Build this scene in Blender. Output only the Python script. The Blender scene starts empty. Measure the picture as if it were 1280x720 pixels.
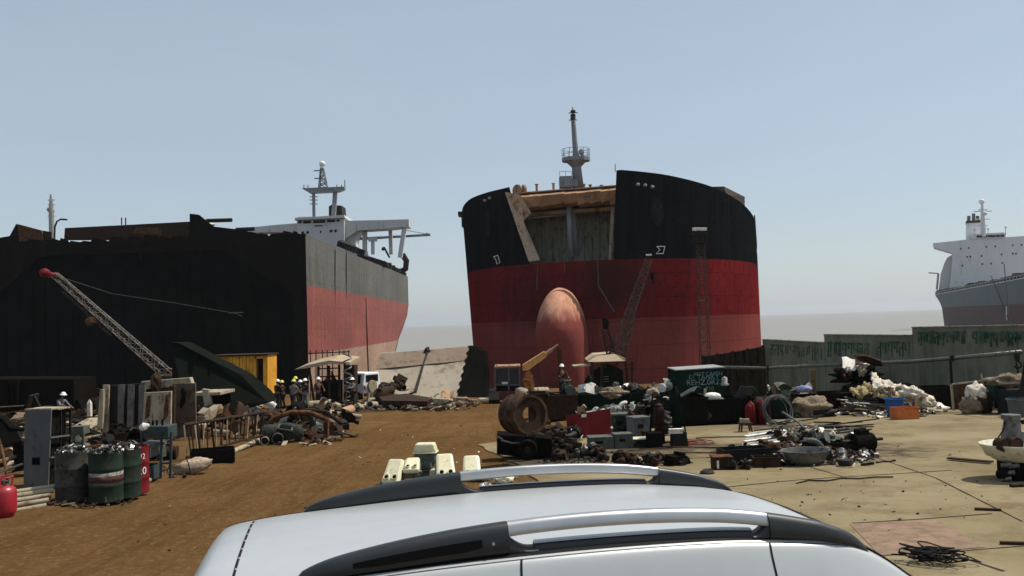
import bpy, math, random
from math import sin, cos, tan, pi, radians, sqrt, atan2
from mathutils import Vector as V, Matrix, Euler, noise as mnoise

random.seed(11)
SC = bpy.context.scene
COL = SC.collection

# ------------------------------------------------------------------ camera frame
FPX = 1065.0
CAMZ = 2.7
ROLL = radians(1.84)
PITCH = math.atan(43/FPX)
F = V((0, cos(PITCH), sin(PITCH)))
U0 = V((0, -sin(PITCH), cos(PITCH)))
R0 = V((1, 0, 0))
R = R0*cos(ROLL) - U0*sin(ROLL)
U = U0*cos(ROLL) + R0*sin(ROLL)
CAM = V((0, 0, CAMZ))

HT = [(-4000, 2.7), (8, 2.7), (15, 2.95), (30, 3.6), (50, 4.7), (90, 6.8), (110, 8.0), (140, 9.2), (220, 11.5), (9000, 14)]
def gz(Y):
    for (a, ha), (b, hb) in zip(HT, HT[1:]):
        if Y <= b:
            return CAMZ - (ha + (hb-ha)*(Y-a)/(b-a))
    return CAMZ - 14
def P(px, py, Y):
    d = F + R*((px-640)/FPX) + U*((360-py)/FPX)
    return CAM + d*(Y/d.y)
def G(px, py):
    d = F + R*((px-640)/FPX) + U*((360-py)/FPX)
    lo, hi = 1.0, 260.0
    for _ in range(50):
        m = (lo+hi)/2
        p = CAM + d*(m/d.y)
        if p.z > gz(m): lo = m
        else: hi = m
    return CAM + d*(lo/d.y)
def GX(px, Y):
    "ground point under the pixel column at depth Y"
    p = P(px, 400, Y)
    return V((p.x, Y, gz(Y)))
def W(npx, Y): return npx*Y/FPX

# ------------------------------------------------------------------ materials
MATS = {}
SOOTY = ('bolster', 'bin_shell', 'dirt', 'concrete', 'soot_steel', 'cut_face', 'grease_black', 'dark_plate', 'sooty_rust', 'hull_black', 'hull_red', 'hull_light_red', 'bin_green', 'dark_green')
GLOSSY = ('silver_paint', 'rail_silver', 'car_glass', 'cab_glass', 'trim_black', 'sea_water', 'bright_steel', 'helmet_white', 'light_clear', 'light_red', 'cream_plastic', 'bright_red')
AS_IS = ('white_paint', 'ship_white', 'ship_white2', 'cream_plastic', 'yellow_paint', 'tarp_white', 'orange_paint', 'rust_light', 'hullblock', 'hullblock_band', 'paving_pink', 'bright_steel', 'white_scrap', 'bulkhead_olive', 'web_beige', 'canopy_cloth', 'arm_yellow', 'arm_orange', 'orange_plastic', 'blue_plastic', 'helmet_white', 'helmet_yellow', 'skin', 'wall_green', 'chalk', 'mast_paint', 'tray_white', 'bright_red', 'boom_paint', 'lilac_cloth', 'coping')
def nodes(name):
    m = bpy.data.materials.new(name); m.use_nodes = True
    nt = m.node_tree
    b = nt.nodes['Principled BSDF']; b.inputs['Specular IOR Level'].default_value = .5 if name in GLOSSY else 0 if name in SOOTY else .12
    return m, nt, b
def N(nt, t, **kw):
    n = nt.nodes.new(t)
    for k, v in kw.items():
        if k.startswith('_'): n.inputs[k[1:].replace('_', ' ')].default_value = v
        else: setattr(n, k, v)
    return n
def ramp(nt, fac, stops, interp='LINEAR'):
    r = nt.nodes.new('ShaderNodeValToRGB'); e = r.color_ramp.elements
    r.color_ramp.interpolation = interp
    while len(e) < len(stops): e.new(0.5)
    for i, (p, c) in enumerate(stops):
        e[i].position = p
        e[i].color = (*c, 1) if len(c) == 3 else c
    nt.links.new(fac, r.inputs[0]); return r.outputs[0]
def mixc(nt, fac, a, b, mode='MIX'):
    n = nt.nodes.new('ShaderNodeMix'); n.data_type = 'RGBA'; n.blend_type = mode
    for sock, val in ((n.inputs[0], fac), (n.inputs[6], a), (n.inputs[7], b)):
        if hasattr(val, 'is_linked') or isinstance(val, bpy.types.NodeSocket): nt.links.new(val, sock)
        elif isinstance(val, (int, float)): sock.default_value = val
        else: sock.default_value = (*val, 1) if len(val) == 3 else val
    return n.outputs[2]
def coords(nt, scale=(1, 1, 1), rand=True, kind='Object'):
    tc = nt.nodes.new('ShaderNodeTexCoord')
    mp = nt.nodes.new('ShaderNodeMapping'); mp.inputs['Scale'].default_value = scale
    nt.links.new(tc.outputs[kind], mp.inputs['Vector'])
    if rand:
        oi = nt.nodes.new('ShaderNodeObjectInfo')
        ml = nt.nodes.new('ShaderNodeMath'); ml.operation = 'MULTIPLY'; ml.inputs[1].default_value = 37
        nt.links.new(oi.outputs['Random'], ml.inputs[0])
        nt.links.new(ml.outputs[0], mp.inputs['Location'])
    return mp.outputs[0]
def noise(nt, vec, scale, detail=5, rough=0.6):
    n = nt.nodes.new('ShaderNodeTexNoise'); n.inputs['Scale'].default_value = scale
    n.inputs['Detail'].default_value = detail; n.inputs['Roughness'].default_value = rough
    nt.links.new(vec, n.inputs['Vector']); return n.outputs['Fac']
def bump(nt, b, h, strength=0.3, dist=0.02):
    n = nt.nodes.new('ShaderNodeBump'); n.inputs['Strength'].default_value = strength
    n.inputs['Distance'].default_value = dist
    nt.links.new(h, n.inputs['Height']); nt.links.new(n.outputs[0], b.inputs['Normal'])
def pm(name, col, rough=.65, metal=0., var=.3, dirt=(.09, .055, .03), amt=.35, scale=3., streak=1., bmp=.25):
    "painted / bare surface with uneven tone, patches of dirt or rust, and a little relief"
    if name in MATS: return MATS[name]
    k_ = 1 if name in AS_IS else .66
    col = tuple(c*k_ for c in col); dirt = tuple(c*k_ for c in dirt)
    m, nt, b = nodes(name)
    v = coords(nt, (1, 1, streak))
    n1 = noise(nt, v, scale, 6, .65)
    lo = tuple(c*(1-var) for c in col); hi = tuple(min(1, c*(1+var)) for c in col)
    base = ramp(nt, n1, [(.3, lo), (.7, hi)])
    n2 = noise(nt, v, scale*2.3, 8, .7)
    t = .5 + (.5-amt)*.36
    mask = ramp(nt, n2, [(t-.03, (0, 0, 0)), (t+.07, (1, 1, 1))])
    out = mixc(nt, mask, base, dirt)
    nt.links.new(out, b.inputs['Base Color'])
    rr = ramp(nt, mask, [(0, (rough,)*3), (1, (min(1, rough+.25),)*3)])
    nt.links.new(rr, b.inputs['Roughness'])
    if metal:
        mm = ramp(nt, mask, [(0, (metal,)*3), (1, (0, 0, 0))]); nt.links.new(mm, b.inputs['Metallic'])
    if bmp: bump(nt, b, n2, bmp, .01)
    MATS[name] = m; return m

# ------------------------------------------------------------------ mesh builder
def rotm(rx=0, ry=0, rz=0): return Euler((rx, ry, rz), 'XYZ').to_matrix()
class MB:
    def __init__(s): s.v = []; s.f = []; s.m = []; s.uv = None
    def add(s, vs, fs, m=0):
        n = len(s.v); s.v += [V(p) for p in vs]
        for f in fs: s.f.append([i+n for i in f]); s.m.append(m)
        return s
    def box(s, c, d, rot=None, m=0):
        hx, hy, hz = d[0]/2, d[1]/2, d[2]/2
        vs = [V((x, y, z)) for x in (-hx, hx) for y in (-hy, hy) for z in (-hz, hz)]
        if rot is not None: vs = [rot @ p for p in vs]
        c = V(c); vs = [p+c for p in vs]
        return s.add(vs, [(0, 1, 3, 2), (4, 6, 7, 5), (0, 4, 5, 1), (2, 3, 7, 6), (0, 2, 6, 4), (1, 5, 7, 3)], m)
    def beam(s, a, b, w, h=None, m=0):
        a, b = V(a), V(b); d = b-a; L = d.length
        if L < 1e-6: return s
        q = d.to_track_quat('Z', 'Y').to_matrix()
        return s.box((a+b)/2, (w, h or w, L), q, m)
    def cyl(s, a, b, r0, r1=None, n=12, caps=True, m=0):
        a, b = V(a), V(b); r1 = r0 if r1 is None else r1
        q = (b-a).to_track_quat('Z', 'Y').to_matrix()
        vs = []
        for p, r in ((a, r0), (b, r1)):
            for i in range(n):
                t = 2*pi*i/n; vs.append(p + q @ V((r*cos(t), r*sin(t), 0)))
        fs = [(i, (i+1) % n, n+(i+1) % n, n+i) for i in range(n)]
        if caps: fs += [tuple(range(n))[::-1], tuple(range(n, 2*n))]
        return s.add(vs, fs, m)
    def tube(s, pts, r, n=8, m=0, close=False):
        pts = [V(p) for p in pts]; rs = r if isinstance(r, (list, tuple)) else [r]*len(pts)
        k = len(pts); vs = []; prev = None
        for i, p in enumerate(pts):
            if close: d = pts[(i+1) % k]-pts[i-1]
            else: d = pts[min(i+1, k-1)]-pts[max(i-1, 0)]
            if d.length < 1e-9: d = V((0, 0, 1))
            d.normalize()
            if prev is None:
                x = d.orthogonal().normalized()
            else:
                x = prev - d*prev.dot(d)
                x = x.normalized() if x.length > 1e-6 else d.orthogonal().normalized()
            prev = x; y = d.cross(x)
            for j in range(n):
                t = 2*pi*j/n; vs.append(p + (x*cos(t)+y*sin(t))*rs[i])
        fs = []
        for i in range(k if close else k-1):
            a, b = i*n, ((i+1) % k)*n
            for j in range(n): fs.append((a+j, a+(j+1) % n, b+(j+1) % n, b+j))
        if not close: fs += [tuple(range(n))[::-1], tuple(range((k-1)*n, k*n))]
        return s.add(vs, fs, m)
    def lathe(s, prof, o=(0, 0, 0), q=None, n=20, m=0, lump=0):
        "prof: (radius, height) pairs, closed where radius 0"
        o = V(o); vs = []; k = len(prof)
        for r, z in prof:
            for i in range(n):
                t = 2*pi*i/n; rr = r
                p = V((rr*cos(t), rr*sin(t), z))
                if lump: p += V((1, 1, 1))*0 + V((cos(t), sin(t), .3))*lump*(random.random()-.5)
                if q is not None: p = q @ p
                vs.append(p+o)
        fs = []
        for a in range(k-1):
            for i in range(n):
                fs.append((a*n+i, a*n+(i+1) % n, (a+1)*n+(i+1) % n, (a+1)*n+i))
        fs += [tuple(range(n))[::-1], tuple(range((k-1)*n, k*n))] if prof[0][0] and prof[-1][0] and False else []
        return s.add(vs, fs, m)
    def prism(s, poly, a, b, m=0):
        "poly: list of world points; extruded from offset vector a to offset b"
        n = len(poly); a, b = V(a), V(b)
        vs = [V(p)+a for p in poly]+[V(p)+b for p in poly]
        fs = [tuple(range(n))[::-1], tuple(range(n, 2*n))]+[(i, (i+1) % n, n+(i+1) % n, n+i) for i in range(n)]
        return s.add(vs, fs, m)
    def ell(s, c, r, q=None, n=14, k=9, m=0, lump=0., seed=0, sq=1.0):
        c = V(c); vs = []
        for i in range(k+1):
            ph = pi*i/k
            for j in range(n):
                t = 2*pi*j/n
                def sp(x): return math.copysign(abs(x)**sq, x)
                p = V((sp(sin(ph))*sp(cos(t)), sp(sin(ph))*sp(sin(t)), sp(cos(ph))))
                if lump: p *= 1+lump*mnoise.noise(p*2.2+V((seed*7.3, seed*3.1, 0)))
                p = V((p.x*r[0], p.y*r[1], p.z*r[2]))
                if q is not None: p = q @ p
                vs.append(p+c)
        fs = []
        for i in range(k):
            for j in range(n):
                fs.append((i*n+j, (i+1)*n+j, (i+1)*n+(j+1) % n, i*n+(j+1) % n))
        return s.add(vs, fs, m)
    def lattice(s, a, b, w0, w1, seg, r, up=(0, 0, 1), h=None, m=0):
        a, b = V(a), V(b); d = (b-a); dn = d.normalized(); x = dn.cross(V(up)).normalized(); y = x.cross(dn)
        h0, h1 = (w0, w1) if h is None else h
        rings = []
        for i in range(seg+1):
            t = i/seg; c = a+d*t; w = (w0+(w1-w0)*t)/2; hh = (h0+(h1-h0)*t)/2
            rings.append([c+x*w+y*hh, c-x*w+y*hh, c-x*w-y*hh, c+x*w-y*hh])
        for i in range(seg):
            for j in range(4):
                s.cyl(rings[i][j], rings[i+1][j], r, n=5, m=m)
                k = (j+1) % 4
                s.cyl(rings[i][j] if i % 2 else rings[i][k], rings[i+1][k] if i % 2 else rings[i+1][j], r*.6, n=4, m=m)
                s.cyl(rings[i][j], rings[i][k], r*.6, n=4, m=m)
        return s
    def build(s, name, mat, parent=None, smooth=False, world=False, bevel=0, sub=0, loc=None, label=None, auto=None, solid=0):
        me = bpy.data.meshes.new(name)
        vs = s.v
        if world and parent is not None:
            inv = parent['_m'].inverted() if False else RM[parent.name].inverted()
            vs = [inv @ p for p in vs]
        me.from_pydata([tuple(p) for p in vs], [], s.f)
        mats = mat if isinstance(mat, (list, tuple)) else [mat]
        for mm in mats: me.materials.append(MATS[mm] if isinstance(mm, str) else mm)
        if len(mats) > 1: me.polygons.foreach_set('material_index', s.m)
        if s.uv:
            ul = me.uv_layers.new(name='UVMap')
            for lp in me.loops: ul.data[lp.index].uv = s.uv[lp.vertex_index]
        if smooth: me.polygons.foreach_set('use_smooth', [True]*len(me.polygons))
        me.update()
        o = bpy.data.objects.new(name, me); COL.objects.link(o)
        if parent is not None: o.parent = parent
        if loc is not None: o.location = loc
        if auto:
            me.polygons.foreach_set('use_smooth', [True]*len(me.polygons))
            me.set_sharp_from_angle(angle=radians(auto))
        if solid:
            md = o.modifiers.new('Solid', 'SOLIDIFY'); md.thickness = solid; md.offset = 0
        if bevel:
            md = o.modifiers.new('Bevel', 'BEVEL'); md.width = bevel; md.segments = 2; md.limit_method = 'ANGLE'
        if sub:
            md = o.modifiers.new('Sub', 'SUBSURF'); md.levels = sub; md.render_levels = sub
        if label: o['label'] = label
        return o
RM = {}
def tag(o, label, cat, group=None, kind=None):
    o['label'] = label; o['category'] = cat
    if group: o['group'] = group
    if kind: o['kind'] = kind
    return o
def thing(name, label, cat, loc=(0, 0, 0), rz=0, group=None, rx=0, ry=0):
    o = bpy.data.objects.new(name, None); COL.objects.link(o); o.empty_display_size = .2
    o.location = loc; o.rotation_euler = (rx, ry, rz)
    RM[o.name] = Matrix.Translation(V(loc)) @ Euler((rx, ry, rz)).to_matrix().to_4x4()
    return tag(o, label, cat, group)
def solo(mb, name, label, cat, mat, loc=None, rot=(0, 0, 0), group=None, **kw):
    o = mb.build(name, mat, **kw)
    if loc is not None: o.location = loc
    o.rotation_euler = rot
    return tag(o, label, cat, group)
def dup(o, loc, rot, label, group=None):
    r = o.copy(); COL.objects.link(r); r.location = loc; r.rotation_euler = rot
    if label: r['label'] = label
    if group: r['group'] = group
    def rec(src, dst):
        for ch in list(src.children):
            c = ch.copy(); COL.objects.link(c); c.parent = dst; rec(ch, c)
    rec(o, r)
    return r
def text_mb(txt, size, mb=None):
    "flat lettering in the local XZ plane as mesh data (converted text)"
    cu = bpy.data.curves.new('t', 'FONT'); cu.body = txt; cu.size = size; cu.align_x = 'CENTER'; cu.resolution_u = 3
    cu.extrude = .002
    o = bpy.data.objects.new('t', cu); COL.objects.link(o)
    dg = bpy.context.evaluated_depsgraph_get()
    me = o.evaluated_get(dg).to_mesh()
    vs = [V((v.co.x, -v.co.z, v.co.y)) for v in me.vertices]; fs = [tuple(p.vertices) for p in me.polygons]
    o.evaluated_get(dg).to_mesh_clear(); bpy.data.objects.remove(o); bpy.data.curves.remove(cu)
    mb = mb or MB(); return mb, vs, fs

# palette
pm('black_hull', (.012, .014, .017), .42, var=.25, dirt=(.03, .028, .026), amt=.25, scale=.35, streak=.25, bmp=.1)
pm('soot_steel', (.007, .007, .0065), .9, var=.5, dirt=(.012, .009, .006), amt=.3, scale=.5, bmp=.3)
pm('sooty_rust', (.05, .03, .018), .9, var=.5, dirt=(.015, .012, .01), amt=.45, scale=.6, bmp=.3)
pm('rust', (.16, .075, .035), .9, var=.4, dirt=(.06, .03, .017), amt=.45, scale=3)
pm('rust_light', (.34, .215, .13), .85, var=.25, dirt=(.2, .11, .06), amt=.4, scale=.5, streak=.4)
pm('rust_dark', (.06, .035, .022), .9, var=.4, dirt=(.025, .018, .013), amt=.4, scale=4)
pm('dark_steel', (.035, .035, .034), .6, .5, .4, (.05, .03, .018), .35, 4)
pm('grease_black', (.014, .013, .012), .45, 0, .4, (.035, .026, .018), .3, 5)
pm('grey_steel', (.22, .22, .21), .5, .6, .3, (.1, .07, .045), .3, 4)
pm('bright_steel', (.55, .55, .53), .35, .8, .25, (.2, .16, .12), .25, 6)
pm('grey_paint', (.15, .16, .165), .6, 0, .2, (.08, .07, .055), .25, 3, streak=.4)
pm('olive_grey', (.13, .15, .12), .6, 0, .25, (.06, .05, .035), .3, 4)
pm('pale_grey', (.42, .43, .41), .6, 0, .2, (.2, .17, .13), .3, 4)
pm('green_paint', (.03, .06, .045), .6, 0, .3, (.05, .035, .02), .3, 4)
pm('dark_green', (.012, .028, .022), .7, 0, .35, (.02, .016, .01), .35, 3)
pm('red_paint', (.22, .016, .02), .5, 0, .25, (.1, .035, .02), .25, 4)
pm('bright_red', (.3, .012, .022), .38, 0, .2, (.2, .02, .02), .2, 4)
pm('orange_paint', (.55, .2, .05), .6, 0, .25, (.2, .09, .03), .35, 4)
pm('yellow_paint', (.62, .3, .035), .6, 0, .25, (.2, .1, .03), .3, 2, streak=.5)
pm('white_paint', (.74, .75, .74), .5, 0, .12, (.42, .36, .28), .18, .35, streak=.35, bmp=.05)
pm('white_scrap', (.68, .66, .6), .7, 0, .2, (.35, .28, .2), .3, 5)
pm('cream_plastic', (.66, .62, .42), .4, 0, .12, (.4, .33, .2), .2, 5, bmp=.08)
pm('beige_paint', (.5, .43, .3), .7, 0, .2, (.22, .14, .08), .35, 3, streak=.4)
pm('tarp_white', (.62, .56, .47), .8, 0, .2, (.3, .23, .15), .35, 4, bmp=.4)
pm('cloth_yellow', (.5, .4, .2), .85, 0, .25, (.25, .17, .08), .35, 5, bmp=.4)
pm('sack', (.32, .25, .17), .9, 0, .3, (.13, .09, .06), .4, 6, bmp=.5)
pm('teal_plastic', (.02, .1, .09), .5, 0, .3, (.03, .06, .045), .3, 4)
pm('teal_paint', (.055, .085, .09), .6, 0, .3, (.07, .05, .03), .35, 4)
pm('blue_plastic', (.02, .09, .28), .45, 0, .2, (.04, .07, .13), .25, 5)
pm('orange_plastic', (.5, .14, .04), .5, 0, .25, (.2, .08, .03), .3, 5)
pm('wood_plank', (.3, .22, .14), .85, 0, .3, (.12, .08, .05), .35, 5)
pm('brown_board', (.13, .065, .035), .8, 0, .25, (.06, .03, .018), .35, 2)
pm('mast_paint', (.2, .22, .24), .6, 0, .2, (.12, .09, .06), .25, 1.2, streak=.4)
pm('dark_rubber', (.02, .02, .02), .8, 0, .3, (.06, .045, .03), .3, 6)
pm('paving_pink', (.23, .155, .108), .85, 0, .18, (.17, .12, .08), .5, 2.5)
pm('skin', (.2, .1, .06), .6, 0, .1, (.15, .08, .05), .1, 8, bmp=0)
pm('hair', (.01, .009, .008), .6, 0, .2, (.01, .01, .01), .1, 8, bmp=0)
# ------------------------------------------------------------------ world, sun, camera
world = bpy.data.worlds.new('World'); SC.world = world; world.use_nodes = True
nt = world.node_tree; bg = nt.nodes['Background']
SUN_EL, SUN_AZ = radians(58), radians(15)      # azimuth from +X towards +Y
sdir = V((cos(SUN_EL)*cos(SUN_AZ), cos(SUN_EL)*sin(SUN_AZ), sin(SUN_EL)))
sky = nt.nodes.new('ShaderNodeTexSky'); sky.sky_type = 'NISHITA'; sky.sun_disc = False
sky.sun_elevation = SUN_EL; sky.sun_rotation = pi/2 - SUN_AZ
sky.air_density = 1.0; sky.dust_density = 1.0; sky.ozone_density = 1.0; sky.altitude = 0
v_ = coords(nt, (1.2, .6, 5), False, 'Generated'); wisp = ramp(nt, noise(nt, v_, 1.6, 6, .6), [(.3, (.47,)*3), (.75, (.57,)*3)])
nt.links.new(mixc(nt, wisp, sky.outputs[0], (6.05, 7.0, 7.75, 1)), bg.inputs[0]); bg.inputs[1].default_value = 0.1
sl = bpy.data.lights.new('sun', 'SUN'); sl.energy = 5.0; sl.angle = radians(.5); sl.color = (1, .93, .82)
so = bpy.data.objects.new('sun', sl); COL.objects.link(so); so.rotation_euler = sdir.to_track_quat('Z', 'Y').to_euler()
so.location = (0, 0, 60)
cam = bpy.data.cameras.new('camera'); co = bpy.data.objects.new('camera', cam); COL.objects.link(co)
cam.sensor_width = 36; cam.lens = 36*FPX/1280; cam.clip_start = .1; cam.clip_end = 40000
mw = Matrix((( R.x, U.x, -F.x, CAM.x), (R.y, U.y, -F.y, CAM.y), (R.z, U.z, -F.z, CAM.z), (0, 0, 0, 1)))
co.matrix_world = mw; SC.camera = co
SC.view_settings.view_transform = 'Standard'; SC.view_settings.look = 'None'
SC.view_settings.exposure = EXPOSURE if 'EXPOSURE' in globals() else 0
SC.view_settings.gamma = 1; SC.view_settings.use_curve_mapping = False
SC.cycles.max_bounces = 8; SC.cycles.volume_bounces = 0; SC.cycles.use_denoising = True

HAZE = .00012
if HAZE:
    m = bpy.data.materials.new('haze_air'); m.use_nodes = True; nt = m.node_tree; nt.nodes.remove(nt.nodes['Principled BSDF'])
    pv = nt.nodes.new('ShaderNodeVolumePrincipled'); pv.inputs['Density'].default_value = HAZE; pv.inputs['Color'].default_value = (.86, .9, .95, 1); pv.inputs['Anisotropy'].default_value = .3
    nt.links.new(pv.outputs[0], nt.nodes['Material Output'].inputs['Volume']); MATS['haze_air'] = m
# ------------------------------------------------------------------ ground materials
def dirt_mat():
    m, nt, b = nodes('dirt')
    v = coords(nt, (1, 1, 1), False)
    big = noise(nt, v, .12, 5, .6); mid = noise(nt, v, 1.1, 7, .65); fine = noise(nt, v, 9, 8, .75); vf = noise(nt, v, 60, 3, .7)
    c = ramp(nt, big, [(.3, (.09, .048, .019)), (.55, (.126, .072, .031)), (.75, (.165, .102, .05))])
    c = mixc(nt, ramp(nt, mid, [(.42, (0, 0, 0)), (.66, (.6, .6, .6))]), c, (.085, .046, .014))
    c = mixc(nt, ramp(nt, fine, [(.52, (0, 0, 0)), (.64, (.75, .75, .75))]), c, (.18, .12, .062))
    sxo = nt.nodes.new('ShaderNodeTexCoord')     # rounded patches of darker soil under the left ship
    for (px_, py_, rx_, ry_) in ((60, 540, 9, 9), (190, 530, 8, 8), (300, 520, 7, 8), (400, 512, 9, 9), (120, 505, 22, 16)):
        gc_ = G(px_, py_); mp_ = nt.nodes.new('ShaderNodeMapping'); mp_.vector_type = 'TEXTURE'; mp_.inputs['Location'].default_value = (gc_.x, gc_.y, 0); mp_.inputs['Scale'].default_value = (rx_, ry_, 200)
        nt.links.new(sxo.outputs['Object'], mp_.inputs[0]); gg_ = nt.nodes.new('ShaderNodeTexGradient'); gg_.gradient_type = 'SPHERICAL'; nt.links.new(mp_.outputs[0], gg_.inputs[0])
        mu_ = nt.nodes.new('ShaderNodeMath'); mu_.operation = 'MULTIPLY'; nt.links.new(gg_.outputs[0], mu_.inputs[0]); nt.links.new(ramp(nt, mid, [(.3, (.5,)*3), (.62, (1.5,)*3)]), mu_.inputs[1])
        c = mixc(nt, ramp(nt, mu_.outputs[0], [(.12, (0, 0, 0)), (.5, (.85,)*3)]), c, (.035, .024, .016))
    # wheel tracks: long streaks roughly along the haul road
    v2 = coords(nt, (1.9, .16, 1), False); tr = noise(nt, v2, 1.3, 4, .55)
    c = mixc(nt, ramp(nt, tr, [(.52, (0, 0, 0)), (.6, (.35, .35, .35)), (.68, (0, 0, 0))]), c, (.06, .032, .011))
    c = mixc(nt, ramp(nt, vf, [(.6, (0, 0, 0)), (.7, (.5, .5, .5))]), c, (.05, .028, .012))
    nt.links.new(c, b.inputs['Base Color']); b.inputs['Roughness'].default_value = .95
    ad = nt.nodes.new('ShaderNodeMath'); ad.operation = 'ADD'
    nt.links.new(fine, ad.inputs[0]); nt.links.new(mid, ad.inputs[1])
    bump(nt, b, ad.outputs[0], .8, .06); MATS['dirt'] = m
def conc_mat():
    m, nt, b = nodes('concrete')
    v = coords(nt, (1, 1, 1), False)
    big = noise(nt, v, .35, 6, .6); mid = noise(nt, v, 2.0, 7, .7); fine = noise(nt, v, 22, 6, .7)
    v3 = coords(nt, (.8, 1.15, 1), False); stretch = noise(nt, v3, .9, 8, .72)
    c = ramp(nt, big, [(.3, (.155, .122, .07)), (.5, (.21, .171, .102)), (.72, (.265, .221, .14))])
    c = mixc(nt, ramp(nt, stretch, [(.5, (0, 0, 0)), (.64, (.65, .65, .65))]), c, (.115, .086, .045))
    c = mixc(nt, ramp(nt, mid, [(.56, (0, 0, 0)), (.72, (.6, .6, .6))]), c, (.095, .066, .034))
    c = mixc(nt, ramp(nt, fine, [(.58, (0, 0, 0)), (.72, (.55, .55, .55))]), c, (.33, .29, .23))
    # oil-dark work patch under the scrap
    sx = nt.nodes.new('ShaderNodeTexCoord')
    def patch(cx, cy, rx, ry, lo, hi):
        mp = nt.nodes.new('ShaderNodeMapping'); mp.vector_type = 'TEXTURE'
        mp.inputs['Location'].default_value = (cx, cy, 0); mp.inputs['Scale'].default_value = (rx, ry, 100)
        nt.links.new(sx.outputs['Object'], mp.inputs[0])
        g = nt.nodes.new('ShaderNodeTexGradient'); g.gradient_type = 'SPHERICAL'; nt.links.new(mp.outputs[0], g.inputs[0])
        mu = nt.nodes.new('ShaderNodeMath'); mu.operation = 'MULTIPLY'
        nt.links.new(g.outputs[0], mu.inputs[0]); nt.links.new(ramp(nt, mid, [(.3, (.2,)*3), (.62, (1.4,)*3)]), mu.inputs[1])
        return ramp(nt, mu.outputs[0], [(lo, (0, 0, 0)), (hi, (.9, .9, .9))])
    for (cx, cy, rx, ry) in CONC_PATCHES:
        c = mixc(nt, patch(cx, cy, rx, ry, .15, .6), c, (.05, .042, .034))
    nt.links.new(c, b.inputs['Base Color']); b.inputs['Roughness'].default_value = .8
    bump(nt, b, fine, .35, .01); MATS['concrete'] = m
g1 = G(1010, 565); g2 = G(800, 560); g3 = G(690, 575)
CONC_PATCHES = [(g1.x, g1.y, 3.6, 3.2), (g2.x, g2.y, 3.0, 2.6), (g3.x, g3.y, 2.4, 3.5), (G(1000,535).x, G(1000,535).y, 2.6, 1.8)]
dirt_mat(); conc_mat()
m, nt, b = nodes('sea_water')
v = coords(nt, (.12, .5, 1), False); w = noise(nt, v, .5, 6, .6)
nt.links.new(ramp(nt, w, [(.35, (.2, .18, .15)), (.65, (.24, .215, .18))]), b.inputs['Base Color'])
b.inputs['Roughness'].default_value = .35; b.inputs['IOR'].default_value = 1.33; bump(nt, b, w, .5, .3); MATS['sea_water'] = m
pm('road_crack', (.05, .035, .025), .95, var=.3, amt=.1)

# ------------------------------------------------------------------ ground, yard slab, sea
def frange(a, b, s):
    out = []; x = a
    while x < b-1e-6: out.append(x); x += s
    return out
YL = [-4000, -60, -10, -4] + frange(0, 40, .25) + frange(40, 80, .5) + frange(80, 130, 2) + [130, 140, 160, 200, 220, 9000]
YL = sorted(set(YL + [h[0] for h in HT[1:-1]]))
_e = [G(596, 557), G(648, 582), G(680, 612), G(700, 640), V((.4, 5, 0)), V((.2, 0, 0))]
def slab_left(Y):
    pts = sorted([(p.y, p.x) for p in _e])
    back = [(G(596, 557).y, G(596, 557).x), (G(660, 548).y, G(660, 548).x), (G(722, 539).y, G(722, 539).x), (G(860, 531).y, G(860, 531).x), (60, 16)]
    if Y <= pts[0][0]: return pts[0][1]
    allp = pts + back[1:]
    for (a, xa), (c, xc) in zip(allp, allp[1:]):
        if Y <= c: return xa + (xc-xa)*(Y-a)/max(1e-6, c-a)
    return allp[-1][1]
RUT0, RUT1 = G(200, 690), G(545, 530)
def bumpy(x, y):
    e = slab_left(y) if -2 < y < 45 else 1e9
    k = max(0, min(1, (e-x)/1.2))*max(0, min(1, (y+3)/3))
    if y > 45: k = 1
    k *= max(0, min(1, (120-y)/20))
    if -1.6 < y-3.9 < 1.6 and abs(x) < 4: k *= .3
    rut = 0
    if 4 < y < 45:
        xc = RUT0.x+(RUT1.x-RUT0.x)*(y-RUT0.y)/(RUT1.y-RUT0.y)+.5*sin(y*.25)
        for o_ in (-2.6, -.9, .9, 2.1, 3.8): rut -= .035*math.exp(-((x-xc-o_-.12*sin(y*.6+o_))/.2)**2)-.012*math.exp(-((x-xc-o_-.4)/.16)**2)
    z = rut+.05*mnoise.noise(V((x*.35, y*.35, 0))) + .03*mnoise.noise(V((x*1.3, y*1.3, 5))) + .015*mnoise.noise(V((x*4, y*4, 9)))
    return k*z
XL = [-4000, -300, -90, -60] + frange(-45, -16, 1.5) + frange(-16, 10, .25) + frange(10, 46, 1.5) + [60, 90, 300, 4000]
mb = MB(); nx = len(XL)
for y in YL:
    for x in XL: mb.v.append(V((x, y, gz(y)+bumpy(x, y))))
for j in range(len(YL)-1):
    for i in range(nx-1): mb.f.append((j*nx+i, j*nx+i+1, (j+1)*nx+i+1, (j+1)*nx+i)); mb.m.append(0)
gr = mb.build('ground', 'dirt', smooth=True); gr['kind'] = 'structure'
mb = MB(); ys = [y for y in YL if -10 <= y <= 46]
for y in ys:
    x0 = slab_left(y)+.12*mnoise.noise(V((y*.9, 3, 1))); z = gz(y)+.03
    mb.v += [V((x0-.03, y, z-.2)), V((x0, y, z)), V((70, y, z))]
for j in range(len(ys)-1):
    a = j*3
    mb.f += [(a, a+1, a+4, a+3), (a+1, a+2, a+5, a+4)]; mb.m += [0, 0]
o = mb.build('concrete_pavement', 'concrete'); o['kind'] = 'structure'
SEAZ = CAMZ-8.7
mb = MB(); mb.add([(-9000, 100, SEAZ), (9000, 100, SEAZ), (9000, 9000, SEAZ), (-9000, 9000, SEAZ)], [(0, 1, 2, 3)])
o = mb.build('sea', 'sea_water'); o['kind'] = 'structure'
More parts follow.
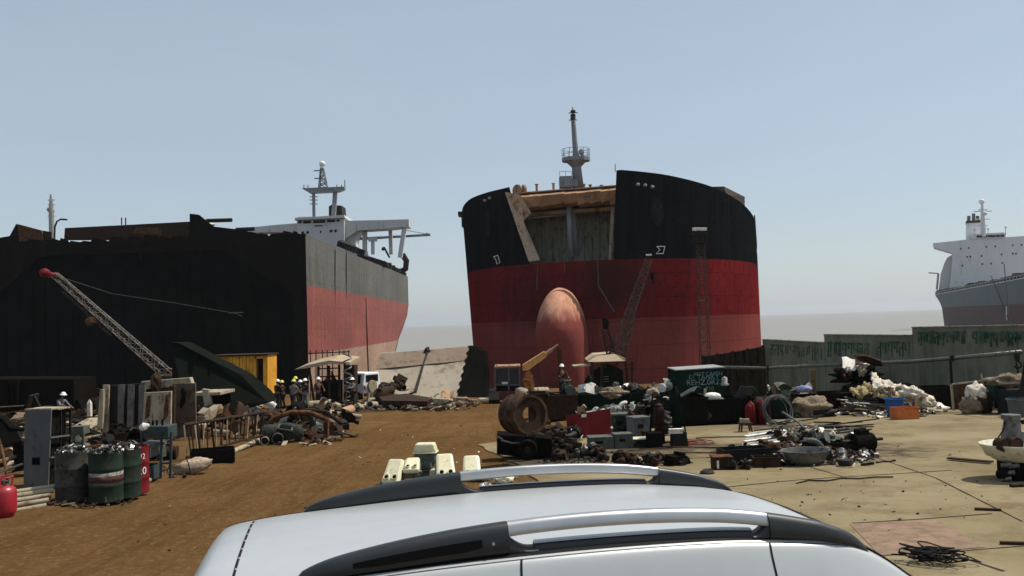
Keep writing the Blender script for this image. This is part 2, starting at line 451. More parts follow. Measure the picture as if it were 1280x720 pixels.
# slab joints and cracks: thin dark strips lying 4 mm proud of the slab
def strip(mb, pts, w, dz=.034):
    for a, c in zip(pts, pts[1:]):
        n = max(1, int((c-a).length/.25)); prev = None
        for i in range(n+1):
            p = a+(c-a)*(i/n); d = (c-a).normalized(); s = V((-d.y, d.x, 0))*w/2*(.7+.6*random.random())
            p1, p2 = p+s, p-s; p1.z = gz(p1.y)+dz; p2.z = gz(p2.y)+dz
            if prev: mb.add([prev[0], prev[1], p2, p1], [(0, 1, 2, 3)])
            prev = (p1, p2)
mb = MB()
for pts, w in [([(900, 612), (1000, 602), (1190, 590)], .05), ([(1065, 657), (1150, 652), (1240, 645)], .045), ([(1090, 572), (1170, 600), (1278, 655)], .03),
               ([(1180, 693), (1255, 718)], .05), ([(1120, 510), (1280, 530)], .03), ([(900, 560), (1010, 585), (1060, 600)], .03),
               ([(1060, 700), (1180, 694), (1280, 686)], .03), ([(860, 545), (1000, 535), (1140, 548)], .02)]:
    strip(mb, [G(*p) for p in pts], w)
o = mb.build('pavement_joint_lines', 'road_crack'); o['kind'] = 'structure'
mb = MB(); q = [G(1062, 658), G(1170, 653), G(1232, 688), G(1100, 698)]
mb.add([V((p.x, p.y, gz(p.y)+.036)) for p in q], [(0, 3, 2, 1)])
o = mb.build('pavement_steel_plate_patch', 'paving_pink'); o['kind'] = 'structure'

# ------------------------------------------------------------------ ship hull material
def hull_mat(name, col, rough=.5, dirt=(.06, .03, .02), amt=.3, streak_col=None, seam=.6, sc=1.0, plate=(9., 2.4), bright=None, patches=()):
    m, nt, b = nodes(name)
    tc = nt.nodes.new('ShaderNodeTexCoord')
    def mp(s):
        k = nt.nodes.new('ShaderNodeMapping'); k.inputs['Scale'].default_value = s; nt.links.new(tc.outputs['UV'], k.inputs[0]); return k.outputs[0]
    big = noise(nt, mp((.08, .12, 1)), 1.2*sc, 5, .6); st = noise(nt, mp((.9, .05, 1)), 1.5*sc, 6, .7); fn = noise(nt, mp((1, 1, 1)), 1.5, 7, .7)
    base = ramp(nt, big, [(.3, tuple(c*.75 for c in col)), (.7, tuple(c*1.25 for c in col))])
    base = mixc(nt, ramp(nt, st, [(.46, (0, 0, 0)), (.66, (.9, .9, .9))]), base, streak_col or tuple(c*.5 for c in col))
    if bright: base = mixc(nt, ramp(nt, noise(nt, mp((.7, .04, 1)), 2.3, 6, .7), [(.56, (0, 0, 0)), (.7, (.6, .6, .6))]), base, bright)
    t = .56-amt*.2
    base = mixc(nt, ramp(nt, fn, [(t, (0, 0, 0)), (t+.14, (.75, .75, .75))]), base, dirt)
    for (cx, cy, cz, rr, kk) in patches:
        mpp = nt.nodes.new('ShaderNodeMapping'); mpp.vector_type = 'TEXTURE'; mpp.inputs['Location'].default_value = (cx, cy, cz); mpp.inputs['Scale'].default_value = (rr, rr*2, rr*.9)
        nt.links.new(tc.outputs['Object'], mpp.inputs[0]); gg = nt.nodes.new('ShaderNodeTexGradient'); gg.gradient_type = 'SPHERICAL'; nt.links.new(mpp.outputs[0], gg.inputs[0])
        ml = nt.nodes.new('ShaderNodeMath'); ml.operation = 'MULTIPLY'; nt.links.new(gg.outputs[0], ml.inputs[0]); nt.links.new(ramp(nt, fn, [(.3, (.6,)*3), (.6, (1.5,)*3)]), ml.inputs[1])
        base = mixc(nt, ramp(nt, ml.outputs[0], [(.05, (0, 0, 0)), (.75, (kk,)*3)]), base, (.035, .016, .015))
    br = nt.nodes.new('ShaderNodeTexBrick'); nt.links.new(mp((1, 1, 1)), br.inputs[0])
    br.inputs['Scale'].default_value = 1; br.inputs['Mortar Size'].default_value = .035; br.inputs['Mortar Smooth'].default_value = .6
    br.inputs['Brick Width'].default_value = plate[0]; br.inputs['Row Height'].default_value = plate[1]
    br.inputs['Color1'].default_value = (1, 1, 1, 1); br.inputs['Color2'].default_value = (.9, .9, .9, 1); br.inputs['Mortar'].default_value = (1-seam,)*3+(1,)
    base = mixc(nt, 1.0, base, br.outputs[0], 'MULTIPLY')
    nt.links.new(base, b.inputs['Base Color']); b.inputs['Roughness'].default_value = rough
    h = nt.nodes.new('ShaderNodeMath'); h.operation = 'MULTIPLY_ADD'; h.inputs[1].default_value = .6
    nt.links.new(big, h.inputs[0]); nt.links.new(st, h.inputs[2]); bump(nt, b, h.outputs[0], .3, .25)
    MATS[name] = m
DARK_PATCHES = [(3.5, 0, 10.2, 5.0, .8), (-4.8, 1, 8.5, 5.5, .6)]  # rounded darker patches in the red hull colours near the bulb
hull_mat('hull_black', (.0045, .0055, .0075), .5, (.016, .014, .012), .25, (.012, .014, .017), .5)
hull_mat('hull_red', (.17, .014, .016), .6, (.06, .012, .012), .35, (.09, .012, .014), .5, patches=DARK_PATCHES)
hull_mat('hull_light_red', (.2, .047, .04), .7, (.16, .06, .05), .4, (.17, .035, .03), .5, bright=(.25, .09, .07), patches=DARK_PATCHES)
hull_mat('hull_grey', (.13, .13, .118), .7, (.09, .075, .06), .3, (.075, .072, .066), .35, plate=(12, 2.6), bright=(.17, .17, .16))
hull_mat('hull_faded_red', (.3, .09, .075), .65, (.14, .06, .045), .4, (.2, .06, .05), .35, plate=(12, 2.6), bright=(.4, .25, .21))
hull_mat('hull_pale', (.4, .27, .2), .7, (.22, .15, .11), .4, (.28, .17, .13), .3, plate=(12, 2.6), bright=(.48, .38, .31))
hull_mat('hull_blue_grey', (.022, .055, .07), .5, (.05, .06, .06), .3, (.04, .065, .08), .3, plate=(12, 2.6))
hull_mat('hull_maroon', (.045, .01, .01), .6, (.06, .03, .025), .4, (.05, .018, .018), .3, plate=(12, 2.6))
def bulb_mat():
    m, nt, b = nodes('bulb_orange'); tc = nt.nodes.new('ShaderNodeTexCoord'); sp = nt.nodes.new('ShaderNodeSeparateXYZ'); nt.links.new(tc.outputs['Object'], sp.inputs[0])
    v = coords(nt, (1, 1, .35), False); n1 = noise(nt, v, .9, 7, .7); n2 = noise(nt, v, 3, 7, .7)
    ad = nt.nodes.new('ShaderNodeMath'); ad.operation = 'MULTIPLY_ADD'; ad.inputs[1].default_value = 2.2; nt.links.new(n1, ad.inputs[0]); nt.links.new(sp.outputs[2], ad.inputs[2])
    mr = nt.nodes.new('ShaderNodeMapRange'); mr.inputs[1].default_value = BULB_Z+1.1; mr.inputs[2].default_value = BULB_Z+2.4; nt.links.new(ad.outputs[0], mr.inputs[0])
    sal = ramp(nt, n1, [(.3, (.36, .16, .1)), (.6, (.56, .29, .19)), (.75, (.66, .39, .27))])
    sal = mixc(nt, ramp(nt, n2, [(.52, (0, 0, 0)), (.66, (.7,)*3)]), sal, (.22, .085, .055))
    low = ramp(nt, n2, [(.3, (.16, .036, .03)), (.7, (.22, .055, .045))])
    nt.links.new(mixc(nt, mr.outputs[0], low, sal), b.inputs['Base Color']); b.inputs['Roughness'].default_value = .75; bump(nt, b, n1, .2, .1); MATS['bulb_orange'] = m
BULB_Z = 2.6-gz(84)
bulb_mat()

def grid_surface(mb, rows, uvs, m_of_row):
    n0 = len(mb.v); nr = len(rows); nc = len(rows[0])
    if mb.uv is None: mb.uv = []
    for r_, u_ in zip(rows, uvs):
        mb.v += r_; mb.uv += u_
    for i in range(nr-1):
        for j in range(nc-1):
            mb.f.append((n0+i*nc+j, n0+i*nc+j+1, n0+(i+1)*nc+j+1, n0+(i+1)*nc+j)); mb.m.append(m_of_row(i))

# ------------------------------------------------------------------ the bulk carrier bow ahead
YAW = radians(16.3); AX = V((sin(YAW), cos(YAW), 0)); RT = V((cos(YAW), -sin(YAW), 0)); STEM = V((6.0, 84, 0)); HB = 17.4; LEN = 60
def outline(u, z):
    k = max(0, min(1, (z+5)/22))
    S = 27-5*k
    a = abs(u)
    if a <= 1:
        s = S*(1-cos(a*pi/2)); b_ = HB*sin(a*pi/2)**(.92)
    else:
        s = S+(a-1)*LEN; b_ = HB
    s += 2.6*(1-k)*(1-min(1, a))  # raked stem
    b_ = math.copysign(b_, u)
    return STEM+AX*s+RT*b_+V((0, 0, z)), s, b_
TOPZ = [(-2, 14.6), (-1.05, 14.9), (-.8, 15.8), (-.5, 16.5), (-.25, 16.6), (0, 17), (.17, 17.35), (.33, 16.9), (.53, 16.1), (.7, 15.2), (.85, 14.4), (1.02, 13.7), (1.3, 13.3), (2.1, 13.1)]
def top_z(u):
    for (a, za), (b, zb) in zip(TOPZ, TOPZ[1:]):
        if u <= b: return za+(zb-za)*(u-a)/(b-a)
    return 13.1
Z1, Z2, ZB = 2.75, 8.6, -6.5
def arcs(us, z):
    out = [0]; prev = outline(us[0], z)[0]
    for u in us[1:]:
        p = outline(u, z)[0]; out.append(out[-1]+(p-prev).length); prev = p
    return out
mid = thing('cargo_ship', 'black and red bulk carrier beached bow on with its stem plating cut open', 'ship', STEM+V((0, 0, gz(84))))
um = 1+(1.0)
US = [-um, -1.5] + [i/24 for i in range(-24, 25)] + [1.5, um]
mb = MB()
zs = [ZB, -3, 0, Z1]; rows = [[outline(u, z)[0] for u in US] for z in zs]; uv = [[(a, z) for a in arcs(US, z)] for z in zs]
grid_surface(mb, rows, uv, lambda i: 0)
zs = [Z1, 4.5, 6.5, Z2]; rows = [[outline(u, z)[0] for u in US] for z in zs]; uv = [[(a, z) for a in arcs(US, z)] for z in zs]
grid_surface(mb, rows, uv, lambda i: 1)
def uof(b_): return math.asin(min(1, (abs(b_)/HB)**(1/.92)))*2/pi*(1 if b_ > 0 else -1)
for side in (-1, 1):
    rows = []; uv = []
    for k in range(9):
        t = k/8
        ue = uof(-4.7-1.9*t) if side < 0 else uof(3.9+.75*t)
        us = [ue+(side*um-ue)*(i/40)**1.3 for i in range(41)]
        if side < 0: us = us[::-1]
        row = []; ur = []; acc = 0; pv = None
        for u in us:
            z = Z2+(top_z(u)-Z2)*t; p = outline(u, z)[0]
            acc += (p-pv).length if pv else 0; pv = p
            row.append(p); ur.append((acc+side*50, z))
        rows.append(row); uv.append(ur)
    grid_surface(mb, rows, uv, lambda i: 2)
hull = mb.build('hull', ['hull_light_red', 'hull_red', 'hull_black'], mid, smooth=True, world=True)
import bmesh
bm_ = bmesh.new(); bm_.from_mesh(hull.data); bmesh.ops.remove_doubles(bm_, verts=bm_.verts, dist=.002); bm_.to_mesh(hull.data); bm_.free()
# deck
mb = MB(); dk = 15.9
pts = [outline(u, top_z(u))[0] for u in US]
pts = [V((p.x, p.y, min(dk, p.z-.9))) for p in pts]
ctr = STEM+AX*30; pts = [p-V(((p-ctr).x, (p-ctr).y, 0)).normalized()*.7 for p in pts]
cut = [p for p in pts if (p-STEM).dot(AX) > 2.5]
mb.prism(cut, (0, 0, -.15), (0, 0, 0))
mb.build('deck', 'rust', mid, world=True)
def L(s, b_, z): return STEM+AX*s+RT*b_+V((0, 0, z))
# closing bulkhead inside the opening and transom aft
mb = MB(); mb.prism([L(7, -12, Z2-.3), L(7, 11, Z2-.3), L(7, 11, 14.4), L(7, -12, 14.4)], (0, 0, 0), AX*.2)
for i in range(22):
    b_ = -9.5+i*.85; mb.box(L(6.93, b_, 11.4), (.16, .18, 5.6), rotm(0, 0, -YAW))
mb.build('bulkhead', pm('bulkhead_olive', (.24, .235, .19), .8, 0, .3, (.12, .1, .07), .4, 1.2, streak=.3), mid, world=True)
mb = MB(); mb.prism([L(83, -HB, ZB), L(83, HB, ZB), L(83, HB, 14), L(83, -HB, 14)], (0, 0, 0), AX*.2)
mb.build('transom_plate', 'soot_steel', mid, world=True)
mb = MB(); mb.prism([L(1.5, -5.5, Z2-.25), L(1.5, 4.8, Z2-.25), L(7, 11, Z2-.25), L(7, -12, Z2-.25)], (0, 0, -.1), (0, 0, 0))
mb.build('lower_deck', 'rust_dark', mid, world=True)
# torn deck edge: a run of sagging plates, knuckled so the upper faces catch the sun
mb = MB(); prevb = None
random.seed(4)
bs = [-6.6, -5.2, -3.6, -2.2, -.9, .4, 1.6, 2.8, 3.7, 4.6]
for b0, b1 in zip(bs, bs[1:]):
    zt = 15.95+random.uniform(-.04, .06); zb_ = random.choice([14.35, 14.5, 14.4, 14.1]); o_ = random.uniform(.5, .8)
    ring0 = [L(2.6, b0, zt), L(1.5-o_*.3, b0, zt-.5), L(1.9, b0, zb_), L(3.4, b0, zb_-.1), L(4.6, b0, zt-.2)]
    ring1 = [L(2.6, b1+.02, zt), L(1.5-o_*.3, b1+.02, zt-.45), L(1.9, b1+.02, zb_+.2), L(3.4, b1+.02, zb_), L(4.6, b1+.02, zt-.2)]
    n = 5; mb.add(ring0+ring1, [(i, (i+1) % n, n+(i+1) % n, n+i) for i in range(n)]+[tuple(range(n)), tuple(range(n, 2*n))[::-1]])
mb.box(L(3.2, -1, 16.05), (11, 2.2, .12), rotm(0, 0, -YAW)); mb.box(L(4.2, -1, 14.05), (12, .3, .35), rotm(.1, 0, -YAW))
mb.build('deck_edge', 'rust_light', mid, world=True)
mb = MB()
mb.prism([P(631, 240, 86), P(650, 243, 86), P(664, 266, 86.5), P(654, 276, 87), P(675, 325, 87), P(661, 327, 86)], (0, .0, 0), (0.05, .5, 0))
mb.build('web_frame', pm('web_beige', (.45, .36, .27), .75, 0, .2, (.25, .15, .09), .4, .7), mid, world=True); mb = MB()
mb.prism([P(766, 232, 86), P(770, 231, 86), P(764, 325, 86), P(761, 325, 86)], (0, 0, 0), (0, .4, 0))
mb.build('web_frame', pm('web_beige', (.45, .36, .27), .75, 0, .2, (.25, .15, .09), .4, .7), mid, world=True)
mb = MB()
mb.cyl(P(711, 254, 87.5), P(714, 322, 87.5), .3, n=10); mb.build('pillar', 'mast_paint', mid, world=True, smooth=True)
mb = MB(); mb.cyl(P(717, 262, 89), P(721, 320, 89), .25, n=10); mb.build('pillar', 'mast_paint', mid, world=True, smooth=True)
mb = MB(); mb.cyl(P(640, 275, 89), P(765, 262, 89), .1, n=8); mb.build('pipe', 'mast_paint', mid, world=True)
# bulbous bow
mb = MB(); bz = .2
q = Matrix((RT, AX, V((0, 0, 1)))).transposed()
c = L(-1.2, -1.0, 1.6)
vs = MB().ell((0, 0, 0), (2.35, 4.6, 4.2), None, 40, 24, sq=1.0)
for p in vs.v:
    k = max(0, -p.z/4.2); pass
    rd_ = math.hypot(p.x/2.35, p.y/4.6)
    if p.z < 0 and rd_ > .01: p.x /= rd_; p.y /= rd_; kk = min(1, k*1.4); p.y = p.y*(1-.35*kk)+1.6*kk
    if p.z > 0: p.x *= 1-.1*(p.z/4.2); p.y *= 1-.1*(p.z/4.2); p.z *= 1.04
    p.z = p.z if p.z > 0 else p.z*2.0
for f in vs.f:
    z = sum(vs.v[i].z for i in f)/4
    mb.m.append(0 if z > .4 else 1)
    mb.f.append(f)
mb.v = [q @ p + c for p in vs.v]; mb.uv = [(p.x*3, p.z) for p in mb.v]
mb.build('bulbous_bow', 'bulb_orange', mid, smooth=True, world=True)
# flared hawse bolsters and anchors' pockets
for px, py in ((620, 288), (791, 274)):
    mb = MB(); u = -0.36 if px < 700 else .29
    p = outline(u, 13.3)[0]; n_ = V((p.x-STEM.x-AX.x*12, p.y-STEM.y-AX.y*12, 0)).normalized()
    mb.ell(p+n_*.05, (.8, .16, 1.6), rotm(0, 0, atan2(n_.y, n_.x)+pi/2), 18, 10)
    mb.build('hawse_bolster', pm('bolster', (.012, .015, .022), .4, 0, .2), mid, smooth=True, world=True)
for px, py, Yd in ((606, 251, None), (612, 248, None), (797, 231, None), (806, 232, None), (815, 234, None)):
    mb = MB(); lo, hi = 84, 125
    # find the depth where the ray meets the plating
    best = min([(abs((outline(u/60, 15.5)[0]-P(px, py, outline(u/60, 15.5)[0].y)).length), u/60) for u in range(-60, 60)])
    p = P(px, py, outline(best[1], 15.5)[0].y); p.y -= .25
    mb.ell(p, (.2, .1, .16), None, 12, 6); mb.build('fairlead_sky', 'pale_grey', mid, smooth=True, world=True)  # pale colour stands in for bright sky showing through the fairlead openings
# draught emblems painted as thin raised lines
def hull_pt(px, py, z):
    best = min([((outline(u/200, z)[0]-P(px, py, outline(u/200, z)[0].y)).length, u/200) for u in range(-200, 200)])
    return P(px, py, outline(best[1], z)[0].y-.12)
for pts in ([(822, 308), (831, 308), (829, 317), (820, 317), (825, 312), (821, 308)], [(617, 321), (622, 319), (625, 328), (621, 330), (620, 325), (617, 321)]):
    mb = MB()
    q = [hull_pt(a, b_, 9.8 if a > 700 else 9.2) for a, b_ in pts]; mb.tube(q, .045, 4)
    mb.build('hull_mark', 'white_paint', mid, world=True)
# mast with platform
mt = MB(); base = L(9, 1.0, 15.9); 
a = P(723, 236, base.y); b_ = P(716.5, 150, base.y); tip = P(716, 134, base.y)
mt.tube([a, P(720.3, 205, base.y), P(719.5, 190, base.y), b_, tip], [.62, .5, .32, .24, .1], 12)
mto = mt.build('mast', 'mast_paint', mid, smooth=True, world=True)
mb = MB(); c = P(720, 199, base.y)
mb.prism([c+V((1.55*cos(t), 1.2*sin(t), 0)) for t in [i*pi/6 for i in range(12)]], (0, 0, -.25), (0, 0, .15)); mb.cyl(c-V((0, 0, .9)), c-V((0, 0, .2)), .5, 1.2, 12)
for i in range(12):
    t = i*pi/6; p = c+V((1.5*cos(t), 1.15*sin(t), 0)); mb.cyl(p, p+V((0, 0, 1.1)), .03, n=5)
for h in (.55, 1.1): mb.tube([c+V((1.5*cos(t), 1.15*sin(t), h)) for t in [i*pi/12 for i in range(24)]], .03, 5, close=True)
mb.ell(c+V((.6, -.3, .7)), (.3, .3, .4), None, 10, 6)
plat = mb.build('mast_platform', 'mast_paint', mid, world=True)
mb = MB()
for py, w_ in ((150, .45), (146, .3), (141, .5)): p = P(716.3, py, base.y); mb.cyl(p-V((w_, 0, 0)), p+V((w_, 0, 0)), .05, n=5); mb.cyl(p, p+V((0, 0, .25)), .28, n=8)
mb.build('mast_light', 'dark_steel', mid, world=True)
mb = MB()
c = P(707, 228, 92); mb.box(c, (1.35, 1.3, 1.2)); mb.box(c+V((.95, 0, -.15)), (.7, 1, .8))
for dx in (-.65, 0, .65):
    mb.cyl(c+V((dx, -.6, .6)), c+V((dx, -.6, 1.1)), .03, n=5)
mb.cyl(c+V((-.65, -.6, 1.1)), c+V((.65, -.6, 1.1)), .03, n=5)
mb.build('deck_house', 'mast_paint', mid, world=True, bevel=.04)
for px in (647, 655):
    mb = MB(); p = P(px, 238, 90); mb.lathe([(0, -.12), (.62, -.12), (.62, .12), (.5, .12), (.5, -.02), (0, -.02)], p, rotm(0, pi/2, .3 if px > 650 else .9), 18)
    mb.build('winch_drum', 'rust_light', mid, world=True)
for px, h in ((671, .5), (692, .6), (730, .5), (738, .45), (752, .4)):
    mb = MB(); p = P(px, 237, 89); mb.cyl(p-V((0, 0, .3)), p+V((0, 0, h)), .13, n=8); mb.cyl(p+V((0, 0, h)), p+V((0, 0, h+.08)), .2, n=8)
    mb.build('bollard', 'rust_light', mid, world=True)
# side platform aft on the right, with supports, railing
mb = MB(); y0, y1 = 100, 109
mb.prism([P(866, 234, y0), P(905, 233, y0), P(931, 246, y1), P(931, 258, y1), P(908, 243, y0), P(866, 243, y0)], (0, 0, 0), (-2.2, 4.5, 0))
mb.build('wing_platform', 'rust_dark' if False else pm('wing_brown', (.1, .085, .065), .8, 0, .3, (.05, .035, .025), .4, .8), mid, world=True)
mb = MB()
for px in (874, 890): mb.beam(P(px, 262, 102), P(px, 240, 102), .9, .4)
mb.beam(P(870, 252, 103), P(892, 252, 103), .2)
mb.build('platform_support', 'rust_dark', mid, world=True)
mb = MB(); prevp = None
for i in range(15):
    u = 1.02+.55*i/14; p = outline(u, 0)[0]; p.z = top_z(u); mb.cyl(p, p+V((0, 0, 1.3)), .09, n=5)
    if prevp: mb.cyl(prevp+V((0, 0, 1.1)), p+V((0, 0, 1.1)), .035, n=5)
    prevp = p
mb.build('railing', 'dark_steel', mid, world=True)
mb = MB(); p = P(579, 268, 106)
mb.box(p, (1.2, 2, .5)); mb.box(p+V((.1, 0, -.9)), (.6, 1.4, 1.4)); mb.build('side_bracket', 'dark_steel', mid, world=True)
# hanging chains down the bow
for a_, c_ in (((672, 328), (671, 362)), ((705, 327), (706, 342)), ((747, 326), (748, 357)), ((748, 357), (768, 390)), ((769, 215), (769, 205)), ((800, 218), (793, 215))):
    mb = MB(); p = hull_pt(*a_, 8) if a_[1] > 300 else P(*a_, 86); q_ = hull_pt(*c_, 6) if a_[1] > 300 else P(*c_, 86)
    mb.cyl(p, q_, .045, n=5); mb.build('hanging_chain', 'grey_steel', mid, world=True)
# ------------------------------------------------------------------ the half-cut ship on the left
YN, YF = 90.0, 182.0; XS = -21.7; XP = -58
lef = thing('cargo_ship', 'half dismantled grey and faded red ship with its midship cut face open and sooty', 'ship', (-38, YN, gz(YN)))
def sx(Y, z):
    t = max(0, (Y-140)/42); lz = max(0, min(1, (6.5-z)/11))
    return XS - t*t*(.5+4.5*lz**1.3)
mb = MB(); Ys = [YN+i*2.0 for i in range(47)]
def zt(Y): return 12.7+.5*(Y-YN)/(YF-YN)*max(0, (Y-YN)/(YF-YN))
for zs, mi in (([-8, -5, -2.5, 0], 2), ([0, 2.5, 5, 7.3], 1), ([7.3, 10, None], 0)):
    rows = []; uv = []
    for z in zs:
        rows.append([V((sx(Y, z if z is not None else 13), Y, z if z is not None else zt(Y))) for Y in Ys]); uv.append([(Y, z if z is not None else 13) for Y in Ys])
    grid_surface(mb, rows, uv, lambda i, mi=mi: mi)
mb.build('hull', ['hull_grey', 'hull_faded_red', 'hull_pale'], lef, smooth=True, world=True)
mb = MB(); mb.add([(XP, YF, -8), (sx(YF, -8), YF, -8), (sx(YF, 0), YF, 0), (sx(YF, 7), YF, 7), (sx(YF, 13), YF, 13.1), (XP, YF, 13.1)], [(0, 1, 2, 3, 4, 5)])
mb.add([(XP, YN, -8), (XP, YF, -8), (XP, YF, 13.1), (XP, YN, 12.7)], [(0, 1, 2, 3)])
mb.build('stern_plating', 'hull_grey', lef, world=True)
mb = MB(); mb.prism([(XS-.05, YN+.2, 12.55), (XS-.05, 150, 12.55), (XS-.6, YF, 12.7), (XP, YF, 12.7), (XP, YN+.2, 12.55)], (0, 0, -.2), (0, 0, 0)); mb.build('deck', 'rust_dark', lef, world=True)
# cut face: double sides, upper wing tanks, recessed corrugated bulkhead
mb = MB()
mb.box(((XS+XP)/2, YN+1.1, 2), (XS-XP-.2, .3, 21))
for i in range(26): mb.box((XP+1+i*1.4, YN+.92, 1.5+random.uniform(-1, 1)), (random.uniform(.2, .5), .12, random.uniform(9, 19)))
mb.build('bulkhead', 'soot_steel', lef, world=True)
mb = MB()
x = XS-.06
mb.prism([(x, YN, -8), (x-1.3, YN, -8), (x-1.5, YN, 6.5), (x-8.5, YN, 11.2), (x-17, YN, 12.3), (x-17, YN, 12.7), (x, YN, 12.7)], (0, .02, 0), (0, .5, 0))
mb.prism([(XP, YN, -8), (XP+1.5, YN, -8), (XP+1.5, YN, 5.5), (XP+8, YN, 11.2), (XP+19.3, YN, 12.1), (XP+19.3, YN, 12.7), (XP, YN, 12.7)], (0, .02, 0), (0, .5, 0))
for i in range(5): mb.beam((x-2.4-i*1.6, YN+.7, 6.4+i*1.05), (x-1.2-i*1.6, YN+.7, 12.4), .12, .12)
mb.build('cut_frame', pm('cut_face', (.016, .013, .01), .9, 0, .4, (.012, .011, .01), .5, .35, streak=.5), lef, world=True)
mb = MB(); pts = [(x-8, YN+.9, 11), (x-17, YN+.9, 11.9), (x-27, YN+.9, 11.6)]
for i in range(5):
    mb.box((XP+6+i*6.3, YN+.6, 11.4), (.25, .6, 1.6))
mb.box(((XS+XP)/2, YN+.25, 11.9), (XS-XP-3, .3, 1.1))
mb.build('deck_girder', 'cut_face', lef, world=True)
random.seed(2); mb = MB(); xx = XP
while xx < XS-.6:
    w_ = random.uniform(.5, 2.2); h_ = random.uniform(.05, .55); mb.prism([V((xx, YN+.1, 12.6)), V((min(XS, xx+w_), YN+.1, 12.6)), V((min(XS, xx+w_*.8), YN+.1, 12.7+h_*random.random())), V((xx+w_*.2, YN+.1, 12.7+h_))], (0, 0, 0), (0, .15, 0)); xx += w_*.9
mb.build('ragged_edge', 'cut_face', lef, world=True)
def wallpart(name, pts, Y, th, mat): mb = MB(); mb.prism([P(a_, b_, Y) for a_, b_ in pts], (0, 0, 0), (0, th, 0)); return mb.build(name, mat, lef, world=True)
wallpart('hatch_coaming', [(80, 300), (81, 285), (160, 281), (237, 277), (238, 300)], 93, .4, 'rust_dark')
wallpart('burnt_plate', [(165, 292), (170, 285), (200, 284), (203, 294)], 92.9, .05, 'rust')
wallpart('torn_deck_plate', [(237, 300), (237, 267), (247, 268), (266, 283), (300, 287), (330, 294), (330, 305)], 92, .6, 'cut_face')
wallpart('torn_deck_plate', [(322, 306), (340, 292), (362, 290), (383, 294), (383, 310)], 94, .6, 'cut_face')
wallpart('torn_deck_plate', [(-30, 320), (-30, 302), (12, 295), (20, 280), (58, 296), (75, 301), (80, 320)], 94, .6, 'cut_face')
wallpart('rusty_plate', [(22, 280), (52, 288), (54, 300), (24, 302)], 93.5, .1, 'rust')
wallpart('rusty_plate', [(53, 288), (64, 290), (64, 300), (54, 300)], 93.6, .1, 'rust_dark')
mb = MB(); mb.cyl(P(258, 276, 93), P(290, 275, 93), .22, n=10); mb.build('pipe', 'dark_steel', lef, world=True)
mb = MB(); mb.cyl(P(295, 287, 94), P(318, 286, 94), .22, n=10); mb.build('pipe', 'dark_steel', lef, world=True)
mb = MB(); mb.ell(P(258, 281, 94), (1.0, .5, .25), None, 10, 6, lump=.5); mb.build('cable_bundle', 'white_scrap', lef, world=True)
mb = MB()
for dx in (152, 157): mb.cyl(P(dx, 281, 94), P(dx, 272, 94), .07, n=5)
mb.build('bollard', 'dark_steel', lef, world=True)
mb = MB(); Y = 150
mb.tube([P(65, 300, Y), P(64, 262, Y), P(63.5, 243, Y)], [.5, .42, .15], 8)
for py in (250, 256, 264, 270): p = P(64, py, Y); mb.cyl(p-V((.6, 0, 0)), p+V((.6, 0, 0)), .09, n=5)
mb.ell(P(61.5, 262, Y), (.45, .4, .4), None, 8, 5)
mb.build('signal_mast', 'pale_grey', lef, world=True, smooth=False)
mb = MB(); Y = 95; mb.tube([P(68, 300, Y), P(68.5, 284, Y), P(71, 277, Y), P(76, 274, Y), P(82, 274.5, Y)], .1, 6); mb.box(P(81, 274.6, Y), (.55, .2, .14)); mb.build('deck_lamp_post', 'dark_steel', lef, world=True)
# superstructure, Y about 160
Y = 160
wh = pm('ship_white', (.5, .51, .5), .6, 0, .1, (.3, .28, .24), .2, .25, streak=.3, bmp=.05)
def slabp(name, pts, Y, th, mat='ship_white', parent=None, bev=0): mb = MB(); mb.prism([P(a_, b_, Y) for a_, b_ in pts], (0, 0, 0), (0, th, 0)); return mb.build(name, mat, parent or lef, world=True, bevel=bev)
RM['house_tmp'] = Matrix()
house = slabp('deck_house', [(371, 360), (371, 275), (373, 271), (428, 270), (430, 277), (430, 360)], Y, 10)
slabp('bridge_roof', [(368, 275), (369, 272), (400, 270.5), (430, 268.5), (431, 272), (400, 273.5)], Y-.6, 9)
def win(px0, py0, px1, py1, Y, par, name='window'):
    mb = MB(); mb.prism([P(px0, py1, Y), P(px1, py1-.4, Y), P(px1, py0-.4, Y), P(px0, py0, Y)], (0, -.06, 0), (0, .3, 0))
    vs = mb.build(name, 'grease_black', None); 
    vs.parent = par; vs.matrix_parent_inverse = RM[lef.name].inverted() if par is lef else RM[lef.name].inverted(); return vs
for a_ in ((373, 276, 377, 279.5), (379, 276, 389, 279.5), (391.5, 275.4, 406.5, 279), (409, 274.8, 419, 278), (421, 274.4, 424.5, 277.3), (377, 289.5, 380, 292.5), (383, 289.2, 386, 292.3), (412, 287.5, 415.5, 290.5), (418, 287.2, 421, 290.2), (400, 288.5, 401.6, 291.5), (393, 281.6, 403, 283)):
    win(*a_, Y, house)
slabp('bridge_wing', [(300, 287), (306, 285), (345, 281), (371, 279), (371, 292), (345, 290), (300, 291)], Y+1, 4)
slabp('bridge_wing', [(430, 276), (480, 275), (511, 274), (511, 283), (480, 286), (447, 288), (430, 300)], Y+1, 4)
slabp('lower_house', [(428, 360), (428, 300), (432, 290), (440, 286.5), (448, 288), (443, 294), (441, 302), (445, 318), (450, 330), (450, 360)], Y+2, 6)
mb = MB(); mb.tube([P(452, 284, Y+3), P(456, 290, Y+3), (P(456, 312, Y+3)), P(458, 330, Y+3)], [1.1, .6, .55, .9], 4); mb.build('wing_support', wh, lef, world=True)
mb = MB(); mb.beam(P(506, 282, Y+2), P(500, 322, Y+2), 1.0, .8); mb.build('wing_support', wh, lef, world=True)
mb = MB(); mb.beam(P(488, 285, Y+5), P(489, 318, Y+5), .7, .7); mb.build('wing_support', wh, lef, world=True)
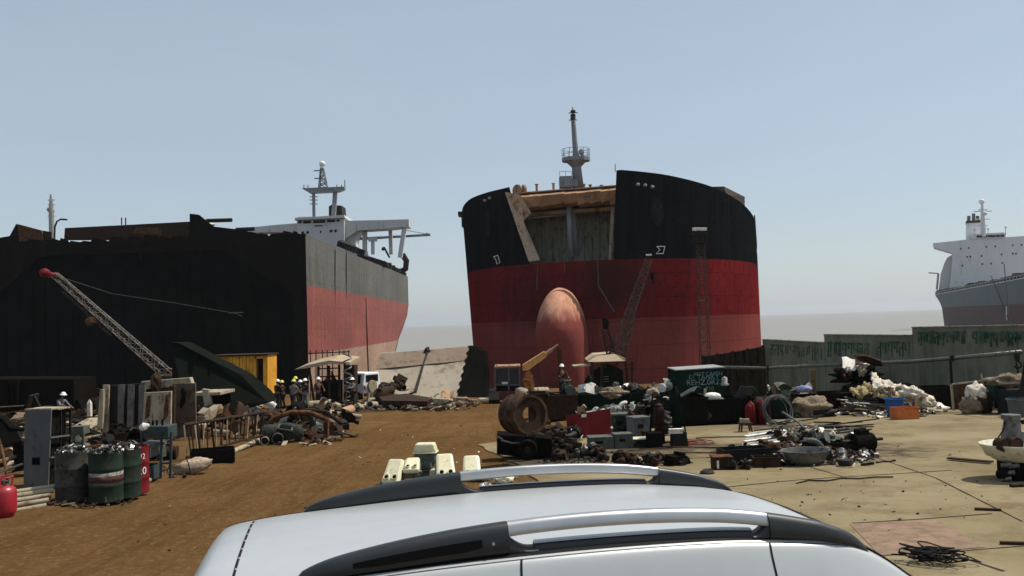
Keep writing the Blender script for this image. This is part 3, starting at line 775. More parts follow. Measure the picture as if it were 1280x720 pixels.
mb = MB(); mb.cyl(P(466, 296, Y+3), P(466, 318, Y+3), .35, n=8); mb.box(P(466, 299, Y+3), (1.6, 1, .8)); mb.build('vent_post', wh, lef, world=True)
mb = MB(); mb.beam(P(438, 299, Y+8), P(478, 297, Y+8), .5); mb.beam(P(478, 297, Y+8), P(538, 293.5, Y+8), .45); mb.cyl(P(498, 286, Y+8), P(536, 293, Y+8), .07, n=4); mb.cyl(P(534, 291, Y+8), P(534, 294.5, Y+8), .2, n=5)
mb.build('crane_jib', 'mast_paint', lef, world=True)
mb = MB()
for (x0, y0_, x1, y1_) in ((428, 305, 452, 316), (452, 322, 480, 330)):
    for i in range(7):
        t = i/7; p = P(x0+(x1-x0)*t, y0_+(y1_-y0_)*t, 150-i); mb.box(p, (1.4, 2, 1.0), rotm(.2, .3, .1*i))
mb.build('lifeboat_davit', 'dark_steel', lef, world=True)
mb = MB()
for i in range(16):
    t = i/15; Yp = 150+i*2; p = V((sx(Yp, 13)-.7, Yp, 13.1)); mb.box(p+V((0, 0, .5)), (random.uniform(.4, 1.2), 1.2, random.uniform(.6, 1.6)), rotm(0, 0, i))
mb.build('deck_fittings', 'dark_steel', lef, world=True)
mb = MB(); mb.beam(P(480, 309, 168), P(487, 322, 168), .35); mb.beam(P(480, 309, 168), P(478, 313, 168), .5); mb.build('hose_crane', 'dark_steel', lef, world=True); mb = MB(); mb.tube([P(503, 318, 172), P(508, 326, 172), P(507, 336, 172), P(500, 340, 172)], .6, 8)
mb.build('hose_crane', 'dark_steel', lef, world=True)
slabp('funnel', [(411, 272), (411, 258), (414, 256), (427, 257), (428, 271)], Y+6, 4, 'dark_steel')
mb = MB()
mb.beam(P(392.5, 272, Y+3), P(392, 241, Y+3), .5); mb.beam(P(417, 270, Y+3), P(419, 240, Y+3), .75)
mb.prism([P(378, 236, Y+3), P(431, 234, Y+3), P(431, 237, Y+3), P(424, 240, Y+3), P(388, 242, Y+3)], (0, -.8, 0), (0, .8, 0))
for px in (380, 385, 421, 427, 431): mb.cyl(P(px, 236, Y+3), P(px, 231 if px != 431 else 225, Y+3), .1, n=4)
for py in (246, 250, 255): mb.cyl(P(387, py, Y+3), P(397, py, Y+3), .09, n=4)
mast = mb.build('mast', 'mast_paint', lef, world=True)
mb = MB(); mb.lattice(P(404, 235, Y+3), P(402.5, 210, Y+3), 1.5, .5, 5, .11, up=(0, 1, 0)); mb.cyl(P(392, 213.5, Y+3), P(403, 213, Y+3), .12, n=4); mb.cyl(P(393, 223, Y+3), P(404, 223, Y+3), .12, n=4); mb.build('lattice_topmast', 'mast_paint', lef, world=True)
mb = MB(); mb.ell(P(402.8, 205, Y+3), (.6, .6, .6), None, 14, 9); mb.cyl(P(402.6, 212, Y+3), P(402.7, 207, Y+3), .32, .42, n=10); mb.build('radome', 'white_paint', lef, world=True, smooth=True)
# ropes and seams running down the lit side
for px, py0, py1 in ((419, 312, 480), (457, 372, 478), (433, 316, 470)):
    Yr = None
    lo, hi = YN, YF
    for _ in range(40):
        md_ = (lo+hi)/2
        if P(px, 380, md_).x < XS: hi, lo = (hi, md_) if False else (md_, lo)
        else: lo = md_
        if P(px, 380, md_).x < XS: pass
    Yr = XS*FPX/(px-640)
    mb = MB(); mb.cyl(P(px, py0, Yr-.25), P(px-1 if px != 457 else px+4, py1, Yr-.25), .06 if px != 457 else .09, n=5); mb.build('mooring_rope', 'dark_steel', lef, world=True)

# ------------------------------------------------------------------ the white-housed ship on the right
rs_a = V((195, 400, 0)); rs_b = V((140, 225, 0)); ra = (rs_b-rs_a).normalized(); rn = V((ra.y, -ra.x, 0))
if rn.x < 0: rn = -rn
rig = thing('cargo_ship', 'blue grey and maroon ship with tall white deckhouse beyond the concrete wall', 'ship', (rs_a.x, rs_a.y, SEAZ))
Lr = (rs_b-rs_a).length
def RS(t, off, z): return rs_a+ra*(t)+rn*off+V((0, 0, z))
mb = MB(); ts = [-3, 0, 4, 8, 14, 22, 32, 50, 80, 120, Lr, Lr+40]
def off(t, z):
    lz = max(0, min(1, (9-z)/15)); k = max(0, 1-(t+3)/38)
    return 4*k**2.2 + lz*11*k
def rtop(t): return 8.7+2.0*max(0, t/185)
def rdt(z): return max(0, (9-z))*.4
for zs, mi in (([-8, -2, 1, 3.3], 1), ([3.3, 6, None], 0)):
    rows = []; uv = []
    for z in zs:
        zz = 9 if z is None else z
        rows.append([RS(t+rdt(zz)*max(0, 1-(t+3)/50), off(t, zz), rtop(t) if z is None else z) for t in ts]); uv.append([(t, zz) for t in ts])
    grid_surface(mb, rows, uv, lambda i, mi=mi: mi)
mb.build('hull', ['hull_blue_grey', 'hull_maroon'], rig, smooth=True, world=True)
mb = MB(); dkp = [RS(t, off(t, 12)+.3, rtop(t)-.3) for t in ts]; mb.prism(dkp+[RS(Lr+40, 33, 10), RS(-3, 33, 8.2)], (0, 0, -.3), (0, 0, 0)); mb.build('deck', 'dark_steel', rig, world=True)
mb = MB(); mb.prism([RS(-3, off(-3, 12)-.0, 8.6), RS(-3, 33, 8.6), RS(4, 33, -8), RS(8, off(8, -8), -8)], (0, 0, 0), ra*.2); mb.prism([RS(-3, 33, 8.5), RS(Lr+40, 33, 10), RS(Lr+40, 33, -8), RS(0, 33, -8)], (0, 0, 0), rn*.2)
mb.build('stern_plating', 'hull_blue_grey', rig, world=True)
mb = MB()
for i in range(40):
    t = 2+i*4.6
    if t > Lr+36: break
    mb.box(RS(t, off(t, 12)+1.2, rtop(t)+.8+random.uniform(-.2, .3)), (1.8, 3.6, random.uniform(1.2, 2.2)), rotm(0, 0, atan2(ra.y, ra.x)+pi/2))
mb.build('deck_pipework', 'dark_steel', rig, world=True)
mb = MB(); prev = None
for i in range(50):
    t = -2+i*4; p = RS(t, off(t, 12)+.1, rtop(t)); mb.cyl(p, p+V((0, 0, 1.1)), .06, n=4)
    if prev: mb.cyl(prev+V((0, 0, 1.1)), p+V((0, 0, 1.1)), .05, n=4); mb.cyl(prev+V((0, 0, .1)), p+V((0, 0, .1)), .16, n=4, m=0)
    prev = p
mb.build('railing', 'ship_white', rig, world=True)
Y = 372
def sr(name, pts, Y, th, mat='ship_white2', dx=0):
    mb = MB(); mb.prism([P(a_, b_, Y) for a_, b_ in pts], (0, 0, 0), (th*.5, th, 0)); return mb.build(name, mat, rig, world=True)
pm('ship_white2', (.6, .61, .62), .6, 0, .06, (.4, .4, .38), .15, .15, streak=.3, bmp=.02)
rh = sr('deck_house', [(1187, 368), (1191, 316), (1167, 309), (1166, 304), (1190, 301.5), (1208, 299.5), (1208, 298.5), (1225, 296.5), (1252, 295), (1257, 296.5), (1310, 293), (1345, 294), (1345, 356), (1310, 366)], Y, 12)
sr('wheelhouse', [(1214, 299), (1215, 293.5), (1217, 292.5), (1254, 290.5), (1257, 291.5), (1257, 297)], Y-.5, 6)
fn_ = sr('funnel', [(1208, 299), (1208, 278), (1224, 276.5), (1228, 277), (1228, 298)], Y+6, 8)
sr('funnel_band', [(1207.6, 279), (1207.6, 276), (1227.5, 275), (1228.4, 278)], Y+5.7, 8.4, 'dark_steel')
for px, py in ((1211, 270), (1217, 267), (1222, 270)):
    mb = MB(); mb.cyl(P(px, 278, Y+9), P(px, py, Y+9), .75, n=8); mb.build('exhaust_pipe', 'grey_steel', rig, world=True)
mb = MB(); mb.tube([P(1229, 296, Y), P(1228, 262, Y), P(1227.5, 252, Y)], [1.2, .7, .3], 8)
for py, w_ in ((282, 2.2), (274, 3.2), (264, 4), (262, 2)): p = P(1228.5, py, Y); mb.cyl(p-V((w_, 0, 0)), p+V((w_, 0, 0)), .25, n=5)
mb.ell(P(1230, 267, Y), (1.4, 1.4, 1.0), None, 8, 6)
rm_ = mb.build('mast', 'ship_white2', rig, world=True)
mb = MB(); mb.ell(P(1227, 252, Y), (1.2, 1.2, 1.2), None, 12, 8); mb.build('radome', 'white_paint', rig, world=True, smooth=True)
mb = MB()
for px, py in ((1218, 287), (1235, 286), (1257, 284)): mb.cyl(P(px, 294, Y), P(px, py, Y), .2, n=5); mb.ell(P(px, py, Y), (.6, .6, .5), None, 8, 5)
mb.build('bridge_antenna', 'ship_white2', rig, world=True)
for i, a_ in enumerate([(1220, 294.5, 1226, 297), (1227, 294.3, 1233, 296.8), (1234, 294, 1243, 296.5), (1244, 293.7, 1249, 296.2), (1250, 293.4, 1254, 296)]+[(x_, y_, x_+1.8, y_+2) for x_, y_ in ((1200, 310), (1210, 309), (1232, 307.5), (1243, 307), (1265, 305.5), (1276, 305), (1208, 320), (1212, 319.7), (1226, 319), (1251, 317), (1265, 316), (1269, 316), (1202, 331), (1227, 329), (1238, 328.5), (1252, 327.5), (1290, 315), (1300, 304), (1297, 325))]):
    w_ = MB(); w_.prism([P(a_[0], a_[3], Y), P(a_[2], a_[3], Y), P(a_[2], a_[1], Y), P(a_[0], a_[1], Y)], (0, -.8 if i < 5 else -.12, 0), (0, .2, 0))
    w_.build('window', 'grease_black', rig, world=True)
sr('afterdeck_house', [(1173, 364), (1176, 342), (1180, 330), (1184, 322), (1191, 318), (1191, 364)], Y+8, 10)
mb = MB(); mb.beam(P(1161, 341, 395), P(1173, 342, 395), .5); mb.beam(P(1173, 342, 395), P(1171, 362, 395), .7); mb.build('stern_davit', 'pale_grey', rig, world=True)
mb = MB()
p0 = P(1201, 0, 1)
def onhull(px, py, t0=None):
    best = None
    for i in range(400):
        t = i*.5; z = None
        p = RS(t, off(t, 10), 10); q_ = P(px, py, p.y); e = abs(p.x-q_.x)
        if best is None or e < best[0]: best = (e, q_)
    return best[1]+V((-.6, -.6, 0))
mb.cyl(onhull(1240, 345), onhull(1262, 400), .12, n=4); mb.build('mooring_rope', 'dark_steel', rig, world=True)
mb = MB(); mb.cyl(onhull(1259, 383), onhull(1259.5, 400), .2, n=4); mb.build('draught_mark', 'white_paint', rig, world=True)
# ------------------------------------------------------------------ helpers for yard clutter
LABELS = {}
def gp(px, py, dz=0.0):
    p = G(px, py); s = .03 if (p.x > slab_left(p.y) and p.y < 46) else 0
    return V((p.x, p.y, gz(p.y)+s+dz))
def gy(px, Y, dz=0.0):
    p = P(px, 400, Y); s = .03 if (p.x > slab_left(Y) and Y < 46) else 0
    return V((p.x, Y, gz(Y)+s+dz))
def lumps(mb, c, r, seed, lump=.5, n=16, k=10): return mb.ell(c, r, None, n, k, lump=lump, seed=seed)

# ---- stepped concrete wall with faded green lettering
def cwall():
    m, nt, b = nodes('wall_concrete'); v = coords(nt, (1, 1, 1), False)
    big = noise(nt, v, .5, 6, .65); v2 = coords(nt, (1.5, 1.5, .25), False); st = noise(nt, v2, 1.6, 6, .7)
    c = ramp(nt, big, [(.3, (.12, .12, .09)), (.7, (.205, .205, .16))])
    c = mixc(nt, ramp(nt, st, [(.46, (0, 0, 0)), (.68, (.85,)*3)]), c, (.075, .075, .055))
    nt.links.new(c, b.inputs['Base Color']); b.inputs['Roughness'].default_value = .9; bump(nt, b, big, .3, .03); MATS['wall_concrete'] = m
cwall()
WY = [(953, 42.0), (1030, 38.5), (1140, 34.2), (1282, 30.0), (1500, 25)]
def wallY(px):
    for (a, ya), (c, yc) in zip(WY, WY[1:]):
        if px <= c: return ya+(yc-ya)*(px-a)/(c-a)
    return 25
wl = thing('concrete_wall', 'stepped grey concrete wall with faded green lettering behind the scrap yard', 'wall', gy(1140, 34.2))
mb = MB()
for (p0, t0, p1, t1) in ((953, 425, 1030, 429), (1030, 419, 1140, 420), (1140, 410, 1282, 407.5), (1282, 407.5, 1500, 401)):
    a = P(p0, t0, wallY(p0)); c = P(p1, t1, wallY(p1)); n_ = V((-(c-a).y, (c-a).x, 0)).normalized()*.3
    a0 = V((a.x, a.y, gz(a.y)-.3)); c0 = V((c.x, c.y, gz(c.y)-.3)); mb.prism([a0, c0, c, a], (0, 0, 0), n_)
mb.build('wall_panel', 'wall_concrete', wl, world=True)
mb = MB()
for (p0, t0, p1, t1) in ((953, 425, 1030, 429), (1030, 419, 1140, 420), (1140, 410, 1282, 407.5)):
    a = P(p0, t0, wallY(p0)); c = P(p1, t1, wallY(p1)); n_ = V((-(c-a).y, (c-a).x, 0)).normalized()
    mb.prism([a, c, c+V((0, 0, .05)), a+V((0, 0, .05))], -n_*.04, n_*.34)
mb.build('coping', pm('coping', (.2, .19, .15), .9, 0, .2), wl, world=True)
random.seed(21)
mb = MB()
def on_wall(px, py):
    for (pa, ya), (pb, yb) in zip(WY, WY[1:]):
        if px <= pb or pb == WY[-1][0]:
            a, c = P(pa, 420, ya), P(pb, 420, yb); break
    d = P(px, py, 1)-CAM; n_ = V((-(c-a).y, (c-a).x, 0)).normalized()
    t = (a-CAM).dot(n_)/d.dot(n_); return CAM+d*t-n_*.012
def stroke(pts, w=.045):
    q = [on_wall(*p) for p in pts]
    for a, c in zip(q, q[1:]):
        d = (c-a).normalized(); s = d.cross(V((0, -1, 0))).normalized()*w
        mb.add([a-s, c-s, c+s, a+s], [(0, 1, 2, 3)])
for (x0, x1, y0, y1, h) in ((963, 1028, 431, 436, 16), (1034, 1090, 429, 430, 18), (1096, 1138, 428, 428, 20), (1147, 1212, 416, 416, 16), (1216, 1278, 416, 416, 18)):
    x = x0
    while x < x1-4:
        w_ = random.uniform(4, 7); t = (x-x0)/(x1-x0); yt = y0+(y1-y0)*t+random.uniform(-.5, .5); hh = h*random.uniform(.6, 1.0)
        stroke([(x-.5, yt), (x+w_+.5, yt)], .045)               # head line of each letter
        k = random.random()
        stroke([(x+w_*.8, yt), (x+w_*.8, yt+hh)], .045)
        if k < .35: stroke([(x+w_*.1, yt+1), (x+w_*.1, yt+hh*.5), (x+w_*.8, yt+hh*.55)])
        elif k < .6: stroke([(x+w_*.2, yt+hh*.9), (x+w_*.1, yt+hh*.4), (x+w_*.8, yt+hh*.3)])
        elif k < .8: stroke([(x+w_*.1, yt+hh*.25), (x+w_*.5, yt+hh*.45), (x+w_*.2, yt+hh*.7), (x+w_*.8, yt+hh*.9)])
        else: stroke([(x+w_*.4, yt), (x+w_*.3, yt+hh)])
        if k > .7: stroke([(x+w_*.6, yt-3), (x+w_, yt)])
        x += w_+random.uniform(.6, 2.2)
mb.build('painted_lettering', pm('wall_green', (.025, .085, .05), .95, 0, .3, (.12, .125, .095), .5, 1.6, bmp=0), wl, world=True)

# long pipe line across the wall
pl = thing('pipeline', 'long thin pipe carried across the face of the concrete wall', 'pipe', gy(1100, 33))
mb = MB(); pts = [P(880, 458.5, 41), P(953, 460, 41.0), P(1050, 455.5, 36.9), P(1140, 452, 33.2), P(1200, 447, 31.4), P(1277, 440, 29.3)]
mb.tube(pts, .075, 8); mb.build('pipe', 'grey_steel', pl, world=True, smooth=True)
for px, py, Y in ((960, 460, 40.6), (1092, 455, 35), (1190, 448, 31.6)):
    mb = MB(); p = P(px, py, Y); mb.beam((p.x, p.y+.12, gz(Y)), p+V((0, .12, 0)), .07); mb.box(p, (.12, .1, .22)); mb.build('pipe_clamp', 'dark_steel', pl, world=True)
# dark sheet fence between ship and wall
fn = thing('sheet_fence', 'tall dark rusty steel sheet fence joining the concrete wall by the bow', 'fence', gy(910, 44))
xs = [878, 896, 915, 934, 953]
tp = [446, 443, 440, 437, 433]
for i in range(4):
    mb = MB(); Y = 46-i*1; a = P(xs[i]+.5, tp[i], Y); c = P(xs[i+1]-.5, tp[i+1], Y-.9); a0 = V((a.x, a.y, gz(a.y)-.2)); c0 = V((c.x, c.y, gz(c.y)-.2))
    mb.prism([a0, c0, c, a], (0, 0, 0), (0, .05, 0)); 
    for k in range(1, 6):
        t = k/6; q = a+(c-a)*t; mb.box((q.x, q.y-.03, (q.z+gz(q.y))/2), (.05, .05, q.z-gz(q.y)))
    mb.build('sheet_panel', 'fence_sheet' if 'fence_sheet' in MATS else pm('fence_sheet', (.05, .045, .03), .85, 0, .4, (.02, .015, .01), .5, 1.5, streak=.3), fn, world=True)
for i in range(5):
    mb = MB(); Y = 45.7-i; p = P(xs[i], tp[i]-1.5, Y); mb.box((p.x, p.y-.1, (p.z+gz(Y))/2), (.14, .14, p.z-gz(Y))); mb.build('fence_post', 'rust_dark', fn, world=True)

# tilted pale hull block lying beyond the haul road, dark end plate towards the bow
hb = thing('hull_block', 'big pale cut hull block lying tilted between the two ships', 'hull section', gy(520, 62))
A = [P(475, 441, 67), P(587, 432, 67), P(571, 498, 61.5), P(461, 492, 61.5)]
Mid = [P(535, 436.5, 67), P(519, 496, 61.5)]
bk = V((.4, 2.2, -1.4))
mb = MB(); mb.prism([A[3], Mid[1]-V((.03, 0, 0)), Mid[0]-V((.03, 0, 0)), A[0]], (0, 0, 0), bk); mb.build('shell_plate', pm('hullblock', (.3, .26, .2), .75, 0, .12, (.2, .16, .11), .35, .4, streak=.5), hb, world=True)
mb = MB(); mb.prism([Mid[1]+V((.03, 0, 0)), A[2], A[1], Mid[0]+V((.03, 0, 0))], (0, -.02, 0), bk); mb.build('shell_plate', 'hullblock', hb, world=True)
def lerp(a, c, t): return a+(c-a)*t
mb = MB(); mb.prism([lerp(A[0], A[3], .02), lerp(A[1], A[2], .02), lerp(A[1], A[2], .3), lerp(A[0], A[3], .42)], (0, -.06, 0), (0, -.02, 0)); mb.build('paint_band', pm('hullblock_band', (.2, .15, .11), .8, 0, .15, (.13, .095, .07), .4, .5), hb, world=True)
mb = MB(); random.seed(12); pts = []
for i in range(15): t = i/14; p = lerp(A[1], A[2], t); pts.append(p+V((-.12+.22*(i % 2), -.15, 0)))
pts += [P(606, 498, 61.2), P(607, 470, 63.5), P(604, 440, 66.5), P(596, 435, 66.8)]
mb.prism(pts, (0, 0, 0), (.3, .5, 0)); mb.build('end_plate', 'soot_steel', hb, world=True)
mb = MB(); mb.tube([P(535, 437, 66.8), P(533, 444, 66), P(529, 456, 65), P(519, 490, 61.7)], .08, 6); mb.ell(P(534, 441, 66.5), (.28, .2, .45), None, 10, 6, lump=.4); mb.build('rope', 'dark_steel', hb, world=True)

# ---- left: dark tilted plate, yellow cabin, sheds
sp = thing('hull_plate', 'huge sooty plate sloping down beside the yellow cabin', 'steel plate', gy(265, 44))
mb = MB(); mb.prism([P(214, 428, 42), P(224, 429, 42), P(262, 449, 43), P(300, 468, 44), P(326, 490, 45), P(334, 502, 45), P(300, 512, 44), P(232, 512, 42), P(216, 500, 42)], (0, 0, 0), (.3, .9, 0))
mb.build('plate', pm('dark_plate', (.014, .018, .015), .75, 0, .3, (.02, .018, .014), .35, .7), sp, world=True)
mb = MB()
for t in (.2, .4, .6, .8): 
    a = lerp(P(224, 430, 41.9), P(322, 490, 44.9), t); mb.beam(a, (a.x-.8, a.y-.1, gz(a.y)), .1)
mb.build('stiffener', 'dark_plate', sp, world=True)
yc = thing('site_cabin', 'yellow corrugated steel cabin with an open dark doorway at the left ship', 'cabin', gy(302, 62))
Y = 62
def boxpart(par, name, px0, py0, px1, py1, Y, th, mat, bev=0):
    mb = MB(); mb.prism([P(px0, py1, Y), P(px1, py1, Y), P(px1, py0, Y), P(px0, py0, Y)], (0, 0, 0), (0, th, 0)); return mb.build(name, mat, par, world=True, bevel=bev)
wallm = MB()
for i in range(13):
    px = 266+i*4.2; wallm.prism([P(px, 500, Y), P(px+3.6, 500, Y), P(px+3.6, 446-.1*i, Y), P(px, 446.2-.1*i, Y)], (0, -.04 if i % 2 else 0, 0), (0, 2.4, 0))
wallm.prism([P(329, 500, Y), P(334.5, 500, Y), P(334.5, 444, Y), P(329, 444.3, Y)], (0, 0, 0), (0, 2.4, 0)); wallm.prism([P(318, 445.5, Y), P(330, 445, Y), P(330, 448, Y), P(318, 448.5, Y)], (0, 0, 0), (0, 2.4, 0))
wallm.build('cabin_wall', 'yellow_paint', yc, world=True)
boxpart(yc, 'doorway', 319.5, 447, 329, 500, Y+.4, .1, 'grease_black')
mb = MB(); mb.prism([P(264, 446, Y), P(336, 444, Y), P(336, 442.3, Y), P(264, 444.2, Y)], (0, -.2, 0), (0, 2.7, 0)); mb.build('cabin_roof', 'rust_dark', yc, world=True)
boxpart(yc, 'sign_board', 282, 454, 291, 460, Y-.06, .03, 'rust_dark')

sh = thing('scrap_hut', 'low hut of beige posts and planks under the sooty sloping plate', 'hut', gy(262, 36))
Y = 36
mb = MB(); mb.prism([P(240, 491, Y), P(276, 490, Y), P(276, 493.5, Y), P(240, 495, Y)], (0, -.1, 0), (0, 1.8, 0)); mb.build('roof_plank', 'beige_paint', sh, world=True)
for pts in ([(240, 495), (243, 495), (242, 529), (240, 529)], [(254, 486), (262, 487), (267, 526), (260, 527)]):
    mb = MB(); mb.prism([P(*p, Y) for p in pts], (0, -.15, 0), (0, .15, 0)); mb.build('post', 'beige_paint', sh, world=True)
mb = MB(); mb.prism([P(243, 495, Y), P(276, 494, Y), P(280, 526, Y), P(243, 528, Y)], (0, 1.2, 0), (0, 1.3, 0)); mb.build('back_panel', 'grease_black', sh, world=True)

# standing cut panels
def panel(name, label, pts, Y, th, mat, cat='steel panel', ribs=0, ribmat='grey_steel', extra=None):
    c = sum((P(*p, Y) for p in pts), V())/len(pts)
    t = thing(name, label, cat, (c.x, Y, gz(Y)))
    mb = MB(); mb.prism([P(*p, Y) for p in pts], (0, 0, 0), (0, th, 0)); mb.build('plate', mat, t, world=True, bevel=.01)
    return t
t = panel('bulkhead_cutting', 'dark ribbed bulkhead panel standing upright beside the beige plate', [(126, 546), (131, 482), (180, 479), (182, 548), (140, 550)], 29, .12, 'dark_steel')
for px in (132, 151, 163, 177):
    mb = MB(); mb.beam(P(px, 547, 28.9), P(px+1, 481, 28.9), .09, .2); mb.build('rib', 'grey_steel' if px > 150 else 'beige_paint', t, world=True)
mb = MB(); mb.prism([P(125, 487, 28.6), P(129, 487, 28.6), P(128, 536, 28.6), P(121, 537, 28.6)], (0, 0, 0), (0, .15, 0)); mb.build('flange', 'beige_paint', t, world=True)
t = panel('bulkhead_cutting', 'beige steel plate with two rusty streaks standing near the teal bench', [(180, 491), (214, 489), (213, 545), (177, 548)], 27.5, .1, 'beige_paint')
for pts in ([(184, 495), (188, 494), (186, 520), (181, 524), (182, 510)], [(207, 494), (211, 493), (210, 518), (204, 526), (205, 510)]):
    mb = MB(); mb.prism([P(*p, 27.45) for p in pts], (0, 0, 0), (0, .04, 0)); mb.build('rust_streak', 'rust', t, world=True)
t = panel('bulkhead_cutting', 'brown steel plate with a curved slot standing right of the beige plate', [(215, 479), (244, 479), (245, 546), (214, 548)], 28.3, .1, pm('brown_steel', (.16, .12, .08), .8, 0, .25, (.08, .05, .03), .4, 1.5))
mb = MB(); mb.prism([P(*p, 28.2) for p in ((228, 484), (232, 490), (231, 503), (226, 511), (224, 505), (227, 496), (226, 489))], (0, 0, 0), (0, .05, 0)); mb.build('slot', 'grease_black', t, world=True)
mb = MB(); mb.prism([P(*p, 28.0) for p in ((213.5, 482), (219, 482), (218, 546), (213, 547))], (0, -.1, 0), (0, .1, 0)); mb.build('edge_beam', 'rust_dark', t, world=True)
t = panel('bulkhead_cutting', 'pale grey plate leaning behind the tops of the standing panels', [(176, 477), (237, 472), (240, 481), (178, 487)], 30.5, .3, 'beige_paint')
mb = MB(); mb.ell(P(195, 478, 30), (.2, .2, .35), None, 10, 6, lump=.4); mb.build('bracket', 'rust_dark', t, world=True)

# grey cabinet with open shelves
cb = thing('grey_cabinet', 'tall battered grey locker, side open, next to the oil drums', 'cabinet', gy(60, 17.5))
Y = 17.2
mb = MB(); mb.prism([P(29, 611, Y), P(60, 609, Y), P(64, 512, Y), P(31, 513, Y)], (0, 0, 0), (0, .04, 0)); fr = mb.build('front_panel', 'grey_paint', cb, world=True, bevel=.008)
mb = MB(); mb.prism([P(40, 581, Y-.02), P(49, 581, Y-.02), P(49, 572, Y-.02), P(40, 572, Y-.02)], (0, 0, 0), (0, .02, 0)); mb.build('vent_opening', 'grease_black', cb, world=True)
mb = MB(); mb.prism([P(31, 513, Y), P(64, 512, Y), P(88, 510, Y+.9), P(55, 510, Y+.9)], (0, 0, 0), (0, 0, .03)); mb.build('top_panel', 'beige_paint', cb, world=True)
mb = MB(); mb.prism([P(62, 609, Y+.04), P(86, 602, Y+.85), P(87, 512, Y+.85), P(65, 513, Y+.04)], (-.12, .05, 0), (-.1, .05, 0)); mb.build('back_panel', 'grease_black', cb, world=True)
for py in (547, 572):
    mb = MB(); mb.beam(P(63, py, Y), P(87, py-3, Y+.85), .03, .03); mb.build('shelf', 'grey_paint', cb, world=True)
mb = MB(); mb.beam(P(75, 610, Y+.5), P(76, 512, Y+.5), .03); mb.beam(P(87, 602, Y+.85), P(88, 511, Y+.85), .04); mb.build('frame', 'dark_steel', cb, world=True)
cb2 = thing('open_shelf_unit', 'small grey-green shelf unit standing right behind the grey locker', 'shelf unit', gy(90, 19))
mb = MB(); Y = 19
mb.prism([P(75, 545, Y), P(104, 543, Y), P(104, 533, Y), (P(82, 534, Y))], (0, 0, 0), (0, .3, 0)); mb.build('top', 'olive_grey', cb2, world=True)
for px in (76, 92, 104): mb = MB(); mb.beam(P(px, 600, Y), P(px, 540, Y), .05); mb.build('post', 'olive_grey', cb2, world=True)
for py in (562, 585): mb = MB(); mb.beam(P(76, py, Y), P(104, py-2, Y), .04, .3); mb.build('shelf', 'olive_grey', cb2, world=True)

# oil drums
def drum(loc, rz, mat, label, group, band=None, fill=None, h=.88, r=.29, lay=None, num=None, bm='cream_plastic'):
    t = thing('oil_drum', label, 'drum', loc, rz, group)
    mb = MB(); prof = [(0, 0), (r*.96, 0), (r, .015), (r, .03), (r*.985, .05)]
    for k in (1, 2): z = h*k/3; prof += [(r*.985, z-.03), (r*1.015, z-.01), (r*1.015, z+.01), (r*.985, z+.03)]
    prof += [(r*.985, h-.04), (r, h-.02), (r, h), (r*.96, h), (r*.95, h-.06), (0, h-.06)]
    mb.lathe(prof, n=28); mb.build('drum_shell', mat, t, auto=35)
    if band:
        for z0, z1, mm in band:
            mb = MB(); mb.lathe([(r*.987, z0), (r*.99, z0), (r*.99, z1), (r*.987, z1)], n=28); mb.build('painted_band', mm, t, smooth=True)
    if fill:
        random.seed(fill)
        mb = MB()
        for i in range(90):
            a = random.uniform(0, 2*pi); rr = r*.95*sqrt(random.random()); z = h-.05+.13*(1-(rr/r)**2)+random.uniform(0, .03)
            mb.box((rr*cos(a), rr*sin(a), z), (random.uniform(.02, .09), random.uniform(.02, .06), random.uniform(.008, .04)), rotm(random.uniform(-1, 1), random.uniform(-1, 1), random.uniform(0, 3)))
        f = mb.build('scrap_filling', ['dark_steel', 'bright_steel', 'grey_steel', 'dark_steel'], t); f.data.polygons.foreach_set('material_index', [((k//6)*7//3) % 4 for k in range(len(f.data.polygons))]); f['kind'] = 'stuff'
    if num:
        for txt, z, sz in num:
            m_, vs, fs = text_mb(txt, sz)
            q = [V(((r*1.02)*sin(p.x/r), -(r*1.02)*cos(p.x/r)-.0 + (p.y)*.2, z+p.z)) for p in vs]
            m_.add(q, fs); m_.build('painted_number', 'white_paint', t)
    return t
DG = 'oil drums beside the grey locker'
pm('drum_grey', (.075, .08, .072), .6, .1, .25, (.05, .035, .025), .4, 5); pm('drum_green', (.022, .042, .03), .55, 0, .3, (.07, .05, .03), .35, 5)
pm('band_white', (.3, .3, .26), .7, 0, .25, (.1, .1, .08), .4, 6); pm('band_red', (.2, .03, .03), .7, 0, .3, (.15, .12, .1), .4, 6)
drum(gp(91, 626), .3, 'drum_grey', 'grey dented oil drum filled with offcuts beside the tall locker', DG, fill=3, h=.9)
drum(gp(133, 626), .2, 'drum_green', 'dark green oil drum with red and white band, heaped with shiny scrap', DG, band=[(.3, .53, 'band_white'), (.35, .47, 'band_red')], fill=5)
drum(gy(153, 15.9), .0, 'drum_green', 'plain green oil drum half hidden behind the banded green drum', DG, fill=8)
drum(gy(163.5, 16.4), 1.0, 'red_paint', 'red oil drum with white painted numbers at the end of the drum row', DG, num=[('20', .36, .2), ('92', .65, .15)])
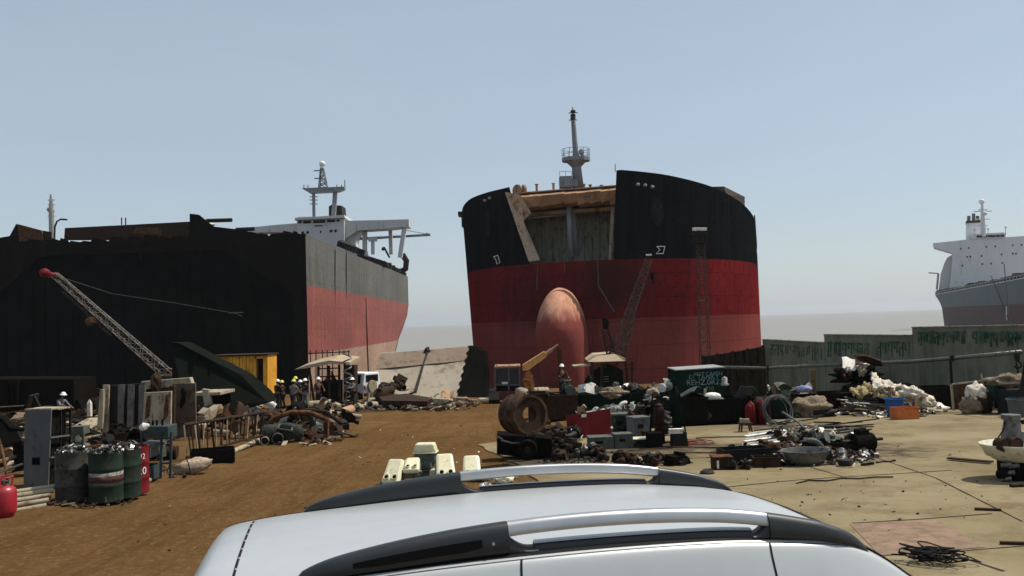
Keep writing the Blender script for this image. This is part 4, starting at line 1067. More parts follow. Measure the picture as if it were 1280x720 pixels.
# gas cylinder
gc = thing('gas_cylinder', 'bright red squat gas cylinder with ring collar at the pipe stack', 'gas cylinder', gp(5, 646))
mb = MB(); mb.lathe([(0, .03), (.12, .02), (.15, .06), (.165, .12), (.165, .42), (.15, .48), (.1, .53), (.05, .55), (0, .55)], n=28); mb.build('tank', 'bright_red', gc, smooth=True)
mb = MB(); mb.lathe([(.12, 0), (.13, 0), (.13, .05), (.12, .05), (.12, 0)], n=24); mb.build('foot_ring', 'red_paint', gc, auto=30)
mb = MB(); mb.tube([(.115*cos(t), .115*sin(t), .68) for t in [i*pi/10 for i in range(20)]], .014, 8, close=True)
for a in (0.3, 2.4, 4.5): mb.beam((.1*cos(a), .1*sin(a), .53), (.115*cos(a), .115*sin(a), .68), .05, .012)
mb.build('collar', 'bright_red', gc); mb = MB(); mb.cyl((0, 0, .55), (0, 0, .63), .03, n=10); mb.cyl((0, 0, .61), (.06, 0, .61), .015); mb.build('valve', 'grey_steel', gc)
gc.scale = (1.15, 1.15, .95)

def pipe_obj(a, c, r, name, label, mat, cat='pipe', hollow=True, group=None, n=16):
    a, c = V(a), V(c); d = c-a; q = d.to_track_quat('Z', 'Y'); L_ = d.length; mb = MB()
    if hollow: mb.lathe([(r*.8, L_*.02), (r*.8, 0), (r, 0), (r, L_), (r*.8, L_), (r*.8, 0.02)], n=n)
    else: mb.lathe([(0, 0), (r, 0), (r, L_), (0, L_)], n=n)
    o = solo(mb, name, label, cat, mat, a, q.to_euler(), group, auto=40); return o
# stacked pipes by the gas cylinder
for i, (py0, py1) in enumerate(((616, 608), (621, 613), (627, 619), (633, 625), (640, 632))):
    Y = 15.2-.12*i
    pipe_obj(P(12, py0, Y), P(70-3*i, py1, Y+.3), .045, 'steel_pipe', 'pale steel pipe in the low stack behind the red gas cylinder', 'beige_paint', group='pipes stacked behind the gas cylinder')
# curved pieces and old bars around left edge
solo(MB().tube([P(-12, 522, 19), P(2, 560, 18.5), P(8, 590, 18), P(9, 604, 18)], .035, 6), 'steel_rod', 'bent brown rod leaning at the extreme left of the yard', 'rod', 'rust', smooth=True)
for i, (a, c, w_) in enumerate((((-5, 566), (26, 556), .08), ((-5, 578), (27, 568), .1), ((-5, 592), (28, 580), .06), ((-5, 533), (40, 524), .1), ((-6, 519), (38, 512), .1), ((20, 527), (52, 531), .08), ((88, 551), (128, 543), .07), ((84, 522), (122, 521), .09), ((95, 560), (130, 556), .1), ((-6, 509), (30, 507), .08), ((34, 516), (52, 521), .14))):
    Y = G(max(a[0], 0), a[1]+22).y
    lab = ['flat bar leaning low behind the pipe stack', 'thick timber lying behind the pipe stack', 'thin strip at the foot of the locker', 'long plank above the timber heap', 'topmost dark plank by the left shore debris', 'short pale plank behind the locker', 'bar resting between locker and ribbed panel', 'steel beam across behind the shelf unit', 'rusty beam above the drum tops', 'grey plank at the water side of the debris', 'pale torn strip pointing up behind the locker'][i]
    mb = MB(); p, q = P(*a, Y), P(*c, Y+.5); L_ = (q-p); mid_ = (p+q)/2
    mb.beam(-L_/2, L_/2, w_, w_*.5); solo(mb, 'timber_beam' if i % 2 else 'steel_bar', lab, 'beam' if i % 2 else 'bar', ['rust', 'wood_plank', 'beige_paint', 'sooty_rust'][i % 4], mid_)
solo(MB().tube([P(-8, 522, 20), P(5, 524, 20), P(14, 535, 20), P(30, 537, 20)], [.12, .1, .1, .04], 6), 'bent_plate', 'dark curled plate edge near the left shore', 'scrap plate', 'dark_plate')
mb = MB(); mb.prism([P(-10, 525, 20.4), P(10, 526, 20.4), P(22, 540, 20.4), P(30, 556, 20.4), (P(-10, 562, 20.4))], (0, 0, 0), (0, .06, 0)); solo(mb, 'curved_plate', 'big dark curved plate at the left end of the yard', 'scrap plate', 'dark_steel')

# dark block house with small arched openings under the left ship
bh = thing('engine_block', 'long low dark machinery casing with two arched holes under the ship', 'machinery casing', gy(40, 46))
boxpart(bh, 'casing', -30, 474, 92, 515, 46, 2.5, 'cut_face')
for px, py in ((5, 492), (42, 495)):
    mb = MB(); mb.prism([P(px+dx, py+dy, 45.96) for dx, dy in ((-3.5, 8), (3.5, 8), (3.8, -1), (2.4, -5.5), (0, -7), (-2.4, -5.5), (-3.8, -1))], (0, 0, 0), (0, .02, 0)); mb.build('arched_hole', 'grease_black', bh, world=True)
for px in (10, 16, 22): 
    mb = MB(); mb.beam(P(px, 512, 45.9), P(px, 475, 45.9), .25, .15); mb.build('stiffener', 'cut_face', bh, world=True)
# three white pointed markers
for i, (px, py, h_) in enumerate(((112, 510, 11), (137, 507, 11), (160, 508, 16))):
    Y = 37; b_ = P(px, py, Y); w_ = .11
    mb = MB(); z = W(h_, Y)
    mb.lathe([(0, -.6), (w_, -.6), (w_, z*.55), (w_*.5, z*.8), (0, z)], n=4)
    solo(mb, 'marker_post', ['white pointed post left of the other two at the dark hull', 'white pointed post in the middle of three at the dark hull', 'tallest white pointed post beside the ribbed panel'][i], 'post', 'tarp_white', b_, (0, .02*i, .7))
# teal workbench with box
tb = thing('workbench', 'teal steel workbench frame with boxes on its shelves by the drums', 'workbench', gy(198, 18.2))
Y = 18.0
for px in (176, 201, 213): mb = MB(); mb.beam(P(px, 598 if px > 190 else 590, Y), P(px+1, 540, Y), .045); mb.build('leg', 'teal_paint', tb, world=True)
for py in (548, 579): mb = MB(); mb.beam(P(201, py, Y), P(213, py, Y), .04); mb.build('rung', 'teal_paint', tb, world=True)
mb = MB(); mb.prism([P(181, 548, Y), P(210, 549, Y), P(210, 533, Y), P(181, 533, Y)], (0, 0, 0), (0, .5, 0)); mb.build('drawer_box', 'teal_paint', tb, world=True, bevel=.01)
mb = MB(); mb.prism([P(172, 559, Y), P(194, 560, Y), P(194, 556, Y), P(172, 555, Y)], (0, 0, 0), (0, .6, 0)); mb.build('shelf', 'grey_paint', tb, world=True)
for (a_, lab, mt_, nm, ct) in (((174, 584, 190, 602), 'small blue-grey bin standing below the teal workbench', 'teal_paint', 'storage_bin', 'bin'), ((172, 561, 188, 574), 'pale grey crate on the low shelf of the workbench', 'grey_paint', 'metal_crate', 'crate')):
    mb = MB(); c0 = P(a_[0], a_[3], Y-.1); w_ = W(a_[2]-a_[0], Y); h_ = W(a_[3]-a_[1], Y)
    mb.box((w_/2, .2, .01), (w_, .4, .02)); mb.box((.01, .2, h_/2), (.02, .4, h_)); mb.box((w_-.01, .2, h_/2), (.02, .4, h_)); mb.box((w_/2, .01, h_/2), (w_-.04, .02, h_)); mb.box((w_/2, .39, h_/2), (w_-.04, .02, h_)); mb.box((w_/2, -.01, h_*.95), (w_+.02, .02, .03))
    solo(mb, nm, lab, ct, mt_, c0)
solo(MB().tube([P(176, 536, 18), P(181, 533, 18), P(186, 531, 18)], [.06, .09, .03], 8), 'rag', 'white rag lying on the left end of the workbench', 'rag', 'white_scrap')
for i, px in enumerate((186, 191, 196, 203)): 
    mb = MB(); mb.cyl((0, 0, 0), (0, 0, .09+.02*i), .025, n=8); mb.cyl((0, 0, .09+.02*i), (0, 0, .14), .01, n=6)
    solo(mb, 'valve_spindle', 'small dark spindle standing on the teal drawer box', 'spindle', 'grease_black', P(px, 533, 18.2), group='spindles on the teal drawer box')
pipe_obj(gp(176, 606, .05), gp(187, 603, .05), .05, 'steel_pipe', 'short pale pipe stub lying below the blue-grey bin', 'beige_paint')
# sack lying with strap
SKS = .82
sk = thing('sack_bundle', 'pale stuffed sack tied with a strap lying at the road edge', 'sack', gp(241, 592))
q = rotm(0, -.15, .55)
mb = MB(); mb.ell((0, 0, .2), (.48, .2, .2), q, 20, 14, lump=.3, seed=3, sq=.8); mb.build('sack', pm('sack_pale', (.55, .45, .33), .85, 0, .2, (.3, .2, .12), .4, 6, bmp=.4), sk, smooth=True)
mb = MB(); mb.tube([q @ V((-.12, .21*cos(t), .21*sin(t)))+V((0, 0, .2)) for t in [i*pi/8 for i in range(16)]], .012, 6, close=True); mb.build('strap', 'dark_rubber', sk); sk.scale = (SKS,)*3
# lattice rack along the road edge
rk = thing('steel_rack', 'long rusty railing frame of verticals lying along the road edge', 'railing frame', gy(280, 23))
def gline(px, py, Y): return P(px, py, Y)
top = [P(230, 531, 21.5), P(262, 526, 22.5), P(300, 520, 24), P(330, 515, 25.5)]
bot = [P(233, 572, 21.5), P(262, 562, 22.5), P(300, 551, 24), P(328, 544, 25.5)]
mb = MB(); mb.tube(top, .04, 6); mb.build('rail', 'rust_dark', rk, world=True); mb = MB(); mb.tube(bot, .035, 6); mb.build('rail', 'rust_dark', rk, world=True)
random.seed(5)
for i in range(24):
    t = i/23; 
    def at_(l, t): k = min(2, int(t*3)); return lerp(l[k], l[k+1], t*3-k)
    mb = MB(); mb.beam(at_(top, t), at_(bot, max(0, min(1, t+random.uniform(-.04, .04)))), .05 if i % 4 == 0 else .03, .03); mb.build('upright', 'rust_dark' if i % 3 else 'beige_paint', rk, world=True)
# black trough
tr = MB(); w_, h_, d_ = 1.0, .34, .5
for c_, s_ in (((0, 0, .02), (w_, d_, .03)), ((-w_/2, 0, h_/2), (.03, d_, h_)), ((w_/2, 0, h_/2), (.03, d_, h_)), ((0, -d_/2, h_/2), (w_-.03, .03, h_)), ((0, d_/2, h_/2), (w_-.03, .03, h_))): tr.box(c_, s_)
solo(tr, 'metal_trough', 'black open steel trough on the ground before the rusty railing frame', 'trough', 'grease_black', gp(266, 578), (0, 0, .35))

# ---- generic scrap shapes ---------------------------------------------------
def sc_valve(s):
    mb = MB(); mb.cyl((-s*.5, 0, s*.3), (s*.5, 0, s*.3), s*.2, n=12)
    for x in (-.5, .5): mb.cyl((x*s-.02*s, 0, s*.3), (x*s+.06*s, 0, s*.3), s*.3, n=14)
    mb.cyl((0, 0, s*.3), (0, 0, s*.75), s*.12, n=10); mb.tube([(s*.2*cos(t), s*.2*sin(t), s*.8) for t in [i*pi/6 for i in range(12)]], s*.03, 5, close=True); mb.beam((-.2*s, 0, .8*s), (.2*s, 0, .8*s), .04*s); return mb
def sc_flange(s):
    mb = MB(); mb.lathe([(s*.22, 0), (s*.5, 0), (s*.5, s*.12), (s*.28, s*.14), (s*.28, s*.3), (s*.22, s*.3), (s*.22, 0)], n=20); return mb
def sc_elbow(s):
    mb = MB(); mb.tube([(s*.5*cos(t), 0, s*.5*sin(t)+s*.12) for t in [i*pi/12 for i in range(7)]], s*.14, 10); mb.cyl((s*.5, 0, 0), (s*.5, 0, s*.1), s*.22, n=12); return mb
def sc_motor(s):
    mb = MB(); mb.cyl((-s*.5, 0, s*.34), (s*.4, 0, s*.34), s*.3, n=16); mb.cyl((s*.4, 0, s*.34), (s*.5, 0, s*.34), s*.24, n=14); mb.cyl((s*.5, 0, s*.34), (s*.72, 0, s*.34), s*.06, n=8)
    mb.box((0, 0, s*.03), (s*.7, s*.6, s*.06)); mb.box((-.05*s, 0, s*.68), (s*.3, s*.25, s*.16))
    for i in range(6): mb.cyl((-s*.45+i*s*.15, 0, s*.34), (-s*.43+i*s*.15, 0, s*.34), s*.33, n=14)
    return mb
def sc_gearbox(s):
    mb = MB(); mb.box((0, 0, s*.25), (s*.7, s*.5, s*.5), rotm(0, 0, 0)); mb.cyl((0, -s*.32, s*.3), (0, .32*s, s*.3), s*.2, n=14); mb.cyl((-.1*s, 0, .5*s), (-.1*s, 0, .66*s), s*.13, n=10); mb.box((0, 0, .04*s), (s*.9, s*.6, s*.06)); return mb
def sc_plate(s):
    mb = MB(); n = random.randint(5, 7); pts = [V((s*.5*cos(t)*random.uniform(.7, 1.1), s*.35*sin(t)*random.uniform(.7, 1.1), 0)) for t in [i*2*pi/n for i in range(n)]]; mb.prism(pts, (0, 0, 0), (0, 0, .015)); return mb
def sc_sheet(s):
    mb = MB(); vs = []; n = 7
    a1, a2 = random.uniform(.1, .3), random.uniform(2, 4)
    for j in range(n):
        for i in range(n):
            x, y = (i/(n-1)-.5), (j/(n-1)-.5); vs.append(V((x*s, y*s*.7, s*a1*(sin(x*a2+y*2)+.4*sin(y*7)))))
    z0 = min(v.z for v in vs); vs = [v-V((0, 0, z0)) for v in vs]
    mb.add(vs, [(j*n+i, j*n+i+1, (j+1)*n+i+1, (j+1)*n+i) for j in range(n-1) for i in range(n-1)])
    top_ = len(vs); mb.add([v+V((0, 0, .012)) for v in vs], [(j*n+i, (j+1)*n+i, (j+1)*n+i+1, j*n+i+1) for j in range(n-1) for i in range(n-1)])
    edge = [(i, 0) for i in range(n-1)]+[(n-1, j) for j in range(n-1)]+[(i, n-1) for i in range(n-1, 0, -1)]+[(0, j) for j in range(n-1, 0, -1)]
    for k in range(len(edge)):
        a = edge[k]; c = edge[(k+1) % len(edge)]; ia, ic = a[1]*n+a[0], c[1]*n+c[0]; mb.f.append((ic, ia, top_+ia, top_+ic)); mb.m.append(0)
    return mb
def sc_angle(s):
    mb = MB(); mb.box((0, 0, .01), (s, .07, .012)); mb.box((0, .035, .045), (s, .012, .08)); return mb
def sc_channel(s):
    mb = MB(); mb.box((0, 0, .01), (s, .12, .015)); mb.box((0, .06, .045), (s, .012, .09)); mb.box((0, -.06, .045), (s, .012, .09)); return mb
def sc_pipe(s):
    mb = MB(); r = s*.1
    mb2 = MB().lathe([(r*.75, .01), (r*.75, 0), (r, 0), (r, s), (r*.75, s), (r*.75, .01)], n=14); q = rotm(0, pi/2, 0)
    mb.add([q @ v+V((-s/2, 0, r)) for v in mb2.v], mb2.f); return mb
def sc_fatpipe(s):
    mb = MB(); r = s*.24
    mb2 = MB().lathe([(r*.8, .01), (r*.8, 0), (r*1.12, 0), (r*1.12, s*.08), (r, s*.1), (r, s), (r*.8, s), (r*.8, .01)], n=18); q = rotm(0, pi/2, 0)
    mb.add([q @ v+V((-s/2, 0, r)) for v in mb2.v], mb2.f); return mb
def sc_cover(s):
    mb = MB(); mb.lathe([(s*.5, 0), (s*.5, s*.05), (s*.42, s*.1), (s*.2, s*.13), (s*.18, s*.3), (0, s*.31)], n=20); mb.cyl((0, 0, s*.3), (0, 0, s*.4), s*.06, n=8); return mb
def sc_block(s):
    mb = MB(); mb.box((0, 0, s*.2), (s*.8, s*.5, s*.4), rotm(.1, .05, .2)); mb.box((s*.2, 0, s*.45), (s*.3, s*.4, s*.14), rotm(0, .2, .1)); mb.cyl((-s*.3, -s*.3, s*.2), (-s*.3, s*.3, s*.2), s*.12, n=10); return mb
def sc_bracket(s):
    mb = MB(); mb.box((0, 0, s*.04), (s, s*.4, s*.05)); mb.prism([V((-.4*s, 0, s*.05)), V((.1*s, 0, s*.05)), V((-.4*s, 0, s*.6))], (0, -.03*s, 0), (0, .03*s, 0)); mb.box((-.42*s, 0, s*.32), (s*.05, s*.4, s*.6)); return mb
SHAPES = {'pipe_valve': (sc_valve, 'valve', 'flanged valve with handwheel'), 'pipe_flange': (sc_flange, 'flange', 'round pipe flange'), 'pipe_elbow': (sc_elbow, 'pipe elbow', 'pipe elbow'),
          'electric_motor': (sc_motor, 'motor', 'finned electric motor'), 'gear_casing': (sc_gearbox, 'gearbox', 'square gear casing'), 'scrap_plate': (sc_plate, 'plate', 'flame-cut plate offcut'),
          'bent_sheet': (sc_sheet, 'sheet', 'crumpled metal sheet'), 'angle_bar': (sc_angle, 'angle bar', 'angle bar'), 'channel_bar': (sc_channel, 'channel bar', 'channel bar'),
          'steel_pipe': (sc_pipe, 'pipe', 'short pipe'), 'flanged_pipe': (sc_fatpipe, 'pipe', 'stout flanged pipe length'), 'motor_cover': (sc_cover, 'cover', 'domed machine cover'),
          'machine_block': (sc_block, 'machine part', 'blocky machine part'), 'steel_bracket': (sc_bracket, 'bracket', 'gusset bracket')}
COLN = {'rust': 'rusty', 'rust_dark': 'dark rusty', 'grease_black': 'oily black', 'dark_steel': 'dark steel', 'grey_steel': 'grey steel', 'bright_steel': 'shiny', 'white_scrap': 'whitish', 'beige_paint': 'beige',
        'olive_grey': 'olive grey', 'pale_grey': 'pale grey', 'grey_paint': 'grey painted', 'green_paint': 'green painted', 'red_paint': 'red painted', 'wood_plank': 'wooden', 'rust_light': 'light rusty', 'sooty_rust': 'sooty', 'orange_paint': 'orange', 'teal_paint': 'teal', 'tarp_white': 'dusty white'}
USED = {}
def scrap(kind, mat, loc, s, rot, where):
    fn_, cat, desc = SHAPES[kind]
    lab = f"{COLN[mat]} {desc} {where}"
    USED.setdefault(lab, []).append(None); k = len(USED[lab])
    mb = fn_(s)
    o = solo(mb, kind, lab, cat, mat, loc, rot, auto=35)
    USED[lab][-1] = o
    return o
# pairs that nothing tells apart share a label and a group
def finish_groups():
    for lab, os_ in USED.items():
        if len(os_) > 1:
            for o in os_: o['group'] = 'look-alikes: '+lab[:60]
def heap(area, n, smin, smax, kinds, mats, wheres, zs=(0, .1), seed=1, tilt=.35):
    "area: list of pixel quads/ellipses (cx, cy, rx, ry) on the ground; zs: stacking height towards the middle"
    random.seed(seed)
    cx, cy, rx, ry = area
    for i in range(n):
        a = random.uniform(0, 2*pi); r = sqrt(random.random())
        px, py = cx+rx*r*cos(a), cy+ry*r*sin(a)
        z = zs[0]+(zs[1]-zs[0])*(1-r)*random.uniform(.5, 1)
        s = random.uniform(smin, smax)
        w = wheres[min(len(wheres)-1, int((px-cx+rx)/(2*rx)*len(wheres)))]
        scrap(random.choice(kinds), random.choice(mats), gp(px, py, z), s, (random.uniform(-tilt, tilt), random.uniform(-tilt, tilt), random.uniform(0, 6.28)), w)
def rubble(name, area, n, smin, smax, mats, label, zmax=.15, seed=3, cat='debris'):
    "uncountable chips and small bits: one stuff object"
    random.seed(seed); cx, cy, rx, ry = area; mb = MB(); c = gp(cx, cy)
    for i in range(n):
        a = random.uniform(0, 2*pi); r = sqrt(random.random()); p = gp(cx+rx*r*cos(a), cy+ry*r*sin(a)); s = random.uniform(smin, smax)
        z = zmax*(1-r)*random.random()+s*.15
        m_ = random.randrange(len(mats))
        q = rotm(random.uniform(-.6, .6), random.uniform(-.6, .6), random.uniform(0, 6))
        if i % 3: mb.box(p-c+V((0, 0, z)), (s*random.uniform(.4, 1.6), s*random.uniform(.3, .8), s*random.uniform(.06, .35)), q, m_)
        else: mb.cyl(p-c+V((0, 0, z)), p-c+V((0, 0, z))+q @ V((s*random.uniform(.4, 1.4), 0, 0)), s*.12, n=6, m=m_)
    o = mb.build(name, mats, loc=c); tag(o, label, cat, kind='stuff'); return o
# ------------------------------------------------------------------ left side heaps
solo(MB().tube([V((-1.2, 0, 0)), V((-.8, 0, .36)), V((-.3, 0, .52)), V((.3, 0, .48)), V((.8, 0, .22)), V((1.1, 0, -.1))], .085, 8), 'curved_rib', 'long arched rusty rib on top of the left scrap heap', 'rib', 'rust', gp(377, 548, .35), (.25, 0, .15), smooth=True)
solo(MB().tube([V((-1.0, 0, .1)), V((-.5, 0, .45)), V((.1, 0, .55)), V((.7, 0, .3))], .07, 8), 'curved_rib', 'second shorter rusty rib behind the long arched one', 'rib', 'rust_dark', gp(400, 545, .3), (.15, .3, -.1), smooth=True)
a = gp(366, 541); pipe_obj(a+V((0, .8, .75)), a+V((0.05, -.1, .72)), .27, 'steel_pipe', 'black pipe end facing the road, highest piece of the heap', 'grease_black', n=20)
mh = thing('machine_housing', 'olive cast machine housing with dark square window, front of the left heap', 'machine part', gp(352, 554), .15); mh.scale = (.72,)*3
mb = MB(); mb.ell((-.45, 0, .38), (.45, .4, .42), None, 18, 10, lump=.15, sq=.7); mb.ell((.35, .1, .4), (.55, .35, .4), rotm(0, .2, 0), 18, 10, lump=.1, sq=.6); mb.build('casting', pm('dark_olive', (.05, .06, .05), .7, 0, .35, (.03, .022, .015), .45, 5), mh, smooth=True)
mb = MB(); q = rotm(.5, .2, 0); mb.box((.2, -.2, .66), (.62, .34, .08), q); mb.build('window_frame', 'olive_grey', mh); mb = MB(); mb.box((.2, -.235, .685), (.46, .2, .08), q); mb.build('window_opening', 'grease_black', mh)
mb = MB(); mb.lathe([(.2, 0), (.24, 0), (.24, .2), (.2, .2), (.2, 0)], (-.1, -.45, .26), rotm(pi/2, 0, .1), 18); mb.build('port_ring', 'olive_grey', mh)
mb = MB(); mb.lathe([(.14, 0), (.17, 0), (.17, .2), (.14, .2), (.14, 0)], (-.62, -.42, .2), rotm(pi/2, 0, .1), 18); mb.build('port_ring', 'beige_paint', mh)
for i, (px, py, r, L_, m_, lb) in enumerate(((405, 528, .14, .7, 'beige_paint', 'beige pipe length on the right shoulder of the left heap'), (414, 525, .17, .7, 'rust_dark', 'dark-mouthed rusty pipe beside two beige ones'), (428, 525, .2, .8, 'rust_light', 'light rusty pipe with black mouth at the far right of the left heap'), (399, 522, .1, .9, 'beige_paint', 'thin pale pipe lying above the rusty rib'))):
    a = gp(px, py, r*1.0+.12); pipe_obj(a, a+V((.25, L_, .05)), r, 'steel_pipe', lb, m_, n=18)
a = gp(408, 545, .3); pipe_obj(a-V((.35, 0, 0)), a+V((.3, .25, 0)), .25, 'round_canister', 'grey ribbed canister lying right of the rusty ribs', 'grey_steel', cat='canister', hollow=False, n=20)
pipe_obj(gp(290, 568, .07), gp(336, 548, .07), .07, 'steel_pipe', 'long beige pipe lying along the road beside the black trough', 'beige_paint')
wh = ['at the railing frame end of the left heap', 'in the middle of the left heap', 'by the right end of the left heap']
heap((378, 540, 50, 13), 34, .3, .8, ['scrap_plate', 'bent_sheet', 'pipe_flange', 'pipe_elbow', 'machine_block', 'angle_bar', 'steel_pipe', 'channel_bar', 'steel_bracket'], ['rust_dark', 'dark_steel', 'rust', 'grease_black', 'olive_grey', 'grey_paint'], wh, (.02, .5), 31)
heap((424, 548, 16, 6), 6, .25, .6, ['scrap_plate', 'angle_bar', 'bent_sheet'], ['dark_steel', 'beige_paint', 'rust_dark'], ['on the dirt just off the left heap'], (0, .05), 33, .1)
rubble('scrap_debris', (375, 545, 58, 13), 240, .05, .3, ['rust_dark', 'dark_steel', 'rust', 'beige_paint'], 'small rusty bits scattered through the left heap', .5, 5)
heap((303, 507, 20, 9), 16, .4, 1.1, ['bent_sheet', 'scrap_plate', 'steel_pipe', 'bent_sheet'], ['white_scrap', 'beige_paint', 'dark_steel', 'white_scrap'], ['in the whitish pile under the dark sloping plate', 'near the end of the dark sloping plate'], (0, .7), 35, .6)
mb = MB(); mb.tube([V((-.9, 0, .1)), V((-.4, 0, .45)), V((.3, .1, .5)), V((.9, 0, .1)), V((.7, 0, -.2))], [.1, .2, .22, .2, .1], 8); solo(mb, 'white_tarpaulin', 'twisted white tarpaulin end in the pile below the sloping plate', 'tarpaulin', 'white_scrap', gp(322, 515, .2), (0, 0, .2), smooth=True)
mb = MB(); mb.prism([V((-.35, 0, 0)), V((.1, 0, 1.35)), V((.35, 0, 1.2)), V((.15, 0, 0))], (0, 0, 0), (0, .05, 0)); solo(mb, 'scrap_plate', 'tall whitish plate standing askew in the whitish pile', 'plate', 'beige_paint', gp(314, 514), (0.1, 0, .2))
heap((290, 545, 50, 10), 22, .3, .9, ['angle_bar', 'steel_pipe', 'channel_bar', 'scrap_plate', 'machine_block'], ['rust', 'rust_dark', 'beige_paint', 'wood_plank'], ['behind the left end of the railing frame', 'behind the right end of the railing frame'], (0, .25), 37)
heap((60, 545, 60, 14), 34, .4, 1.3, ['angle_bar', 'channel_bar', 'scrap_plate', 'bent_sheet', 'steel_pipe', 'machine_block'], ['rust_dark', 'sooty_rust', 'wood_plank', 'dark_steel', 'beige_paint', 'grease_black'], ['in the dark debris at the far left', 'in the dark debris behind the locker', 'in the dark debris behind the oil drums'], (0, .6), 38, .3)
heap((140, 540, 45, 16), 22, .4, 1.2, ['angle_bar', 'channel_bar', 'bent_sheet', 'steel_pipe', 'scrap_plate'], ['rust_dark', 'dark_steel', 'beige_paint', 'sooty_rust'], ['before the dark ribbed panel', 'behind the heaped green drum', 'between drums and standing panels'], (0, .4), 39, .3)
heap((195, 560, 34, 16), 18, .2, .6, ['pipe_valve', 'machine_block', 'bent_sheet', 'electric_motor', 'steel_bracket'], ['dark_steel', 'rust_dark', 'olive_grey', 'grey_paint'], ['behind the teal workbench'], (0, .3), 40)
heap((100, 520, 115, 10), 46, .5, 1.9, ['angle_bar', 'channel_bar', 'bent_sheet', 'steel_bracket', 'scrap_plate', 'machine_block', 'steel_pipe'], ['rust_dark', 'sooty_rust', 'grease_black', 'dark_steel'], ['low under the ship at the far left', 'low under the ship before the ribbed panel', 'low under the ship near the white posts'], (.1, 1.2), 66, .6)
heap((45, 575, 45, 22), 34, .3, 1.1, ['angle_bar', 'channel_bar', 'bent_sheet', 'scrap_plate', 'steel_pipe', 'steel_bracket'], ['rust_dark', 'grease_black', 'dark_steel', 'wood_plank', 'beige_paint'], ['left of the locker above the pipe stack', 'directly behind the grey oil drum'], (.1, .6), 67, .35)
heap((150, 575, 50, 14), 30, .25, .8, ['machine_block', 'bent_sheet', 'scrap_plate', 'pipe_valve', 'steel_bracket', 'channel_bar'], ['rust_dark', 'grease_black', 'dark_steel', 'olive_grey'], ['close behind the green drum', 'between red drum and workbench'], (.1, .7), 68, .5)
heap((285, 535, 55, 14), 40, .35, 1.1, ['machine_block', 'bent_sheet', 'scrap_plate', 'steel_pipe', 'steel_bracket', 'flanged_pipe'], ['rust_dark', 'grease_black', 'dark_steel', 'beige_paint', 'rust'], ['inside the rusty railing frame, left part', 'inside the rusty railing frame, right part'], (.1, .7), 69, .5)
heap((385, 528, 60, 12), 50, .35, 1.0, ['machine_block', 'bent_sheet', 'scrap_plate', 'steel_pipe', 'flanged_pipe', 'pipe_flange', 'pipe_elbow', 'angle_bar'], ['rust_dark', 'rust', 'dark_steel', 'grease_black', 'beige_paint'], ['at the back of the left heap near the frame', 'at the back of the left heap in the middle', 'at the back of the left heap towards the hut'], (.1, .8), 70, .5)
rubble('shore_debris', (240, 525, 110, 16), 500, .1, .6, ['rust_dark', 'grease_black', 'dark_steel', 'rust'], 'dark tangled litter between the standing panels and the railing frame', .6, 62)
rubble('shore_debris', (90, 530, 110, 14), 420, .1, .8, ['rust_dark', 'sooty_rust', 'wood_plank', 'dark_steel'], 'tangled dark debris along the shore under the left ship', .5, 6)
rubble('shore_debris', (190, 510, 130, 6), 300, .1, .9, ['rust_dark', 'grease_black', 'dark_steel', 'beige_paint'], 'dark litter on the ground between the panels and the left ship', .5, 61)
rubble('road_edge_debris', (210, 590, 40, 8), 120, .03, .15, ['dark_steel', 'rust_dark', 'wood_plank'], 'little bits lying along the dirt edge under the workbench', .08, 7)
rubble('road_edge_debris', (100, 628, 70, 6), 90, .03, .14, ['dark_steel', 'rust_dark', 'wood_plank'], 'little bits lying at the foot of the oil drums', .03, 8)
pipe_obj(gp(60, 632, .03), gp(128, 624, .04), .03, 'steel_rod', 'knobbly thin rod on the dirt in front of the oil drums', 'rust_dark', 'rod', False)

# mound in front of the tilted hull block
dl = thing('dark_slab', 'long black hull slab lying in the debris before the tilted block', 'slab', gp(506, 512))
mb = MB(); q = gp(506, 512); Y = q.y
mb.prism([P(474, 498, Y+2.2), P(508, 494, Y+3), P(537, 499, Y+2), P(535, 504, Y), P(500, 505, Y), P(478, 503, Y)], (0, 0, -.1), (0, 0, .1)); mb.build('top_plate', 'rust_dark', dl, world=True)
mb = MB(); mb.prism([P(478, 503.5, Y), P(535, 504.5, Y), P(533, 513, Y), P(506, 515, Y), P(486, 512, Y)], (0, .1, 0), (0, 2, 0)); mb.build('side_plate', 'grease_black', dl, world=True)
KS = ['scrap_plate', 'bent_sheet', 'machine_block', 'pipe_flange', 'steel_pipe', 'channel_bar', 'flanged_pipe', 'steel_bracket']
heap((492, 503, 26, 7), 26, .6, 1.6, ['machine_block', 'flanged_pipe', 'pipe_flange', 'bent_sheet', 'scrap_plate'], ['rust_dark', 'rust', 'dark_steel', 'beige_paint', 'sooty_rust'], ['in the mound at the foot of the pale block', 'heaped above the long black slab'], (.1, 1.9), 41, .5)
heap((560, 504, 40, 5), 18, .5, 1.4, ['scrap_plate', 'bent_sheet', 'angle_bar', 'steel_pipe'], ['rust_light', 'beige_paint', 'rust', 'rust_dark'], ['right of the black slab on the dirt', 'by the dark end plate of the pale block'], (0, .35), 42, .15)
heap((450, 507, 28, 6), 16, .5, 1.4, KS, ['rust', 'rust_dark', 'sooty_rust', 'beige_paint'], ['between the canopy hut and the black slab'], (0, .3), 43, .15)
mb = MB(); mb.box((0, 0, .25), (.9, .6, .5), rotm(0, 0, .1)); mb.box((.2, -.31, .3), (.4, .04, .3)); solo(mb, 'stone_block', 'pale block lying right of the long black slab', 'block', 'beige_paint', gp(549, 509), (0, .1, .2), bevel=.04)
rubble('mound_debris', (520, 508, 78, 7), 420, .08, .5, ['rust_dark', 'rust', 'dark_steel', 'beige_paint', 'wood_plank'], 'rusty rubbish strewn in front of the tilted pale block', .5, 9)
